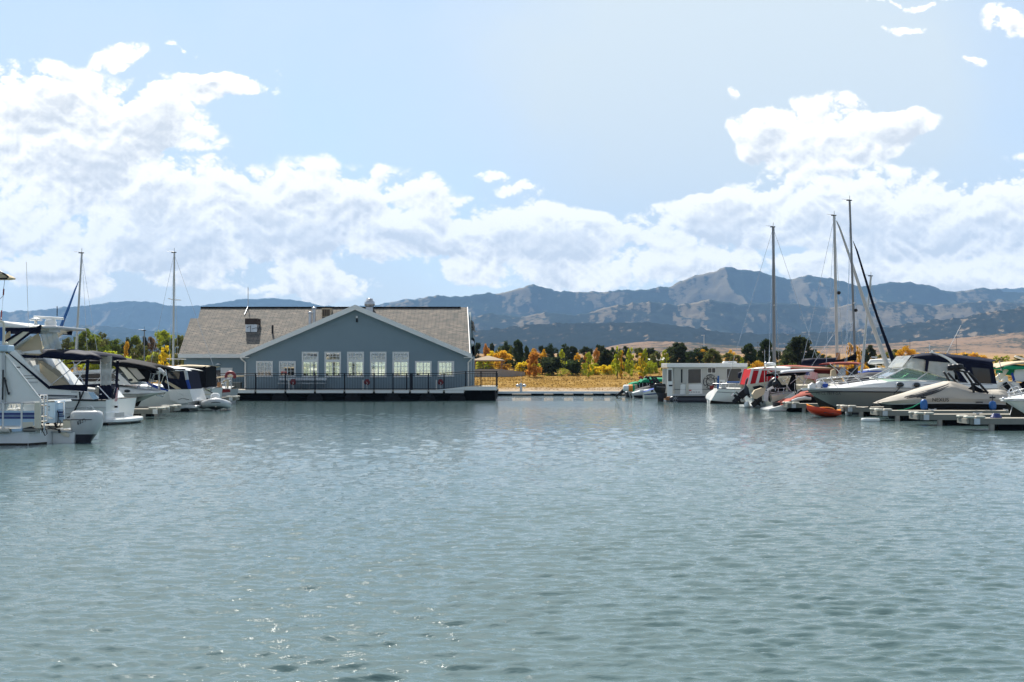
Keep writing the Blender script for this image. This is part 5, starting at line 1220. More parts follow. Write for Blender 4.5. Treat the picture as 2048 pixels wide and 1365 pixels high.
def beige_cruiser():
    b=Boat('beige_cruiser','beige cabin cruiser under a long maroon bimini with flag behind the moored runabouts','boat',1630,64.2,2.8)
    sheer=[(1552,772),(1600,771),(1680,769),(1760,768)]; low=[(1556,810),(1600,811),(1680,811),(1750,808)]
    b.hull(sheer,low,[M['cream']],flare=.85,bow=False); b.deck(M['cream'])
    b.panel([(1556,752),(1600,748),(1650,748),(1680,750),(1690,773),(1556,774)],-1.2,2.4,M['cream'],'cabin_side')
    for q in ([(1562,757),(1578,755),(1578,763),(1562,764)],[(1583,755),(1600,754),(1600,763),(1583,763)],[(1608,755),(1640,754),(1640,762),(1608,763)]): b.panel(q,-1.215,.012,M['tan'],'window')
    b.tubes([[(1556,766,-1.21),(1690,765,-1.21)]],.02,M['tan'],'cove_line')
    b.shell([(1556,735),(1570,731),(1590,730.5),(1620,733),(1660,734.5),(1692,735)],[(1556,740),(1570,738),(1590,739),(1620,740),(1660,741),(1692,742)],1.35,M['rust'],'bimini',.8,.03,14)
    b.shell([(1580,733.5),(1620,734),(1660,735),(1692,735.5)],[(1580,735.5),(1620,736.5),(1660,737.5),(1692,738)],1.37,M['tan'],'bimini_edge',.96,.02,10)
    b.panel([(1630,738),(1690,738),(1686,753),(1640,752)],-.9,.03,M['maroon'],'curtain',True)
    b.tubes([[(1560,740,-1.3),(1572,770,-1.3)],[(1625,740,-1.3),(1650,772,-1.3)],[(1690,740,-1.3),(1662,772,-1.3)],[(1650,756,-1.3),(1690,756,-1.3)]],.02,M['steel'],'bimini_frame')
    pl=MB(); a=b.p(1611,775,-1.38); c=b.p(1607,741,-1.38); pl.tube([a,c],.02,5); o=pl.build('flag_staff',M['steel'],b.root)
    flag(o,b,b.p(1608,741.5,-1.42),.78,.42,.15); flag(o,b,b.p(1624,739,-1.35),.42,.50,.9)
    b.panel([(1628,746),(1634,748),(1632,760),(1628,758)],-1.42,.02,M['flag_blue'],'pennant')
beige_cruiser()
def sailboat_pair():
    b=Boat('sloop','sailing boat with a navy sail cover and the stoutest white mast','boat',1660,66.8,2.4)
    sheer=[(1590,776),(1640,775),(1700,774),(1800,770)]; low=[(1594,806),(1640,809),(1700,809),(1780,800)]
    b.hull(sheer,low,[M['gel']],flare=.75); b.deck(M['gel'],.2)
    mb=MB(); mb.tube([b.p(1605,731,0),b.p(1606,727,0),b.p(1625,725.5,0),b.p(1650,724.5,0),b.p(1672,722,0)],[.10,.26,.26,.24,.2],8); mb.build('sail_cover',M['navy'],b.root)
    rig(b,(1675.5,775),(1668.5,432),0,.10,M['mast_white'],'mast',(600.,),(((1669,434,0),(1605,726,0)),((1669,436,-.1),(1650,770,-1.1)),((1669,436,.1),(1690,770,1.1)),((1672,560,0),(1622,725,0)),((1674,660,0),(1618,740,-.6)),((1674,655,0),(1624,740,.6))),.011)
    f=MB(); f.tube([b.p(1673,442,0),b.p(1679,455,0),b.p(1700,515,0),b.p(1732,614,0),b.p(1777,738,0)],[.03,.055,.08,.11,.15],8); f.build('furled_jib',M['mast_white'],b.root)
    g=MB(); c=b.p(1678,586,-.12); g.lathe([(.01,-.06),(.10,-.04),(.11,.02),(.05,.06)],c,10,axis='y'); g.build('steaming_light',M['black'],b.root)
    b.tubes([[(1675.5,706,0),(1676,722,0)]],.15,M['teak'],'mast_boot')
    c=Boat('sloop','sailing boat with peaked black sail cover and maroon bimini, tallest thin mast','boat',1700,63.0,2.4)
    sheer=[(1645,772),(1680,772),(1740,770),(1830,764)]; c.hull(sheer,[(1648,806),(1690,810),(1740,810),(1815,800)],[M['gel']],flare=.75); c.deck(M['gel'],.2)
    c.quadloft([[(1666,727,-.15),(1666,722,-.12),(1666,722,.12),(1666,727,.15)],[(1690,724,-.2),(1690,717,-.12),(1690,717,.12),(1690,724,.2)],[(1704,722,-.2),(1704,711,-.1),(1704,711,.1),(1704,722,.2)],[(1713,721,-.14),(1713,703,-.06),(1713,703,.06),(1713,721,.14)]],M['black_canvas'],'sail_cover')
    rig(c,(1712,772),(1699.5,402),0,.075,M['mast'],'mast',(608.,),(((1700,405,0),(1694,735,-.2)),((1702,480,-.1),(1688,765,-1.1)),((1702,480,.1),(1725,765,1.1)),((1708,640,0),(1668,730,0)),((1707,640,-.3),(1690,735,-1.0)),((1706,560,.2),(1700,735,.6))),.010)
    f=MB(); f.tube([c.p(1706,482,0),c.p(1714,502,0),c.p(1745,605,0),c.p(1775,690,0),c.p(1789,728,0)],[.015,.05,.075,.10,.13],8); f.build('furled_jib',M['navy'],c.root)
    g=MB(); q=c.p(1712,621,-.12); g.lathe([(.01,-.06),(.09,-.04),(.10,.02),(.05,.06)],q,10,axis='y'); g.build('steaming_light',M['black'],c.root)
    c.shell([(1659,727),(1668,724.5),(1690,724),(1710,724.5),(1721,727)],[(1659,729.5),(1668,729),(1690,729),(1710,729.5),(1721,731)],1.1,M['rust'],'bimini',.85,.03,10)
    c.tubes([[(1660,727,-1.1),(1662,731,-1.1),(1690,750,-1.1),(1716,766,-1.1)],[(1668,727,-1.1),(1668,734,-1.1),(1682,748,-1.1)],[(1720,729,-1.1),(1700,750,-1.1),(1690,764,-1.1)],[(1682,733,-.9),(1716,756,-1.1)]],.025,M['steel'],'bimini_frame')
    c.panel([(1683,736),(1690,735),(1692,748),(1680,756),(1676,750)],-.8,.2,M['galv'],'winch_gear'); c.panel([(1663,741),(1671,738),(1674,752),(1662,753)],-.8,.2,M['tan'],'cockpit_cushion'); c.panel([(1700,738),(1716,735),(1716,754),(1700,754)],-.6,.3,M['char_canvas'],'companionway_cover')
    c.panel([(1690,752),(1722,750),(1722,762),(1690,762)],-1.0,.06,M['cream'],'coaming'); text_mesh('01',.22,M['ink'],'lettering',c.root,(c.p(1691,758,-1.02)[0],-1.02,c.p(1691,758,-1.02)[2]))
    e=Boat('sloop','farther sailing boat with the shortest slanting white mast on the right','boat',1760,74.0,2.4)
    e.hull([(1715,768),(1760,768),(1820,766),(1880,762)],[(1718,796),(1760,799),(1820,799),(1870,792)],[M['gel']],flare=.75); e.deck(M['gel'],.15)
    rig(e,(1721,768),(1742,553),0,.085,M['mast_white'],'mast',(682.,),(((1742,555,0),(1728,735,-.5)),((1741,560,0),(1790,760,0))),.010)
    mb=MB(); mb.tube([e.p(1738,728,0),e.p(1741,724,0),e.p(1770,722.5,0),e.p(1806,723,0)],[.1,.16,.16,.12],8); mb.build('boom_cover',M['white_canvas'],e.root)
    e.panel([(1740,740),(1770,736),(1800,740),(1800,752),(1740,752)],-.9,1.8,M['gel'],'coachroof')
    e.shell([(1722,745),(1735,741),(1760,740),(1773,742)],[(1722,748),(1735,746),(1760,746),(1773,747)],1.0,M['blue_canvas'],'dodger',.85,.03,8)
    e.tubes([[(1738,728,-.9),(1760,732,-.9),(1775,748,-.9)],[(1765,730,-.9),(1780,733,-.9),(1790,752,-.9)]],.03,M['cream'],'arch_frame')
sailboat_pair()
def right_back_fill():
    b=Boat('covered_boat','low boat under a dark blue cover behind the cruiser windscreen','boat',1760,58.5,2.2)
    b.hull([(1716,770),(1760,768),(1830,766),(1900,765)],[(1718,806),(1760,810),(1830,810),(1890,806)],[M['gel_grey']],flare=.8)
    b.shell([(1716,752),(1735,745),(1765,744),(1800,748),(1880,752)],[(1716,770),(1735,769),(1765,768),(1800,767),(1880,766)],1.05,M['char_canvas'],'fitted_cover',.7,.05,12,cap=(True,True))
right_back_fill()

# ---------------------------------------------------------------- small craft at the far right dock
def far_right_craft():
    b=Boat('pontoon_boat','pontoon boat under bright green canvas at the far dock','boat',1320,88.0,2.4)
    b.hull([(1262,778),(1290,777),(1340,776),(1400,776)],[(1264,792),(1290,793),(1340,793),(1395,792)],[M['gel_grey']],flare=.9,bow=False); b.deck(M['gel_grey'])
    b.shell([(1278,767),(1286,757),(1300,755),(1330,756),(1350,758)],[(1276,768),(1286,765),(1300,766),(1330,764),(1350,764)],1.2,M['green'],'bimini',.75,.05,12)
    b.shell([(1258,770),(1263,765),(1272,763),(1280,766)],[(1258,771),(1263,769.5),(1272,769),(1280,771)],1.1,M['green'],'bow_cover',.75,.05,8)
    b.panel([(1266,768),(1280,764),(1330,766),(1330,777),(1266,777)],-1.0,.05,M['dark'],'enclosure',True)
    b.tubes([[(1279,767,-1.2),(1279,775,-1.2)],[(1285.5,766,-1.2),(1285.5,776,-1.2)],[(1293,766,-1.2),(1297,775,-1.2)],[(1299,766,-1.2),(1299,776,-1.2)]],.022,M['galv'],'canopy_frame')
    w=Boat('wakeboard_boat','black covered wakeboard boat with dark tower at the far dock','boat',1310,84.6,2.2)
    w.botmat=1
    w.hull([(1258,783),(1290,778),(1330,775),(1400,774)],[(1262,794),(1290,796.5),(1330,796.5),(1390,795)],[M['gel_grey'],M['black']],rows=((0,.45,1),(.45,1,0)),flare=.85)
    w.shell([(1260,782),(1280,776),(1300,771),(1320,767.5),(1340,766),(1395,770)],[(1258,784),(1280,782),(1300,780),(1320,778),(1340,776.5),(1395,775)],1.05,M['char_canvas'],'fitted_cover',.6,.05,14,cap=(True,True))
    w.tubes([[(1303,754,-.95),(1310,772,-1.0)],[(1308,754,-.95),(1318,768,-1.0)],[(1303,754,-.95),(1303,754,.95)],[(1306,762,-.95),(1317,761,-.95)],[(1300,773,-1.0),(1312,760,-.95)],[(1311,754,-.95),(1322,770,-1.0)]],.045,M['black'],'tower',mirror=True)
    w.panel([(1296,753.5),(1330,752.5),(1332,755),(1297,755.5)],-1.0,2.0,M['black_canvas'],'tower_top')
    for px in (1281,1292): w.tube([(px-3,757,-.8),(px,754,-.8),(px+5,758.5,-.8)],.09,M['maroon'] if px<1285 else M['black'],'board_rack')
    r=Boat('runabout','white and blue runabout beside the black outboard of the houseboat','boat',1315,82.0,2.0)
    r.hull([(1287,785),(1300,781),(1330,777),(1380,775)],[(1289,795.5),(1300,797.5),(1330,797.5),(1372,795)],[M['gel'],M['gel_grey'],M['stripe']],rows=((0,.45,0),(.45,.6,2),(.6,1,0)),flare=.85)
    r.shell([(1288,784),(1305,777),(1320,773),(1340,770.5),(1375,772)],[(1288,785.5),(1305,781),(1320,779),(1340,777),(1375,776)],.95,M['blue_canvas'],'fitted_cover',.6,.04,10,cap=(True,True))
    r.panel([(1302,781),(1307,779),(1307,784),(1302,785)],-1.0,.03,M['glass'],'windscreen')
    j=Boat('jet_boat','small white jet boat with open stern at the far dock','boat',1275,83.2,1.8)
    j.hull([(1266,787),(1280,782.5),(1300,780),(1330,778)],[(1268,794.5),(1280,797),(1300,797),(1325,795)],[M['gel'],M['stripe_dark']],rows=((0,.4,1),(.4,1,0)),flare=.85); j.deck(M['gel'])
    j.panel([(1279,779.5),(1287,779),(1289,784),(1280,784)],-.7,.3,M['gel'],'seat'); j.panel([(1266,788),(1286,788),(1286,791),(1266,791)],-1.0,.3,M['gel_grey'],'swim_step')
    t=thing('towable_tube','orange and white inflatable towable tube on the far dock','inflatable',(wx(1258,83.5),83.5,wz(776.5,83.5)))
    m=MB(); m.lathe([(.05,-.42),(.20,-.42),(.24,-.34),(.24,-.05)],(0,0,0),16,axis='x',mi=0); m.lathe([(.24,-.048),(.25,.1),(.25,.25)],(0,0,0),16,axis='x',mi=1); m.lathe([(.25,.252),(.25,.36),(.19,.42),(.10,.40),(.06,.30),(.01,.30)],(0,0,0),16,axis='x',mi=2); m.build('tube_body',[M['flag_white'],M['orange_light'],M['green']],t)
    o=thing('raised_outboard','black outboard leg tilted up at the left end of the moored far dock craft','outboard',(wx(1247,84.2),84.2,wz(783,84.2)))
    l=MB(); l.tube([(-.55,0,-.35),(-.2,0,-.12),(.25,0,.28),(.42,0,.42)],[.06,.12,.17,.12],8); l.tube([(-.62,0,-.2),(-.5,0,-.42),(-.35,0,-.55)],.05); l.build('leg',M['black'],o)
far_right_craft()
def stern_drive_boat():
    j=Boat('ski_boat','dark sterned ski boat between the jet boat and towable tube','boat',1262,85.8,1.6)
    j.hull([(1252,785),(1265,782),(1290,780)],[(1254,795),(1265,796),(1286,794)],[M['char_canvas'],M['black']],flare=.85); j.deck(M['gel_grey'])
    j.panel([(1266,770),(1274,769),(1276,777),(1268,778)],-.6,.3,M['tan'],'seat')
stern_drive_boat()
# ---------------------------------------------------------------- near houseboat, left edge
def houseboat_left():
    b=Boat('pontoon_houseboat','white houseboat with navy striped rail panels at the left edge','boat',40,30.6,3.0)
    # hull boxes with raked ends
    h=MB(); a=b.p(-260,860,-1.5); c=b.p(75,860,-1.5); e=b.p(57,860,-1.5); z=b.p(0,862,-1.5)[2]
    h.prism([(a[0],-1.5,-.35),(e[0],-1.5,-.35),(e[0],-1.5,z),(a[0],-1.5,z)],(0,3.0,0)); h.prism([(e[0]+.002,-1.5,-.35),(c[0],-.9,-.35),(c[0],.9,-.35),(e[0]+.002,1.5,-.35)],(0,0,z+.35)); h.build('hull',M['gel'],b.root)
    k=MB(); k.box(a[0],e[0]-.02,-1.512,-1.504,-.3,.05); k.prism([(e[0],-1.512,-.3),(c[0]+.01,-.905,-.3),(c[0]+.01,-.898,-.3),(e[0],-1.504,-.3)],(0,0,.35)); k.build('waterline_stain',M['brown_dark'],b.root)
    g=MB(); x1=b.p(75,860,-1.5)[0]; x2=b.p(144,866,-.6)[0]; z2=.30; g.prism([(x1+.004,-.55,-.3),(x2,-.55,-.3),(x2+.06,-.55,z2),(x1+.004,-.55,z2)],(0,1.9,0)); g.build('aft_hull',M['gel'],b.root,bevel=.03)
    d=MB(); d.box(a[0],x1,-1.56,1.5,z+.003,z+.06); d.build('deck',M['dock_face'],b.root)
    d=MB(); d.box(x1+.01,x2,-.6,1.4,z2+.003,z2+.04); d.build('aft_deck',M['gel_grey'],b.root)
    # rub fender along the deck edge
    b.tubes([[(-40,862,-1.6),(10,862,-1.6),(19,861.5,-1.6)]],.07,M['pad'],'edge_fender')
    # rail: posts, panels, stripes
    def rp(x0,x1,t0,t1,mat,name,y=-1.45,th=.03): return b.panel([(x0,t0),(x1,t0),(x1,t1),(x0,t1)],y,th,mat,name)
    for x0,x1 in ((-60,4),(7.5,41),(45,68.5)):
        o=rp(x0,x1,822,852,M['lblue'],'rail_panel');  # white panels, their bluish shade put into the colour
        for t0,t1 in ((826,830.5),(831.6,833),(834,838)): b.panel([(x0,t0),(x1,t0),(x1,t1),(x0,t1)],-1.458,.007,M['stripe'],'stripe',parent=o)
    for x in (5.5,43,): b.panel([(x-1.6,806),(x+1.6,806),(x+1.6,857),(x-1.6,857)],-1.47,.05,M['trim'],'rail_post')
    b.panel([(69,806),(79,806),(79,857),(69,857)],-1.47,.10,M['cream'],'corner_post')
    b.tubes([[(-60,807,-1.45),(69,806.5,-1.45)]],.022,M['alu'],'top_rail'); b.panel([(8,853),(41,853),(41,856),(8,856)],-1.47,.02,M['trim'],'kick_board'); b.panel([(45,845),(66,844),(66,856),(45,857)],-1.46,.02,M['cream'],'bench_front'); b.panel([(47,808.5),(68,808.5),(68,821),(47,822)],-1.30,.08,M['white_canvas'],'seat_cushion')
    # ladder
    b.tubes([[(81,866,-1.2),(81,790,-1.2)],[(87.5,866,-1.2),(88.5,790,-1.2)],[(94.5,842,-1.2),(94.5,791,-1.2)]]+[[(81,y,-1.2),(94.5 if y<845 else 88,y,-1.2)] for y in (791,800,811,833,843)],.022,M['steel'],'ladder')
    # lockers
    b.panel([(88,804),(110,803),(110,846),(88,848)],-.5,.7,M['lblue'],'locker'); b.panel([(43,803),(108,801),(110,805),(42,806)],-.5,1.2,M['gel'],'counter_top')
    for y in (814,820.5): b.panel([(96.5,y-1),(98.5,y-1),(98.5,y+1),(96.5,y+1)],-.515,.01,M['dark'],'latch')
    b.panel([(92,846),(98,846),(98,849),(92,849)],-.53,.02,M['black_canvas'],'vent'); b.panel([(88,832),(94,832),(106,837.5),(100,839),(88,834)],-.56,.02,M['flag_white'],'boat_hook_rack')
    b.tubes([[(110,806,-.3),(127,805,-.3),(127.5,830,-.3)],[(111,806,.6),(127,805.5,.6)]],.025,M['gel'],'aft_rail')
    o=b.panel([(111,819),(128,818),(128,846),(111,846)],-.3,.03,M['lblue'],'rail_panel')  # white panel coloured pale blue for its shade
    for t0,t1 in ((823.5,827),(829,830.2),(832,834.5)): b.panel([(111,t0),(128,t0-.4),(128,t1-.4),(111,t1)],-.31,.009,M['stripe'],'stripe',parent=o)
    b.panel([(126,841),(143,840),(144,856),(126,857)],-.45,.8,M['cream'],'battery_box'); b.panel([(126,839.5),(142,838.6),(143,840.5),(126,841.4)],-.46,.82,M['black'],'box_lid')
    # cables
    b.tubes([[(83,850,-1.25),(85,862,-1.3),(90,872,-1.3),(94,868,-1.25),(92,858,-1.2),(100,858,-.9),(112,858,-.65)],[(113,820,-.34),(117,828,-.4),(116,842,-.5),(114,850,-.6)],[(119,840,-.45),(122,846,-.5),(118,854,-.6),(113,856,-.62)]],.014,M['black'],'cable')
    b.tubes([[(96,852,-.9),(104,858,-.8),(116,860,-.7)]],.016,M['black'],'fuel_line')
    # swim bracket
    m=MB(); q=[b.p(109,861,-.58),b.p(120,859,-.58),b.p(139,869,-.58),b.p(137,875,-.58),b.p(128,873,-.58)]; m.prism(q,(0,.5,0)); m.build('motor_bracket',M['cream'],b.root)
    b.tubes([[(109,846,-.62),(114,855,-.62)],[(117,859,-.62),(120,866,-.62)]],.035,M['black'],'trim_rod')
    q=b.p(140,868,-.3); outboard(b.root,(q[0]+.06,-.32,q[2]-.06),1.06,0,1,'gel_grey','stripe_dark',trim='stripe_dark')
    sq=MB(); sq.tube([(q[0]+.30+.22*t+.03*math.sin(t*22),-.32-.262,q[2]+.30+.10*t+.05*math.cos(t*22)) for t in np.linspace(0,1,26)],.008,4); sq.build('cowl_script',M['stripe_dark'],b.root)
    # cabin: raked side wing, roof edge, corner posts
    b.panel([(-200,702),(8,705.5),(80,797),(80,803),(20,806),(8,830),(-200,830)],-1.35,.06,M['gel'],'cabin_side',False)
    b.tubes([[(8,705.5,-1.37),(80,798,-1.37)]],.022,M['trim'],'cabin_edge'); b.tubes([[(7.5,706,-1.37),(6.5,860,-1.42)]],.05,M['gel_grey'],'corner_pillar')
    b.tubes([[(6,740,-1.45),(5,800,-1.46)],[(9,755,-1.44),(11,765,-1.44),(17,790,-1.44)]],.02,M['black'],'hose'); b.panel([(9,760),(11,760),(11,765),(9,765)],-1.43,.05,M['black'],'hook'); b.panel([(15.5,785),(18,785),(18,790),(15.5,790)],-1.43,.05,M['black'],'hook')
    r=MB(); a2,c2=b.p(-200,703,-1.4),b.p(16.5,690.5,-1.4); r.box(a2[0],c2[0],-1.45,-1.0,a2[2],c2[2]); r.build('roof_edge',M['lblue'],b.root,bevel=.03)
    b.tubes([[(7,690,-1.2),(7.5,650,-1.2),(6,645,-1.2),(2,643,-1.2),(-30,643,-1.2)],[(10,690,-1.2),(14,685,-1.2)]],.035,M['cream'],'sunshade_pole'); b.panel([(-40,656),(4.5,655),(5,682),(-40,684)],-1.1,.04,M['blue'],'blue_awning')
    # light hoop at the top left with dangling cord
    s=MB(); s.prism([b.p(-30,546,-.3),b.p(0,546,-.3),b.p(9,550,-.3),b.p(16,554.5,-.3),b.p(14.5,557,-.3),b.p(5,558,-.3),b.p(-30,558,-.3)],(0,.5,0)); o=s.build('shade_panel',M['tan'],b.root)
    f=MB(); f.tube([b.p(-30,543,-.32),b.p(0,543.5,-.32),b.p(10,549,-.32),b.p(16.8,554.5,-.32),b.p(14,557.5,-.32),b.p(-30,559,-.32)],.025,5); f.build('rim',M['black'],o)
    b.tubes([[(9.5,559,-.3),(7,578,-.3),(6,594,-.3),(3,630,-.3),(2,641,-.8)],[(6,592,-.3),(0,598,-.3),(-10,604,-.3)]],.006,M['black'],'cord',parent=o); b.tubes([[(7.6,578,-.3),(6.4,591,-.3)],[(3.2,622,-.3),(2,640,-.6)]],.02,M['maroon'],'cord_grip',parent=o)
    b.tubes([[(-12,558,-.1),(-14,690,-.3)]],.04,M['alu'],'shade_pole',parent=o)
    b.panel([(22,858),(45,857),(43,863),(24,864)],-1.58,.10,M['lblue'],'rolled_tarp'); b.panel([(46,857),(60,854),(70,858),(67,864),(46,864)],-1.55,.10,M['dark'],'rope_bag')
houseboat_left()
def chair(px,y,label,s):
    d=32.1+y; x=wx(px,d); z=wz(858,30.6)+.05; t=thing('plastic_chair',label,'chair',(x,d,z),s,'white plastic garden chairs')
    m=MB(); m.box(-.24,.24,-.24,.22,.40,.44); m.build('seat',M['gel'],t,bevel=.02)
    b=MB(); A=[(-.25,.24,.46),(.25,.24,.46),(.25,.32,.80),(.17,.33,.88),(-.17,.33,.88),(-.25,.32,.80)]
    def q(u,z): return (u,.24+.08*(z-.46)/.36,z)
    for k in range(-3,4): 
        b.tube([q(max(-.22,min(.22,k*.07-.14)),.60),q(max(-.22,min(.22,k*.07+.14)),.84)],.013,4); b.tube([q(max(-.22,min(.22,k*.07+.14)),.60),q(max(-.22,min(.22,k*.07-.14)),.84)],.013,4)
    b.tube([q(-.24,.46),q(-.25,.78),q(-.18,.87),q(.18,.87),q(.25,.78),q(.24,.46)],.028,6); b.tube([q(-.24,.58),q(.24,.58)],.03,5)
    for k in range(-2,3): b.tube([q(k*.09,.46),q(k*.09,.58)],.022,4)
    b.build('backrest',M['gel'],t)
    for sx in (-1,1):
        for yy in (-.22,.22): MB().tube([(sx*.22,yy,.40),(sx*.25,yy*1.1,0)],[.03,.02],6).build('leg',M['gel'],t)
        MB().tube([(sx*.25,.27,.64),(sx*.28,-.1,.63),(sx*.26,-.22,.42)],.025,6).build('armrest',M['gel'],t)
chair(18,0.2,'white lattice plastic chair nearest the left edge on the houseboat deck',math.pi+.15)
chair(36,0.65,'second white lattice plastic chair, behind and right of the first on the houseboat deck',math.pi-.2)

# ---------------------------------------------------------------- big express cruiser, left
def express_cruiser():
    b=Boat('express_cruiser','large white express cruiser with navy canopies, radar arch and stern flag','boat',120,41.8,3.7)
    b.botmat=1
    sheer=[(212,800),(186,800.5),(150,799.5),(95,797.5),(20,793),(-80,787),(-220,780),(-360,775)]
    low=[(212,843),(190,843.5),(150,844),(95,844),(20,844),(-80,844),(-220,838),(-320,815)]
    b.hull(sheer,low,[M['gel'],M['brown_dark'],M['stripe_dark']],rows=((0,.06,1),(.06,.96,0),(.96,1,2)),flare=.86,keel=-.6)
    b.rub(-.02,.03,M['black']); b.deck(M['gel'],.05)
    # side mouldings
    b.tubes([[(185,826,-1.78),(95,828,-1.78),(0,826,-1.78)],[(212,815,-1.74),(95,817,-1.80),(0,814,-1.80)]],.012,M['gel_grey'],'hull_line')
    b.panel([(-80,760),(30,700),(101,776),(175,785),(186,799),(-80,799)],-1.7,3.4,M['gel'],'deckhouse')
    b.panel([(70,789),(154,791.5),(154,796),(70,794)],-1.72,.015,M['stripe_dark'],'side_vent'); b.panel([(90,793),(150,793.5),(150,794.6),(90,794.4)],-1.728,.008,M['gel_grey'],'vent_slat')
    for q in ([(54,763.5),(75,763.5),(75,766.5),(54,766.5)],): b.panel(q,-1.72,.015,M['gel_grey'],'side_window')
    b.panel([(32,734),(40,734),(40,736),(32,736)],-1.72,.015,M['dark'],'vent'); b.tubes([[(45,752,-1.71),(72,752,-1.71)],[(48,757,-1.71),(78,757,-1.71)]],.008,M['stripe_dark'],'panel_line')
    b.panel([(142,783.5),(154,783.5),(154,786),(142,786)],-1.72,.015,M['gel_grey'],'name_plate')
    b.tubes([[(159,784,-1.76),(160,800,-1.76)],[(167,783,-1.8),(158,803,-1.85),(149,822,-1.9),(140,834,-1.95),(134,836,-2.0)]],.03,M['black'],'shore_cable')
    # canvas
    b.panel([(99,772),(130,770),(172,770),(173,783.5),(102,778)],-1.74,.03,M['navy'],'cockpit_canvas',True)
    b.panel([(11,703),(17,706),(102,776),(97,779)],-1.75,.03,M['navy'],'canvas_strip',True)
    top=[(84,709),(90,702),(100,697.5),(112,699.5),(126,699.8),(150,699),(172,703),(188,701.5),(199,706),(205,712)]
    edge=[(66,713),(72,714),(82,715.5),(94,716.5),(106,717.5),(130,719.5),(152,721.5),(168,721),(178,718),(184,719)]
    b.shell(top,edge,1.55,M['navy'],'bimini',.86,.12,26)
    b.panel([(17,708),(86,712),(86,717),(17,716)],-1.6,.03,M['navy'],'boot_cover',True); b.panel([(172,720),(178,720),(174,783),(169,783)],-1.62,.04,M['navy'],'canvas_post',True)
    b.panel([(199,712),(224,714),(222,770),(203,771)],.6,.02,M['vinyl'],'rolled_window'); b.panel([(204,712),(222,712),(219,723),(210,728),(202,722)],.55,.1,M['grey_canvas'],'rolled_curtain')
    b.tubes([[(201,711,.6),(201.5,772,.6)],[(214,712,1.1),(212,772,1.1)],[(221,712,1.4),(221,771,1.4)],[(176,720,-1.5),(150,770,-1.6)],[(165,720,-1.5),(102,770,-1.55)],[(130,718,-1.5),(104,738,-1.5)],[(143,717,-1.5),(175,783,-1.6)]],.018,M['steel'],'bimini_frame')
    b.panel([(75,735),(80,726),(140,771),(120,774),(98,773)],-1.3,.05,M['tan'],'cockpit_cover'); b.panel([(36,728),(84,722),(118,742),(140,770),(102,771)],-.6,.05,M['cream'],'inner_bulkhead'); b.panel([(62,733),(78,729),(80,752),(72,746)],-1.45,.05,M['gel'],'helm_seat')
    b.panel([(198,772),(221,771),(224,779),(222,798),(197,799)],-1.2,.5,M['navy'],'transom_canvas'); b.panel([(199,788),(203,788),(203,790),(199,790)],-1.215,.012,M['flag_white'],'canvas_tag')
    # cockpit side lit
    b.panel([(174,779),(188,780),(200,772),(197,797),(184,799),(174,790)],-.9,.06,M['cream'],'cockpit_lining'); b.panel([(176,785),(186,785),(197,797),(186,800)],-1.72,.05,M['lblue'],'coaming_end')
    # raked transom and swim platform
    q=MB(); q.loft([[b.p(*p) for p in ((186,800,-1.62),(212,826,-1.62),(212,843,-1.6),(186,843,-1.6))],[b.p(*p) for p in ((236,801,-.4),(239,826,-.5),(239,843,-.5),(200,843,-.5))],[b.p(*p) for p in ((240,801,.9),(242,827,.9),(242,843,.9),(200,843,.9))]],closed=True,sm=False); q.build('transom',M['gel'],b.root)
    b.panel([(229,812),(234.5,812),(234.5,816),(229,816)],-.75,.05,M['dark'],'transom_socket'); b.panel([(224,827),(248,825),(248,834),(226,835)],-.9,.03,M['gel_grey'],'grille')
    pl=MB(); zt=b.p(250,835,0)[2]; N_=14; s0=[];
    for zz,k in ((zt-.16,.95),(zt-.12,1),(zt-.03,1),(zt,.97)):
        sec=[]; x0=b.p(205,840,0)[0]; x1=b.p(277,840,0)[0]
        for j in range(N_+1):
            a=-math.pi/2+math.pi*j/N_; sec.append((x0+(x1-x0)*max(0,math.cos(a))**.45*k,1.62*math.sin(a)*k,zz))
        s0.append(sec)
    pl.loft(s0,closed=True,sm=False); pl.build('swim_platform',M['gel'],b.root)
    b.tubes([[(172,828,-2.1),(172,817,-2.1),(175,813,-2.1),(182,812.5,-2.1),(188,818,-2.1),(190,828,-2.1)],[(177,828,-2.0),(178,816,-2.0),(184,814,-2.0),(187,828,-2.0)],[(196,824,-1.9),(200,860,-1.9)],[(200,860,-1.9),(202,860,-1.7)]],.02,M['gel'],'boarding_ladder')
    b.tubes([[(191,780,-1.5),(192,773.5,-1.5),(197,773.5,-1.5),(217,795,-1.4),(218,800,-1.4)]],.02,M['steel'],'grab_rail'); b.tubes([[(216,806,-1.2),(219,796,-1.2),(222,799,-1.2)]],.04,M['gel'],'davit')
    # radar arch and flybridge
    b.panel([(8,690),(12,683),(60,655),(82,651),(86,654),(66,661),(16,697)],-1.5,.16,M['cream'],'radar_arch',True)
    b.tubes([[(12,704,-1.52),(60,666,-1.52),(82,651.5,-1.52)],[(9,685,-1.52),(46,661,-1.52)]],.045,M['navy'],'arch_piping')
    at=MB(); a=b.p(72,652,-1.5); c=b.p(113,652,-1.5); at.box(a[0],c[0],-1.45,1.45,a[2]-.10,a[2]); at.build('arch_top',M['gel_grey'],b.root,bevel=.03)
    b.shell([(-60,640),(0,641.5),(30,646),(60,651),(70,653)],[(-60,652),(0,653),(30,657),(60,663),(72,663)],1.5,M['white_canvas'],'flybridge_top',.85,.05,10)
    b.panel([(-60,653),(30,656),(82,655),(80,666),(40,663),(-60,663)],-1.52,.03,M['navy'],'flybridge_valance',True)
    b.panel([(79,654),(112,655),(114,668),(124,698),(92,699),(85,690)],-1.2,.02,M['vinyl'],'hanging_window'); b.panel([(98,653),(112,652),(112,665),(98,664)],-1.3,.4,M['gel_grey'],'arch_box')
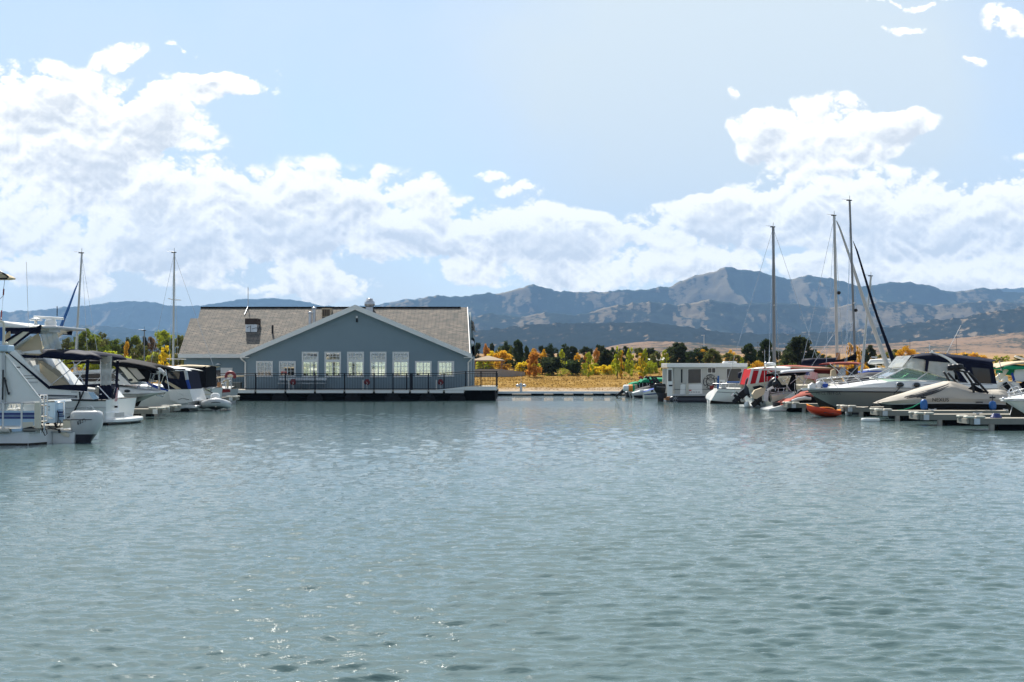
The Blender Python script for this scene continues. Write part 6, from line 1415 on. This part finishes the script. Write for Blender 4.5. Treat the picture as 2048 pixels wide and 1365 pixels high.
    for x0,x1 in ((80,86),(91,97),(101,106)): b.tubes([[(x0,656,-1.24),(x0+3,676,-1.24),(x1+4,698,-1.24)]],.02,M['vinyl'],'window_fold')
    b.panel([(18,707),(38,690),(76,667),(80,676),(85,708),(84,712)],-1.2,.04,M['tan'],'windscreen_cover'); b.panel([(20,700),(40,685),(60,672),(66,674),(36,696),(24,707)],-1.25,.02,M['vinyl'],'flybridge_window')
    b.panel([(40,707),(44,704),(78,700),(82,708)],-1.28,.2,M['gel'],'flybridge_seat')
    b.panel([(8,672),(20,661),(20,690),(8,696)],-.8,.05,M['tan'],'flybridge_chair'); 
    # open-array radar, satellite dish, antennas
    r=MB(); c=b.p(101,645,-.5); r.lathe([(.20,-.2),(.22,0),(.16,.12),(.06,.14)],c,12); o=r.build('radar_pedestal',M['gel'],b.root)
    r=MB(); a,e=b.p(68,632,-.5),b.p(127,635.5,-.5); r.prism([(a[0],-.58,a[2]),(e[0],-.58,e[2]),(e[0],-.58,e[2]-.09),(a[0],-.58,a[2]-.09)],(0,.14,0)); r.build('radar_bar',M['gel'],o,bevel=.02)
    r=MB(); c=b.p(71.5,640,-.9); r.lathe([(.02,.09),(.12,.06),(.24,.0),(.22,-.03),(.05,-.02),(.05,-.12),(.08,-.20)],c,16); r.build('satellite_dish',M['gel'],b.root)
    b.tubes([[(57,657,-1.5),(54.5,585,-1.5),(52.5,524,-1.5)]],.009,M['flag_white'],'antenna'); b.tubes([[(114,632,.3),(114,613,.3)]],.018,M['black'],'anchor_light')
    # stern flag
    pl=MB(); p0,p1=b.p(222,806,-1.0),b.p(230,775,-1.0); pl.tube([p0,p1],.015,5); o=pl.build('flag_staff',M['steel'],b.root)
    m=MB(); nx,ny=13,14
    def pt(u,v):                                    # hangs down the staff: fly runs downwards
        q=b.p(231.5-1.2*v*4-u*0+ (9.5)*v - 6*(u*.9)*0 -u*7.5*(.35) ,776+u*27,-1.03); return (q[0],q[1]+.04*math.sin(v*6+u*3),q[2])
    for i in range(nx):
        for j in range(ny-1):
            mi=2 if (i<5 and j<7) else (0 if j%2==0 else 1)
            m.add([pt(i/nx,j/13),pt((i+1)/nx,j/13),pt((i+1)/nx,(j+1)/13),pt(i/nx,(j+1)/13)],[(0,1,2,3)],mi)
    m.build('flag',[M['flag_red'],M['flag_white'],M['flag_blue']],o)
express_cruiser()

# ---------------------------------------------------------------- white cruiser, bow to the right
def bow_out_cruiser():
    b=Boat('motor_yacht','white motor yacht with flared bow, pulpit and bow rail pointing right','boat',200,50.8,3.2)
    b.botmat=1
    sheer=[(-120,786),(0,786),(100,786),(180,787),(240,788),(290,787.5),(328,784)]
    low=[(-120,829),(0,830),(100,830),(170,830),(215,829),(245,819),(282,801)]
    b.hull(sheer,low,[M['gel'],M['brown_dark'],M['cream'],M['hull_shade']],rows=((0,.05,1),(.05,.80,3),(.80,1,0)),flare=.50,keel=-.5)  # lower flare coloured dark for the shade under it
    b.shell([(-100,772),(60,768),(140,766),(200,767),(250,771),(290,776),(328,781)],[(-100,787),(60,787),(140,787),(200,787.5),(250,788),(290,787.5),(329,785)],1.6,M['gel'],'foredeck',.86,.08,22,cap=(True,True),bow=.92)
    b.rub(-.0,.03,M['gel_grey'])
    p=MB(); a=b.p(305,784,0); e=b.p(331,784,0); p.loft([[(a[0],-.32,a[2]-.05),(a[0],.32,a[2]-.05),(a[0],.32,a[2]+.06),(a[0],-.32,a[2]+.06)],[(e[0]-.1,-.22,a[2]-.03),(e[0]-.1,.22,a[2]-.03),(e[0]-.1,.22,a[2]+.06),(e[0]-.1,-.22,a[2]+.06)],[(e[0],-.12,a[2]-.02),(e[0],.12,a[2]-.02),(e[0],.12,a[2]+.05),(e[0],-.12,a[2]+.05)]],closed=True,sm=False); p.build('bow_pulpit',M['gel'],b.root,bevel=.02)
    an=MB(); an.tube([(e[0]-.5,0,a[2]-.08),(e[0]-.1,0,a[2]-.10),(e[0]+.02,0,a[2]-.02)],.035); an.tube([(e[0]-.35,-.2,a[2]-.16),(e[0]-.12,0,a[2]-.22),(e[0]-.35,.2,a[2]-.16)],.035); an.build('anchor',M['steel'],b.root)
    b.rail([(120,746),(200,747),(260,747),(300,747),(318,748.5)],[(100,768),(180,768),(235,771),(280,777),(316,782)],8,inset=.12,r=.02)
    c=b.p(254,782.5,-1.4); m=MB(); m.lathe([(.01,-.03),(.10,-.02),(.11,.02)],(0,0,0),14,axis='y'); m.v=[(c[0]+x*1.3,c[1]+y,c[2]+z*.6) for x,y,z in m.v]; m.build('porthole',M['glass'],b.root)
    # superstructure under the canvas
    b.panel([(100,768),(150,742),(228,738),(262,770),(100,772)],-1.2,2.4,M['gel'],'cabin'); b.panel([(150,750),(225,746),(240,762),(150,764)],-1.215,.012,M['glass'],'cabin_window',True)
    b.shell([(150,716),(190,714),(222,714.5),(236,717),(252,716),(286,722),(306,726.5),(315,730),(318,735)],[(130,728),(170,728),(208,722),(224,732),(240,734),(272,737),(290,741),(297,742),(300,742)],1.45,M['black_canvas'],'canopy',.85,.16,24)
    b.panel([(244,733),(300,741),(300,748),(296,765),(276,762),(254,755)],-1.25,.03,M['black_canvas'],'side_curtain',True); b.panel([(226,722),(234,721),(258,744),(276,764),(262,766),(246,744)],-1.4,.14,M['cream'],'radar_arch',True)
    b.panel([(253,734),(272,736),(290,757),(276,760)],-1.36,.02,M['grey_canvas'],'curtain_window',True); b.tubes([[(226,745,-1.3),(243,730,-1.3)],[(224,730,-1.3),(246,742,-1.3)],[(299,736,-1.3),(304,748,-1.3)]],.03,M['black'],'canopy_frame')
    c=b.p(260.5,760.5,-1.42); m=MB(); m.lathe([(.01,-.02),(.07,-.015),(.08,.02)],(0,0,0),12,axis='y'); m.v=[(c[0]+x*1.3,c[1]+y,c[2]+z*.7) for x,y,z in m.v]; m.build('arch_badge',M['dark'],b.root)
    # white life ring canister on the rail and bow light
    m=MB(); c=b.p(318,742,-.25); m.lathe([(.02,-.14),(.13,-.1),(.14,.08),(.05,.14)],c,12); q=b.p(324,747,-.3); m.tube([(c[0]+.1,c[1],c[2]),(q[0]+.15,q[1],q[2]-.06)],.09,8); m.build('rescue_light',M['gel'],b.root)
    b.tubes([[(331,740,-.4),(323,765,-.3),(318,780,-.2)],[(331,740,-.4),(338,780,-.3)],[(316,748,-.4),(320,781,-.2)]],.02,M['steel'],'pulpit_stay')
    b.tube([(244,819,-.05),(247,806,-.4),(240,793,-1.0)],.014,M['flag_white'],'mooring_line')
bow_out_cruiser()
def navy_canopy_boat():
    b=Boat('canopy_boat','white motorboat with navy full canopy and swim platform, stern to the right','boat',350,56.0,2.6)
    b.botmat=1
    b.hull([(376,800),(366,789),(350,784),(300,782),(240,780),(180,779)],[(376,817),(366,820),(350,822),(300,822),(240,820),(190,808)],[M['gel'],M['brown_dark']],rows=((0,.08,1),(.08,1,0)),flare=.85); b.deck(M['gel'])
    b.panel([(278,763),(283,760),(345,784),(338,788)],-1.2,.05,M['blue_canvas'],'bow_cover')
    b.shell([(300,733),(335,732),(360,734),(372,736),(384,739)],[(290,740),(325,741),(350,743),(364,742),(371,742)],1.2,M['white_canvas'],'canopy_roof',.85,.08,10)
    b.panel([(318,738),(370,738),(378,779),(330,779),(318,760)],-1.18,.02,M['navy'],'side_curtain',True); b.panel([(335,742),(360,743),(358,759),(335,756)],-1.195,.012,M['glass'],'curtain_window',True)
    a,c=b.p(370,739,-1.18),b.p(378,779,-1.18); m=MB(); m.add([a,c,(c[0],1.18,c[2]),(a[0],1.18,a[2])],[(0,1,2,3)]); m.build('aft_curtain',M['navy'],b.root)
    b.tubes([[(371,742,-1.2),(374,760,-1.2)]],.09,M['gel_grey'],'canvas_flap'); b.tubes([[(374,760,-1.2),(379,778,-1.2)]],.08,M['blue_canvas'],'canvas_flap')
    b.panel([(318,752),(330,760),(362,778),(352,779),(322,760)],-1.22,.08,M['tan'],'windscreen_frame')
    b.panel([(336,781),(352,780),(374,806),(360,808),(340,800)],-1.3,.05,M['gel'],'bulwark'); b.panel([(346,780),(378,779),(386,803),(372,806),(356,800)],-1.26,2.5,M['gel'],'cockpit_side')
    m=MB(); a,e=b.p(362,815,-1),b.p(394,823,-1); z1=.30; m.prism([(a[0],-1.15,z1-.14),(e[0],-1.15,z1-.16),(e[0]+.05,-1.15,z1-.02),(a[0],-1.15,z1)],(0,2.2,0)); m.build('swim_platform',M['gel'],b.root,bevel=.03)
    b.tubes([[(378,800,-1.3),(365,797,-1.3),(356,800,-1.3)]],.012,M['black'],'mooring_line')
navy_canopy_boat()
def black_canopy_boat():
    b=Boat('black_canopy_boat','white motorboat with a tall black box canopy near the clubhouse','boat',420,62.5,2.5)
    b.hull([(424,777),(410,776),(390,775),(340,774),(280,773)],[(423,806),(410,808),(390,809),(340,809),(290,800)],[M['gel'],M['gel_grey'],M['cream']],rows=((0,.55,0),(.55,.62,2),(.62,.8,0),(.8,1,1)),flare=.85); b.deck(M['gel'])
    b.shell([(356,731),(380,729.5),(405,731),(421,731.5)],[(346,735),(370,735),(398,736),(411,736)],1.12,M['tan'],'canopy_roof',.9,.05,8)
    b.panel([(356,734),(404,735.5),(411,732.5),(412,776),(356,774)],-1.13,2.26,M['black_canvas'],'canopy_side')
    b.tubes([[(390,772,-1.2),(418,779,-1.24)],[(410,778,-1.25),(440,795,-1.3)]],.025,M['black'],'stern_line')
    b.panel([(410,777),(420,778),(420,783),(410,782)],-1.27,.03,M['screen'],'name_plate')
black_canopy_boat()
def sailboat_left():
    b=Boat('sailboat','dark hulled sailing boat with horseshoe buoy on its stern rail, left of clubhouse','boat',440,70.0,2.6)
    b.hull([(461,779),(445,779),(410,779),(340,776),(250,770)],[(460,800),(445,804),(410,804),(340,804),(270,790)],[M['gel_grey'],M['maroon'],M['brown_dark']],rows=((0,.18,2),(.18,.72,0),(.72,1,1)),flare=.8,stern=.8); b.deck(M['gel'],.12,-.05)
    b.tubes([[(441,779,-1.1),(442,765,-1.1),(452,757,-1.0),(462,758,-.9),(462,779,-.9)],[(452,757,-1.0),(451,779,-1.0)],[(442,768,-1.1),(461,762,-.9)],[(462,758,-.9),(462,758,.9)]],.03,M['steel'],'pushpit',mirror=False)
    m=MB(); c=b.p(461,752.5,-1.0); m.tube([(c[0]+.27*math.cos(a),c[1]-.05,c[2]-.02+.24*math.sin(a)) for a in np.linspace(-.5,math.pi+.35,16)],.10,8); m.build('horseshoe_buoy',M['red_paint'],b.root)
    b.tubes([[(441,769,-1.0),(446,764,-1.0),(456,760,-1.0)]],.05,M['rope'] if 'rope' in M else M['tan'],'coiled_rope'); b.panel([(434,766),(441,764),(442,777),(434,778)],-1.1,.3,M['teak'],'cockpit_seat'); b.panel([(453,762),(457,761),(456,777),(453,777)],-1.0,.1,M['tan'],'stern_bag'); b.panel([(440,778),(461,778),(461,781),(440,781)],-1.05,.06,M['gel'],'coaming')
    b.tubes([[(430,756,-.2),(452,753,-.2),(488,753,-.2)]],.045,M['tan'],'boom')
    rig(b,(345.5,775),(348.5,506),0,.07,M['mast_white'],'mast',(600.,),(((348,508,0),(300,735,0)),((348,508,-.1),(336,772,-1.2)),((348,508,.1),(358,772,1.2)),((348,508,0),(440,770,0))),.009)
    b.tubes([[(333,718,-.3),(372,719,-.3)]],.02,M['flag_white'],'boom_end')
sailboat_left()
def sailboat_far_left():
    b=Boat('sailboat','sailing boat with blue furled jib and leaning grey mast behind the cruisers','boat',140,66.0,2.5)
    b.hull([(250,778),(200,777),(120,776),(20,772),(-60,768)],[(248,806),(200,808),(120,808),(20,808),(-30,795)],[M['gel']],flare=.78); b.deck(M['gel'],.15); b.panel([(60,766),(200,766),(190,777),(50,777)],-.8,1.6,M['gel'],'coachroof')
    rig(b,(147,775),(163.5,507),0,.07,M['mast_white'],'mast',(662.,),(((163,508,0),(205,770,0)),((164,510,-.1),(152,772,-1.1)),((164,510,.1),(178,772,1.1)),((157,562,0),(120,670,0))),.009)
    f=MB(); f.tube([b.p(157,563,0),b.p(150,580,0),b.p(137,616,0),b.p(116,668,0),b.p(95,722,0)],[.02,.05,.075,.10,.12],8); f.build('furled_jib',M['blue'],b.root)
    g=Boat('sailboat','farther sailing boat with a thin mast and white spreader left of the yellow tree','boat',288,82.0,2.2)
    g.hull([(330,775),(300,774.5),(250,774),(210,772)],[(329,795),(300,797),(250,797),(216,790)],[M['gel']],flare=.78); g.deck(M['gel'],.15)
    rig(g,(288.5,774),(288.5,662),0,.05,M['mast'],'mast',None,(),.009)
sailboat_far_left()
def dinghy():
    d=56.2; t=thing('inflatable_dinghy','grey and white inflatable dinghy bow-on at the end of a left finger dock','dinghy',(wx(415,d),d+1.5,0),math.radians(-75)); t.scale=(.95,.95,.95)
    R=.22; pts=[(-1.5,.62,.27),(-.6,.64,.27),(.3,.62,.29),(.95,.48,.36),(1.35,.22,.44),(1.45,0,.47)]; pts=pts+[(x,-y,z) for x,y,z in pts[-2::-1]]
    m=MB(); m.tube(pts,[.12]+[R]*(len(pts)-2)+[.12],12); m.build('tube',M['gel_grey'],t)
    s=MB(); s.tube([(x*1.0+(.2 if abs(y)<.3 else 0),y*(1.34 if abs(y)>.3 else 1.0),z) for x,y,z in pts],.03,6); s.build('rub_strake',M['stripe_dark'],t)
    f=MB(); f.loft([[(-1.4,.5,.12),(-1.4,0,.02),(-1.4,-.5,.12)],[(.3,.5,.14),(.3,0,.0),(.3,-.5,.14)],[(1.2,.2,.34),(1.2,0,.2),(1.2,-.2,.34)]],cap=(False,False)); f.build('floor',M['gel_grey'],t)
    tr=MB(); tr.box(-1.3,-1.24,-.45,.45,.1,.55); tr.build('transom',M['gel'],t); MB().box(-.35,-.1,-.5,.5,.38,.42).build('seat',M['wood'],t)
    c=MB(); c.loft([[(x0+.30*math.cos(a)*k,.26*k*math.sin(a),z) for a in np.linspace(0,6.28,17)[:-1]] for x0,k,z in ((-1.0,1,.45),(-1.0,1.02,.65),(-1.0,.9,.82),(-1.0,.5,.90))],closed=True); c.build('console',M['gel'],t)
    for y in (-.42,.42): MB().tube([(.0,y,.45),(.0,y,.66)],.05,6).build('rod_holder',M['stripe_dark'],t)
dinghy()
# ================================================================ trees and shrubs
def leaf_material(name, col, var=.35):
    m=bpy.data.materials.new(name); m.use_nodes=True; nt=m.node_tree; N,L=nt.nodes,nt.links; nt.nodes.remove(N['Principled BSDF'])
    g=N.new('ShaderNodeNewGeometry'); r=N.new('ShaderNodeValToRGB'); e=r.color_ramp.elements
    e[0].color=tuple(c*(1-var) for c in col)+(1,); e[1].color=tuple(min(1,c*(1+var)) for c in col)+(1,); L.new(g.outputs['Random Per Island'],r.inputs[0])
    d=N.new('ShaderNodeBsdfDiffuse'); t=N.new('ShaderNodeBsdfTranslucent'); x=N.new('ShaderNodeMixShader'); x.inputs[0].default_value=.38
    L.new(r.outputs[0],d.inputs[0]); L.new(r.outputs[0],t.inputs[0]); L.new(d.outputs[0],x.inputs[1]); L.new(t.outputs[0],x.inputs[2]); L.new(x.outputs[0],N['Material Output'].inputs['Surface']); return m
LEAF={'dark':leaf_material('juniper_needles',(.045,.058,.028)),'pine':leaf_material('pine_needles',(.048,.07,.028)),'olive':leaf_material('olive_leaves',(.15,.16,.045)),
 'green':leaf_material('green_leaves',(.14,.18,.03)),'lime':leaf_material('lime_leaves',(.42,.46,.035)),'yellow':leaf_material('yellow_leaves',(.78,.58,.04)),'gold':leaf_material('golden_leaves',(.70,.42,.04)),'orange':leaf_material('orange_leaves',(.55,.26,.05)),'brown':leaf_material('brown_twigs',(.18,.12,.06))}
def crown_mesh(kind, seed):
    rng=random.Random(seed); mb=MB()
    lobes=[]
    if kind=='pine':      # broad irregular evergreen, pointed tiers
        for k in range(34):
            z=rng.uniform(.06,.97); w=.58*(1-z)**.5*rng.uniform(.4,1.15); a=rng.uniform(0,6.28); lobes.append((w*.75*math.cos(a),w*.75*math.sin(a),z,.10+.10*(1-z)))
    elif kind=='round':
        for k in range(32):
            a=rng.uniform(0,6.28); z=rng.uniform(.10,.94); w=.5*math.sin(math.pi*min(1,(z*.9+.06)))**.7*rng.uniform(.3,1.18); lobes.append((w*.8*math.cos(a),w*.8*math.sin(a),z,rng.uniform(.09,.17)))
    elif kind=='poplar':
        for k in range(30):
            z=rng.uniform(.14,.98); w=.5*(min(1,z*3)*(1-z)**.45)*rng.uniform(.3,1.0); a=rng.uniform(0,6.28); lobes.append((w*math.cos(a),w*math.sin(a),z,rng.uniform(.05,.085)))
    elif kind=='narrow':
        for k in range(24):
            z=rng.uniform(.03,.97); w=.42*(1-z)**.5*rng.uniform(.3,1.0); a=rng.uniform(0,6.28); lobes.append((w*math.cos(a),w*math.sin(a),z,.09))
    else:                 # bush
        for k in range(16):
            a=rng.uniform(0,6.28); w=.42*rng.random()**.6; lobes.append((w*math.cos(a),w*math.sin(a),rng.uniform(.12,.78)*(1-w*.8),rng.uniform(.14,.24)))
    per={'pine':85,'round':80,'poplar':55,'narrow':70,'bush':75}[kind]; ls={'pine':.042,'round':.040,'poplar':.034,'narrow':.045,'bush':.055}[kind]
    for (x,y,z,r) in lobes:
        for k in range(per):
            v=Vector((rng.gauss(0,1),rng.gauss(0,1),rng.gauss(0,1))).normalized()*r*rng.random()**.4*rng.uniform(.7,1.25)
            p=Vector((x+v.x,y+v.y,max(.01,z+v.z*(.7 if kind=='bush' else .85))))
            a=Vector((rng.uniform(-1,1),rng.uniform(-1,1),rng.uniform(-1,1))).normalized(); b=a.orthogonal().normalized(); s=ls*rng.uniform(.6,1.5)
            mb.add([p-a*s,p+b*s*.6,p+a*s,p-b*s*.6],[(0,1,2,3)])
    me=bpy.data.meshes.new('crown'); me.from_pydata(mb.v,[],mb.f); me.materials.append(LEAF['green']); me.update(); return me
def trunk_mesh(kind, seed):
    rng=random.Random(seed); mb=MB(); h={'pine':.9,'round':.6,'poplar':.9,'narrow':.9,'bush':.4}[kind]
    mb.tube([(0,0,-.06),(.01,0,h*.4),(-.01,.01,h*.8),(0,0,h)],[.030,.022,.012,.004],6)
    for k in range(7):
        z=h*rng.uniform(.25,.85); a=rng.uniform(0,6.28); l=.28*(1 if kind!='poplar' else .4); mb.tube([(0,0,z),(l*.5*math.cos(a),l*.5*math.sin(a),z+.08),(l*math.cos(a),l*math.sin(a),z+.18)],[.010,.007,.003],4)
    me=bpy.data.meshes.new('trunk'); me.from_pydata(mb.v,[],mb.f); me.materials.append(M['bark']); me.update(); return me
PROTO={k:[(crown_mesh(k,i*13+len(k)),trunk_mesh(k,i)) for i in range(3)] for k in ('pine','round','poplar','narrow','bush')}
T=[] # px, top py, width px, kind, leaf, depth
LEFT=[(112,684,26,'round','dark',230),(135,677,24,'round','olive',210),(157,672,22,'round','green',205),(174,660,54,'round','green',190),(190,672,36,'round','olive',200),(205,667,30,'round','olive',215),(186,690,40,'bush','lime',150),(210,692,34,'round','green',175),(232,680,34,'round','green',180),(254,677,20,'round','dark',175),(253,684,11,'round','gold',168),(247,700,26,'bush','lime',145),(270,672,30,'round','green',185),(280,690,30,'round','olive',170),(289,663,15,'narrow','dark',200),(300,676,26,'round','brown',215),(314,694,30,'bush','olive',150),(326,662,46,'round','lime',205),(340,676,36,'round','green',195),(360,672,26,'round','olive',190),(329,690,31,'poplar','yellow',112),(350,716,24,'bush','orange',110),(266,707,22,'bush','olive',140),(228,703,26,'bush','green',150),(160,704,26,'bush','lime',160),(375,690,24,'round','green',200),(145,695,30,'bush','green',170),(300,708,18,'bush','brown',130),(20,690,40,'round','olive',220),(60,688,40,'round','green',220)]
MIDT=[(955,686,16,'round','dark',200),(972,689,15,'round','orange',190),(984,688,18,'pine','dark',195),(998,696,14,'round','olive',185),(1011,684,26,'round','pine',190),(1036,681,30,'pine','pine',165),(1021,694,12,'round','olive',180),(1053,693,16,'pine','pine',160),(1083,692,16,'round','dark',195),(1102,689,28,'round','dark',185),(1104,700,52,'bush','dark',135),(1128,689,22,'round','dark',200),(1145,694,28,'pine','dark',195),(1144,708,38,'bush','dark',140),(1171,694,26,'round','dark',205),(1197,690,16,'pine','dark',200),(1205,692,18,'round','dark',195),(1193,697,10,'round','orange',165),(1212,700,30,'pine','dark',145),(1226,696,20,'round','dark',180),(1250,694,22,'round','dark',190),(1278,696,30,'round','olive',175),(1302,697,30,'round','dark',185),(1312,704,26,'round','olive',170),
 (966,702,26,'bush','lime',150),(984,703,18,'round','yellow',150),(1006,702,34,'round','gold',146),(1046,710,28,'bush','yellow',132),(1068,704,30,'round','orange',135),(1066,698,12,'round','gold',160),(1071,699,10,'round','orange',165),(1087,700,16,'round','gold',150),(1124,700,10,'round','lime',165),(1178,705,26,'poplar','lime',132),(1189,722,22,'bush','yellow',122),(1214,722,24,'bush','yellow',124),(1235,692,24,'poplar','lime',126),(1243,702,16,'poplar','gold',128),(1260,694,22,'poplar','lime',125),(1282,706,24,'poplar','yellow',121),(1290,697,18,'poplar','lime',128),(1330,700,22,'poplar','lime',140),(1345,710,12,'round','orange',200),(1172,704,12,'poplar','orange',150),(1155,706,10,'round','gold',160)]
RIGHTT=[(1358,686,44,'pine','dark',165),(1344,694,26,'round','dark',185),(1395,698,44,'round','pine',160),(1404,700,22,'round','gold',170),(1426,698,40,'pine','olive',155),(1410,694,22,'round','dark',190),(1456,706,24,'round','olive',185),(1462,701,20,'round','gold',195),(1474,710,22,'round','olive',180),(1498,689,36,'pine','dark',150),(1484,714,16,'poplar','lime',126),(1496,722,18,'bush','lime',122),(1516,705,22,'round','olive',170),(1532,680,34,'pine','dark',150),(1552,702,30,'round','dark',165),(1570,708,24,'round','olive',180),(1600,675,62,'pine','dark',140),(1578,694,36,'round','dark',145),(1628,700,30,'round','dark',155),(1638,704,16,'round','gold',190),(1647,710,18,'round','pine',165),(1660,712,18,'round','olive',170),
 (1700,686,22,'poplar','gold',150),(1714,690,18,'poplar','gold',155),(1739,692,34,'round','dark',145),(1729,724,20,'bush','lime',118),(1727,703,18,'round','gold',165),(1790,700,30,'round','olive',175),(1768,706,26,'round','olive',185),(1812,693,28,'round','gold',170),(1798,714,24,'bush','yellow',135),(1780,712,22,'round','gold',180),(1842,700,30,'bush','gold',330),(1868,699,30,'bush','gold',335),(1893,700,30,'bush','gold',340),(1918,699,30,'bush','gold',335),(1944,698,26,'bush','gold',330),(1960,706,20,'bush','gold',340),(1932,704,12,'bush','dark',300),(1957,710,12,'bush','dark',310),(1992,711,18,'poplar','lime',210),(2014,711,20,'poplar','lime',215),(2040,712,24,'round','olive',230),(2003,714,14,'round','olive',240),(2075,700,30,'round','green',230)]
_r=random.Random(12)
for k in range(26): MIDT.append((round(1052+k*10.2+_r.uniform(-4,4)),_r.randint(712,727),_r.randint(12,22),'bush',_r.choice(['lime','yellow','lime','green','gold','olive']),_r.randint(140,168)))
for k in range(14): LEFT.append((round(110+k*18+_r.uniform(-5,5)),_r.randint(688,708),_r.randint(22,34),'bush',_r.choice(['lime','green','olive','green']),_r.randint(150,185)))
for k in range(12): RIGHTT.append((round(1352+k*34+_r.uniform(-8,8)),_r.randint(708,722),_r.randint(16,26),'bush',_r.choice(['lime','green','olive','gold']),_r.randint(125,150)))
MIDT=[(a,b_,w,k,('pine' if l=='dark' and i%2 else l),max(d,140 if k=='bush' else 130)) for i,(a,b_,w,k,l,d) in enumerate(MIDT)]
RIGHTT=[(a,b_,w,k,('pine' if l=='dark' and i%2 else l),d) for i,(a,b_,w,k,l,d) in enumerate(RIGHTT)]
KIND={'pine':'spreading evergreen','round':'rounded tree','poplar':'slender young tree','narrow':'columnar tree','bush':'spreading shrub'}
COLN={'dark':'dark green','pine':'mid green','olive':'olive green','green':'green','lime':'yellow-green','yellow':'bright yellow','gold':'golden','orange':'orange','brown':'bare brown'}
ORD=['first','second','third','fourth','fifth','sixth','seventh','eighth','ninth','tenth','eleventh','twelfth','thirteenth','fourteenth','fifteenth','sixteenth','seventeenth','eighteenth','nineteenth','twentieth','twenty-first','twenty-second']
def plant(lst, zone, grp):
    cnt={}; tot={}
    for p in lst: tot[(p[3],p[4])]=tot.get((p[3],p[4]),0)+1
    for i,(px,pt,w,kind,leaf,d) in enumerate(sorted(lst)):
        k=(kind,leaf); n=cnt.get(k,0); cnt[k]=n+1
        x=wx(px,d); zb=float(gz(x,d)); h=wz(pt,d)-zb; W=w*d/F*1.3
        lab='%s %s %s'%(COLN[leaf],KIND[kind],zone) if tot[k]==1 else '%s %s, %s from left, %s'%(COLN[leaf],KIND[kind],ORD[n],zone)
        t=thing('shrub' if kind=='bush' else {'pine':'pine_tree','poplar':'young_tree','narrow':'cypress_tree','round':'broadleaf_tree'}[kind],lab,'shrub' if kind=='bush' else 'tree',(x,d,zb-.05),random.uniform(0,6.28),grp)
        t.scale=(W,W,h)
        cm,tm=PROTO[kind][i%3]
        c=bpy.data.objects.new('crown',cm); COL.objects.link(c); c.parent=t; c.material_slots[0].link='OBJECT'; c.material_slots[0].material=LEAF[leaf]
        s=bpy.data.objects.new('trunk',tm); COL.objects.link(s); s.parent=t
plant(LEFT,'on the shore left of clubhouse','trees on the left shore')
plant(MIDT,'on the shore between clubhouse and houseboat','trees on the middle shore')
plant(RIGHTT,'on the shore behind the right-hand boats','trees on the right shore')
def low_growth():
    """weedy yellow-green growth and dry grass tufts nobody could count"""
    rng=random.Random(3); mb=MB()
    for k in range(30000):
        y=rng.uniform(108,165); x=rng.uniform(-.62,.62)*y
        h=rng.uniform(.04,.15)*(1 if y>113 else .6); z=float(0); mb.v.append((x,y,h)); 
    xs=np.array([v[0] for v in mb.v]); ys=np.array([v[1] for v in mb.v]); zs=gz(xs,ys); hs=[v[2] for v in mb.v]; m=MB()
    for x,y,z,h in zip(xs,ys,zs,hs):
        for j in range(2):
            a=rng.uniform(0,6.28); dx,dy=.07*math.cos(a),.06*math.sin(a); l=(rng.uniform(-.12,.12),rng.uniform(-.12,.12))
            m.add([(x-dx,y-dy,z-.03),(x+dx,y+dy,z-.03),(x+l[0],y+l[1],z+h)],[(0,1,2)])
    o=bpy.data.objects.new('dry_grass',bpy.data.meshes.new('dry_grass')); o.data.from_pydata(m.v,[],m.f); o.data.materials.append(leaf_material('dry_grass_blades',(.26,.16,.05),.35)); COL.objects.link(o)
    o['kind']='stuff'; tag(o,'dry golden grass tufts covering the bank along the far shore','grass')
    m=MB()
    for k in range(150):
        px=rng.choice([rng.gauss(1110,45),rng.gauss(1160,50),rng.gauss(1210,40),rng.gauss(1480,40)]); d=rng.uniform(136,156); x=wx(px,d); z=float(gz(x,d)); r=rng.uniform(.25,.6)
        for j in range(34):
            v=Vector((rng.gauss(0,1),rng.gauss(0,1),abs(rng.gauss(0,1)))).normalized()*r*rng.random()**.4; p=Vector((x,d,z))+Vector((v.x,v.y,v.z*1.1)); a=Vector((rng.uniform(-1,1),rng.uniform(-1,1),rng.uniform(-.3,1))).normalized(); b=a.orthogonal().normalized(); s=rng.uniform(.05,.12); m.add([p-a*s,p+b*s*.6,p+a*s,p-b*s*.6],[(0,1,2,3)])
    o=bpy.data.objects.new('weeds',bpy.data.meshes.new('weeds')); o.data.from_pydata(m.v,[],m.f); o.data.materials.append(leaf_material('weed_leaves',(.30,.31,.05),.5)); COL.objects.link(o)
    o['kind']='stuff'; tag(o,'band of yellow-green weeds below the trees on the bank','weeds')
low_growth()
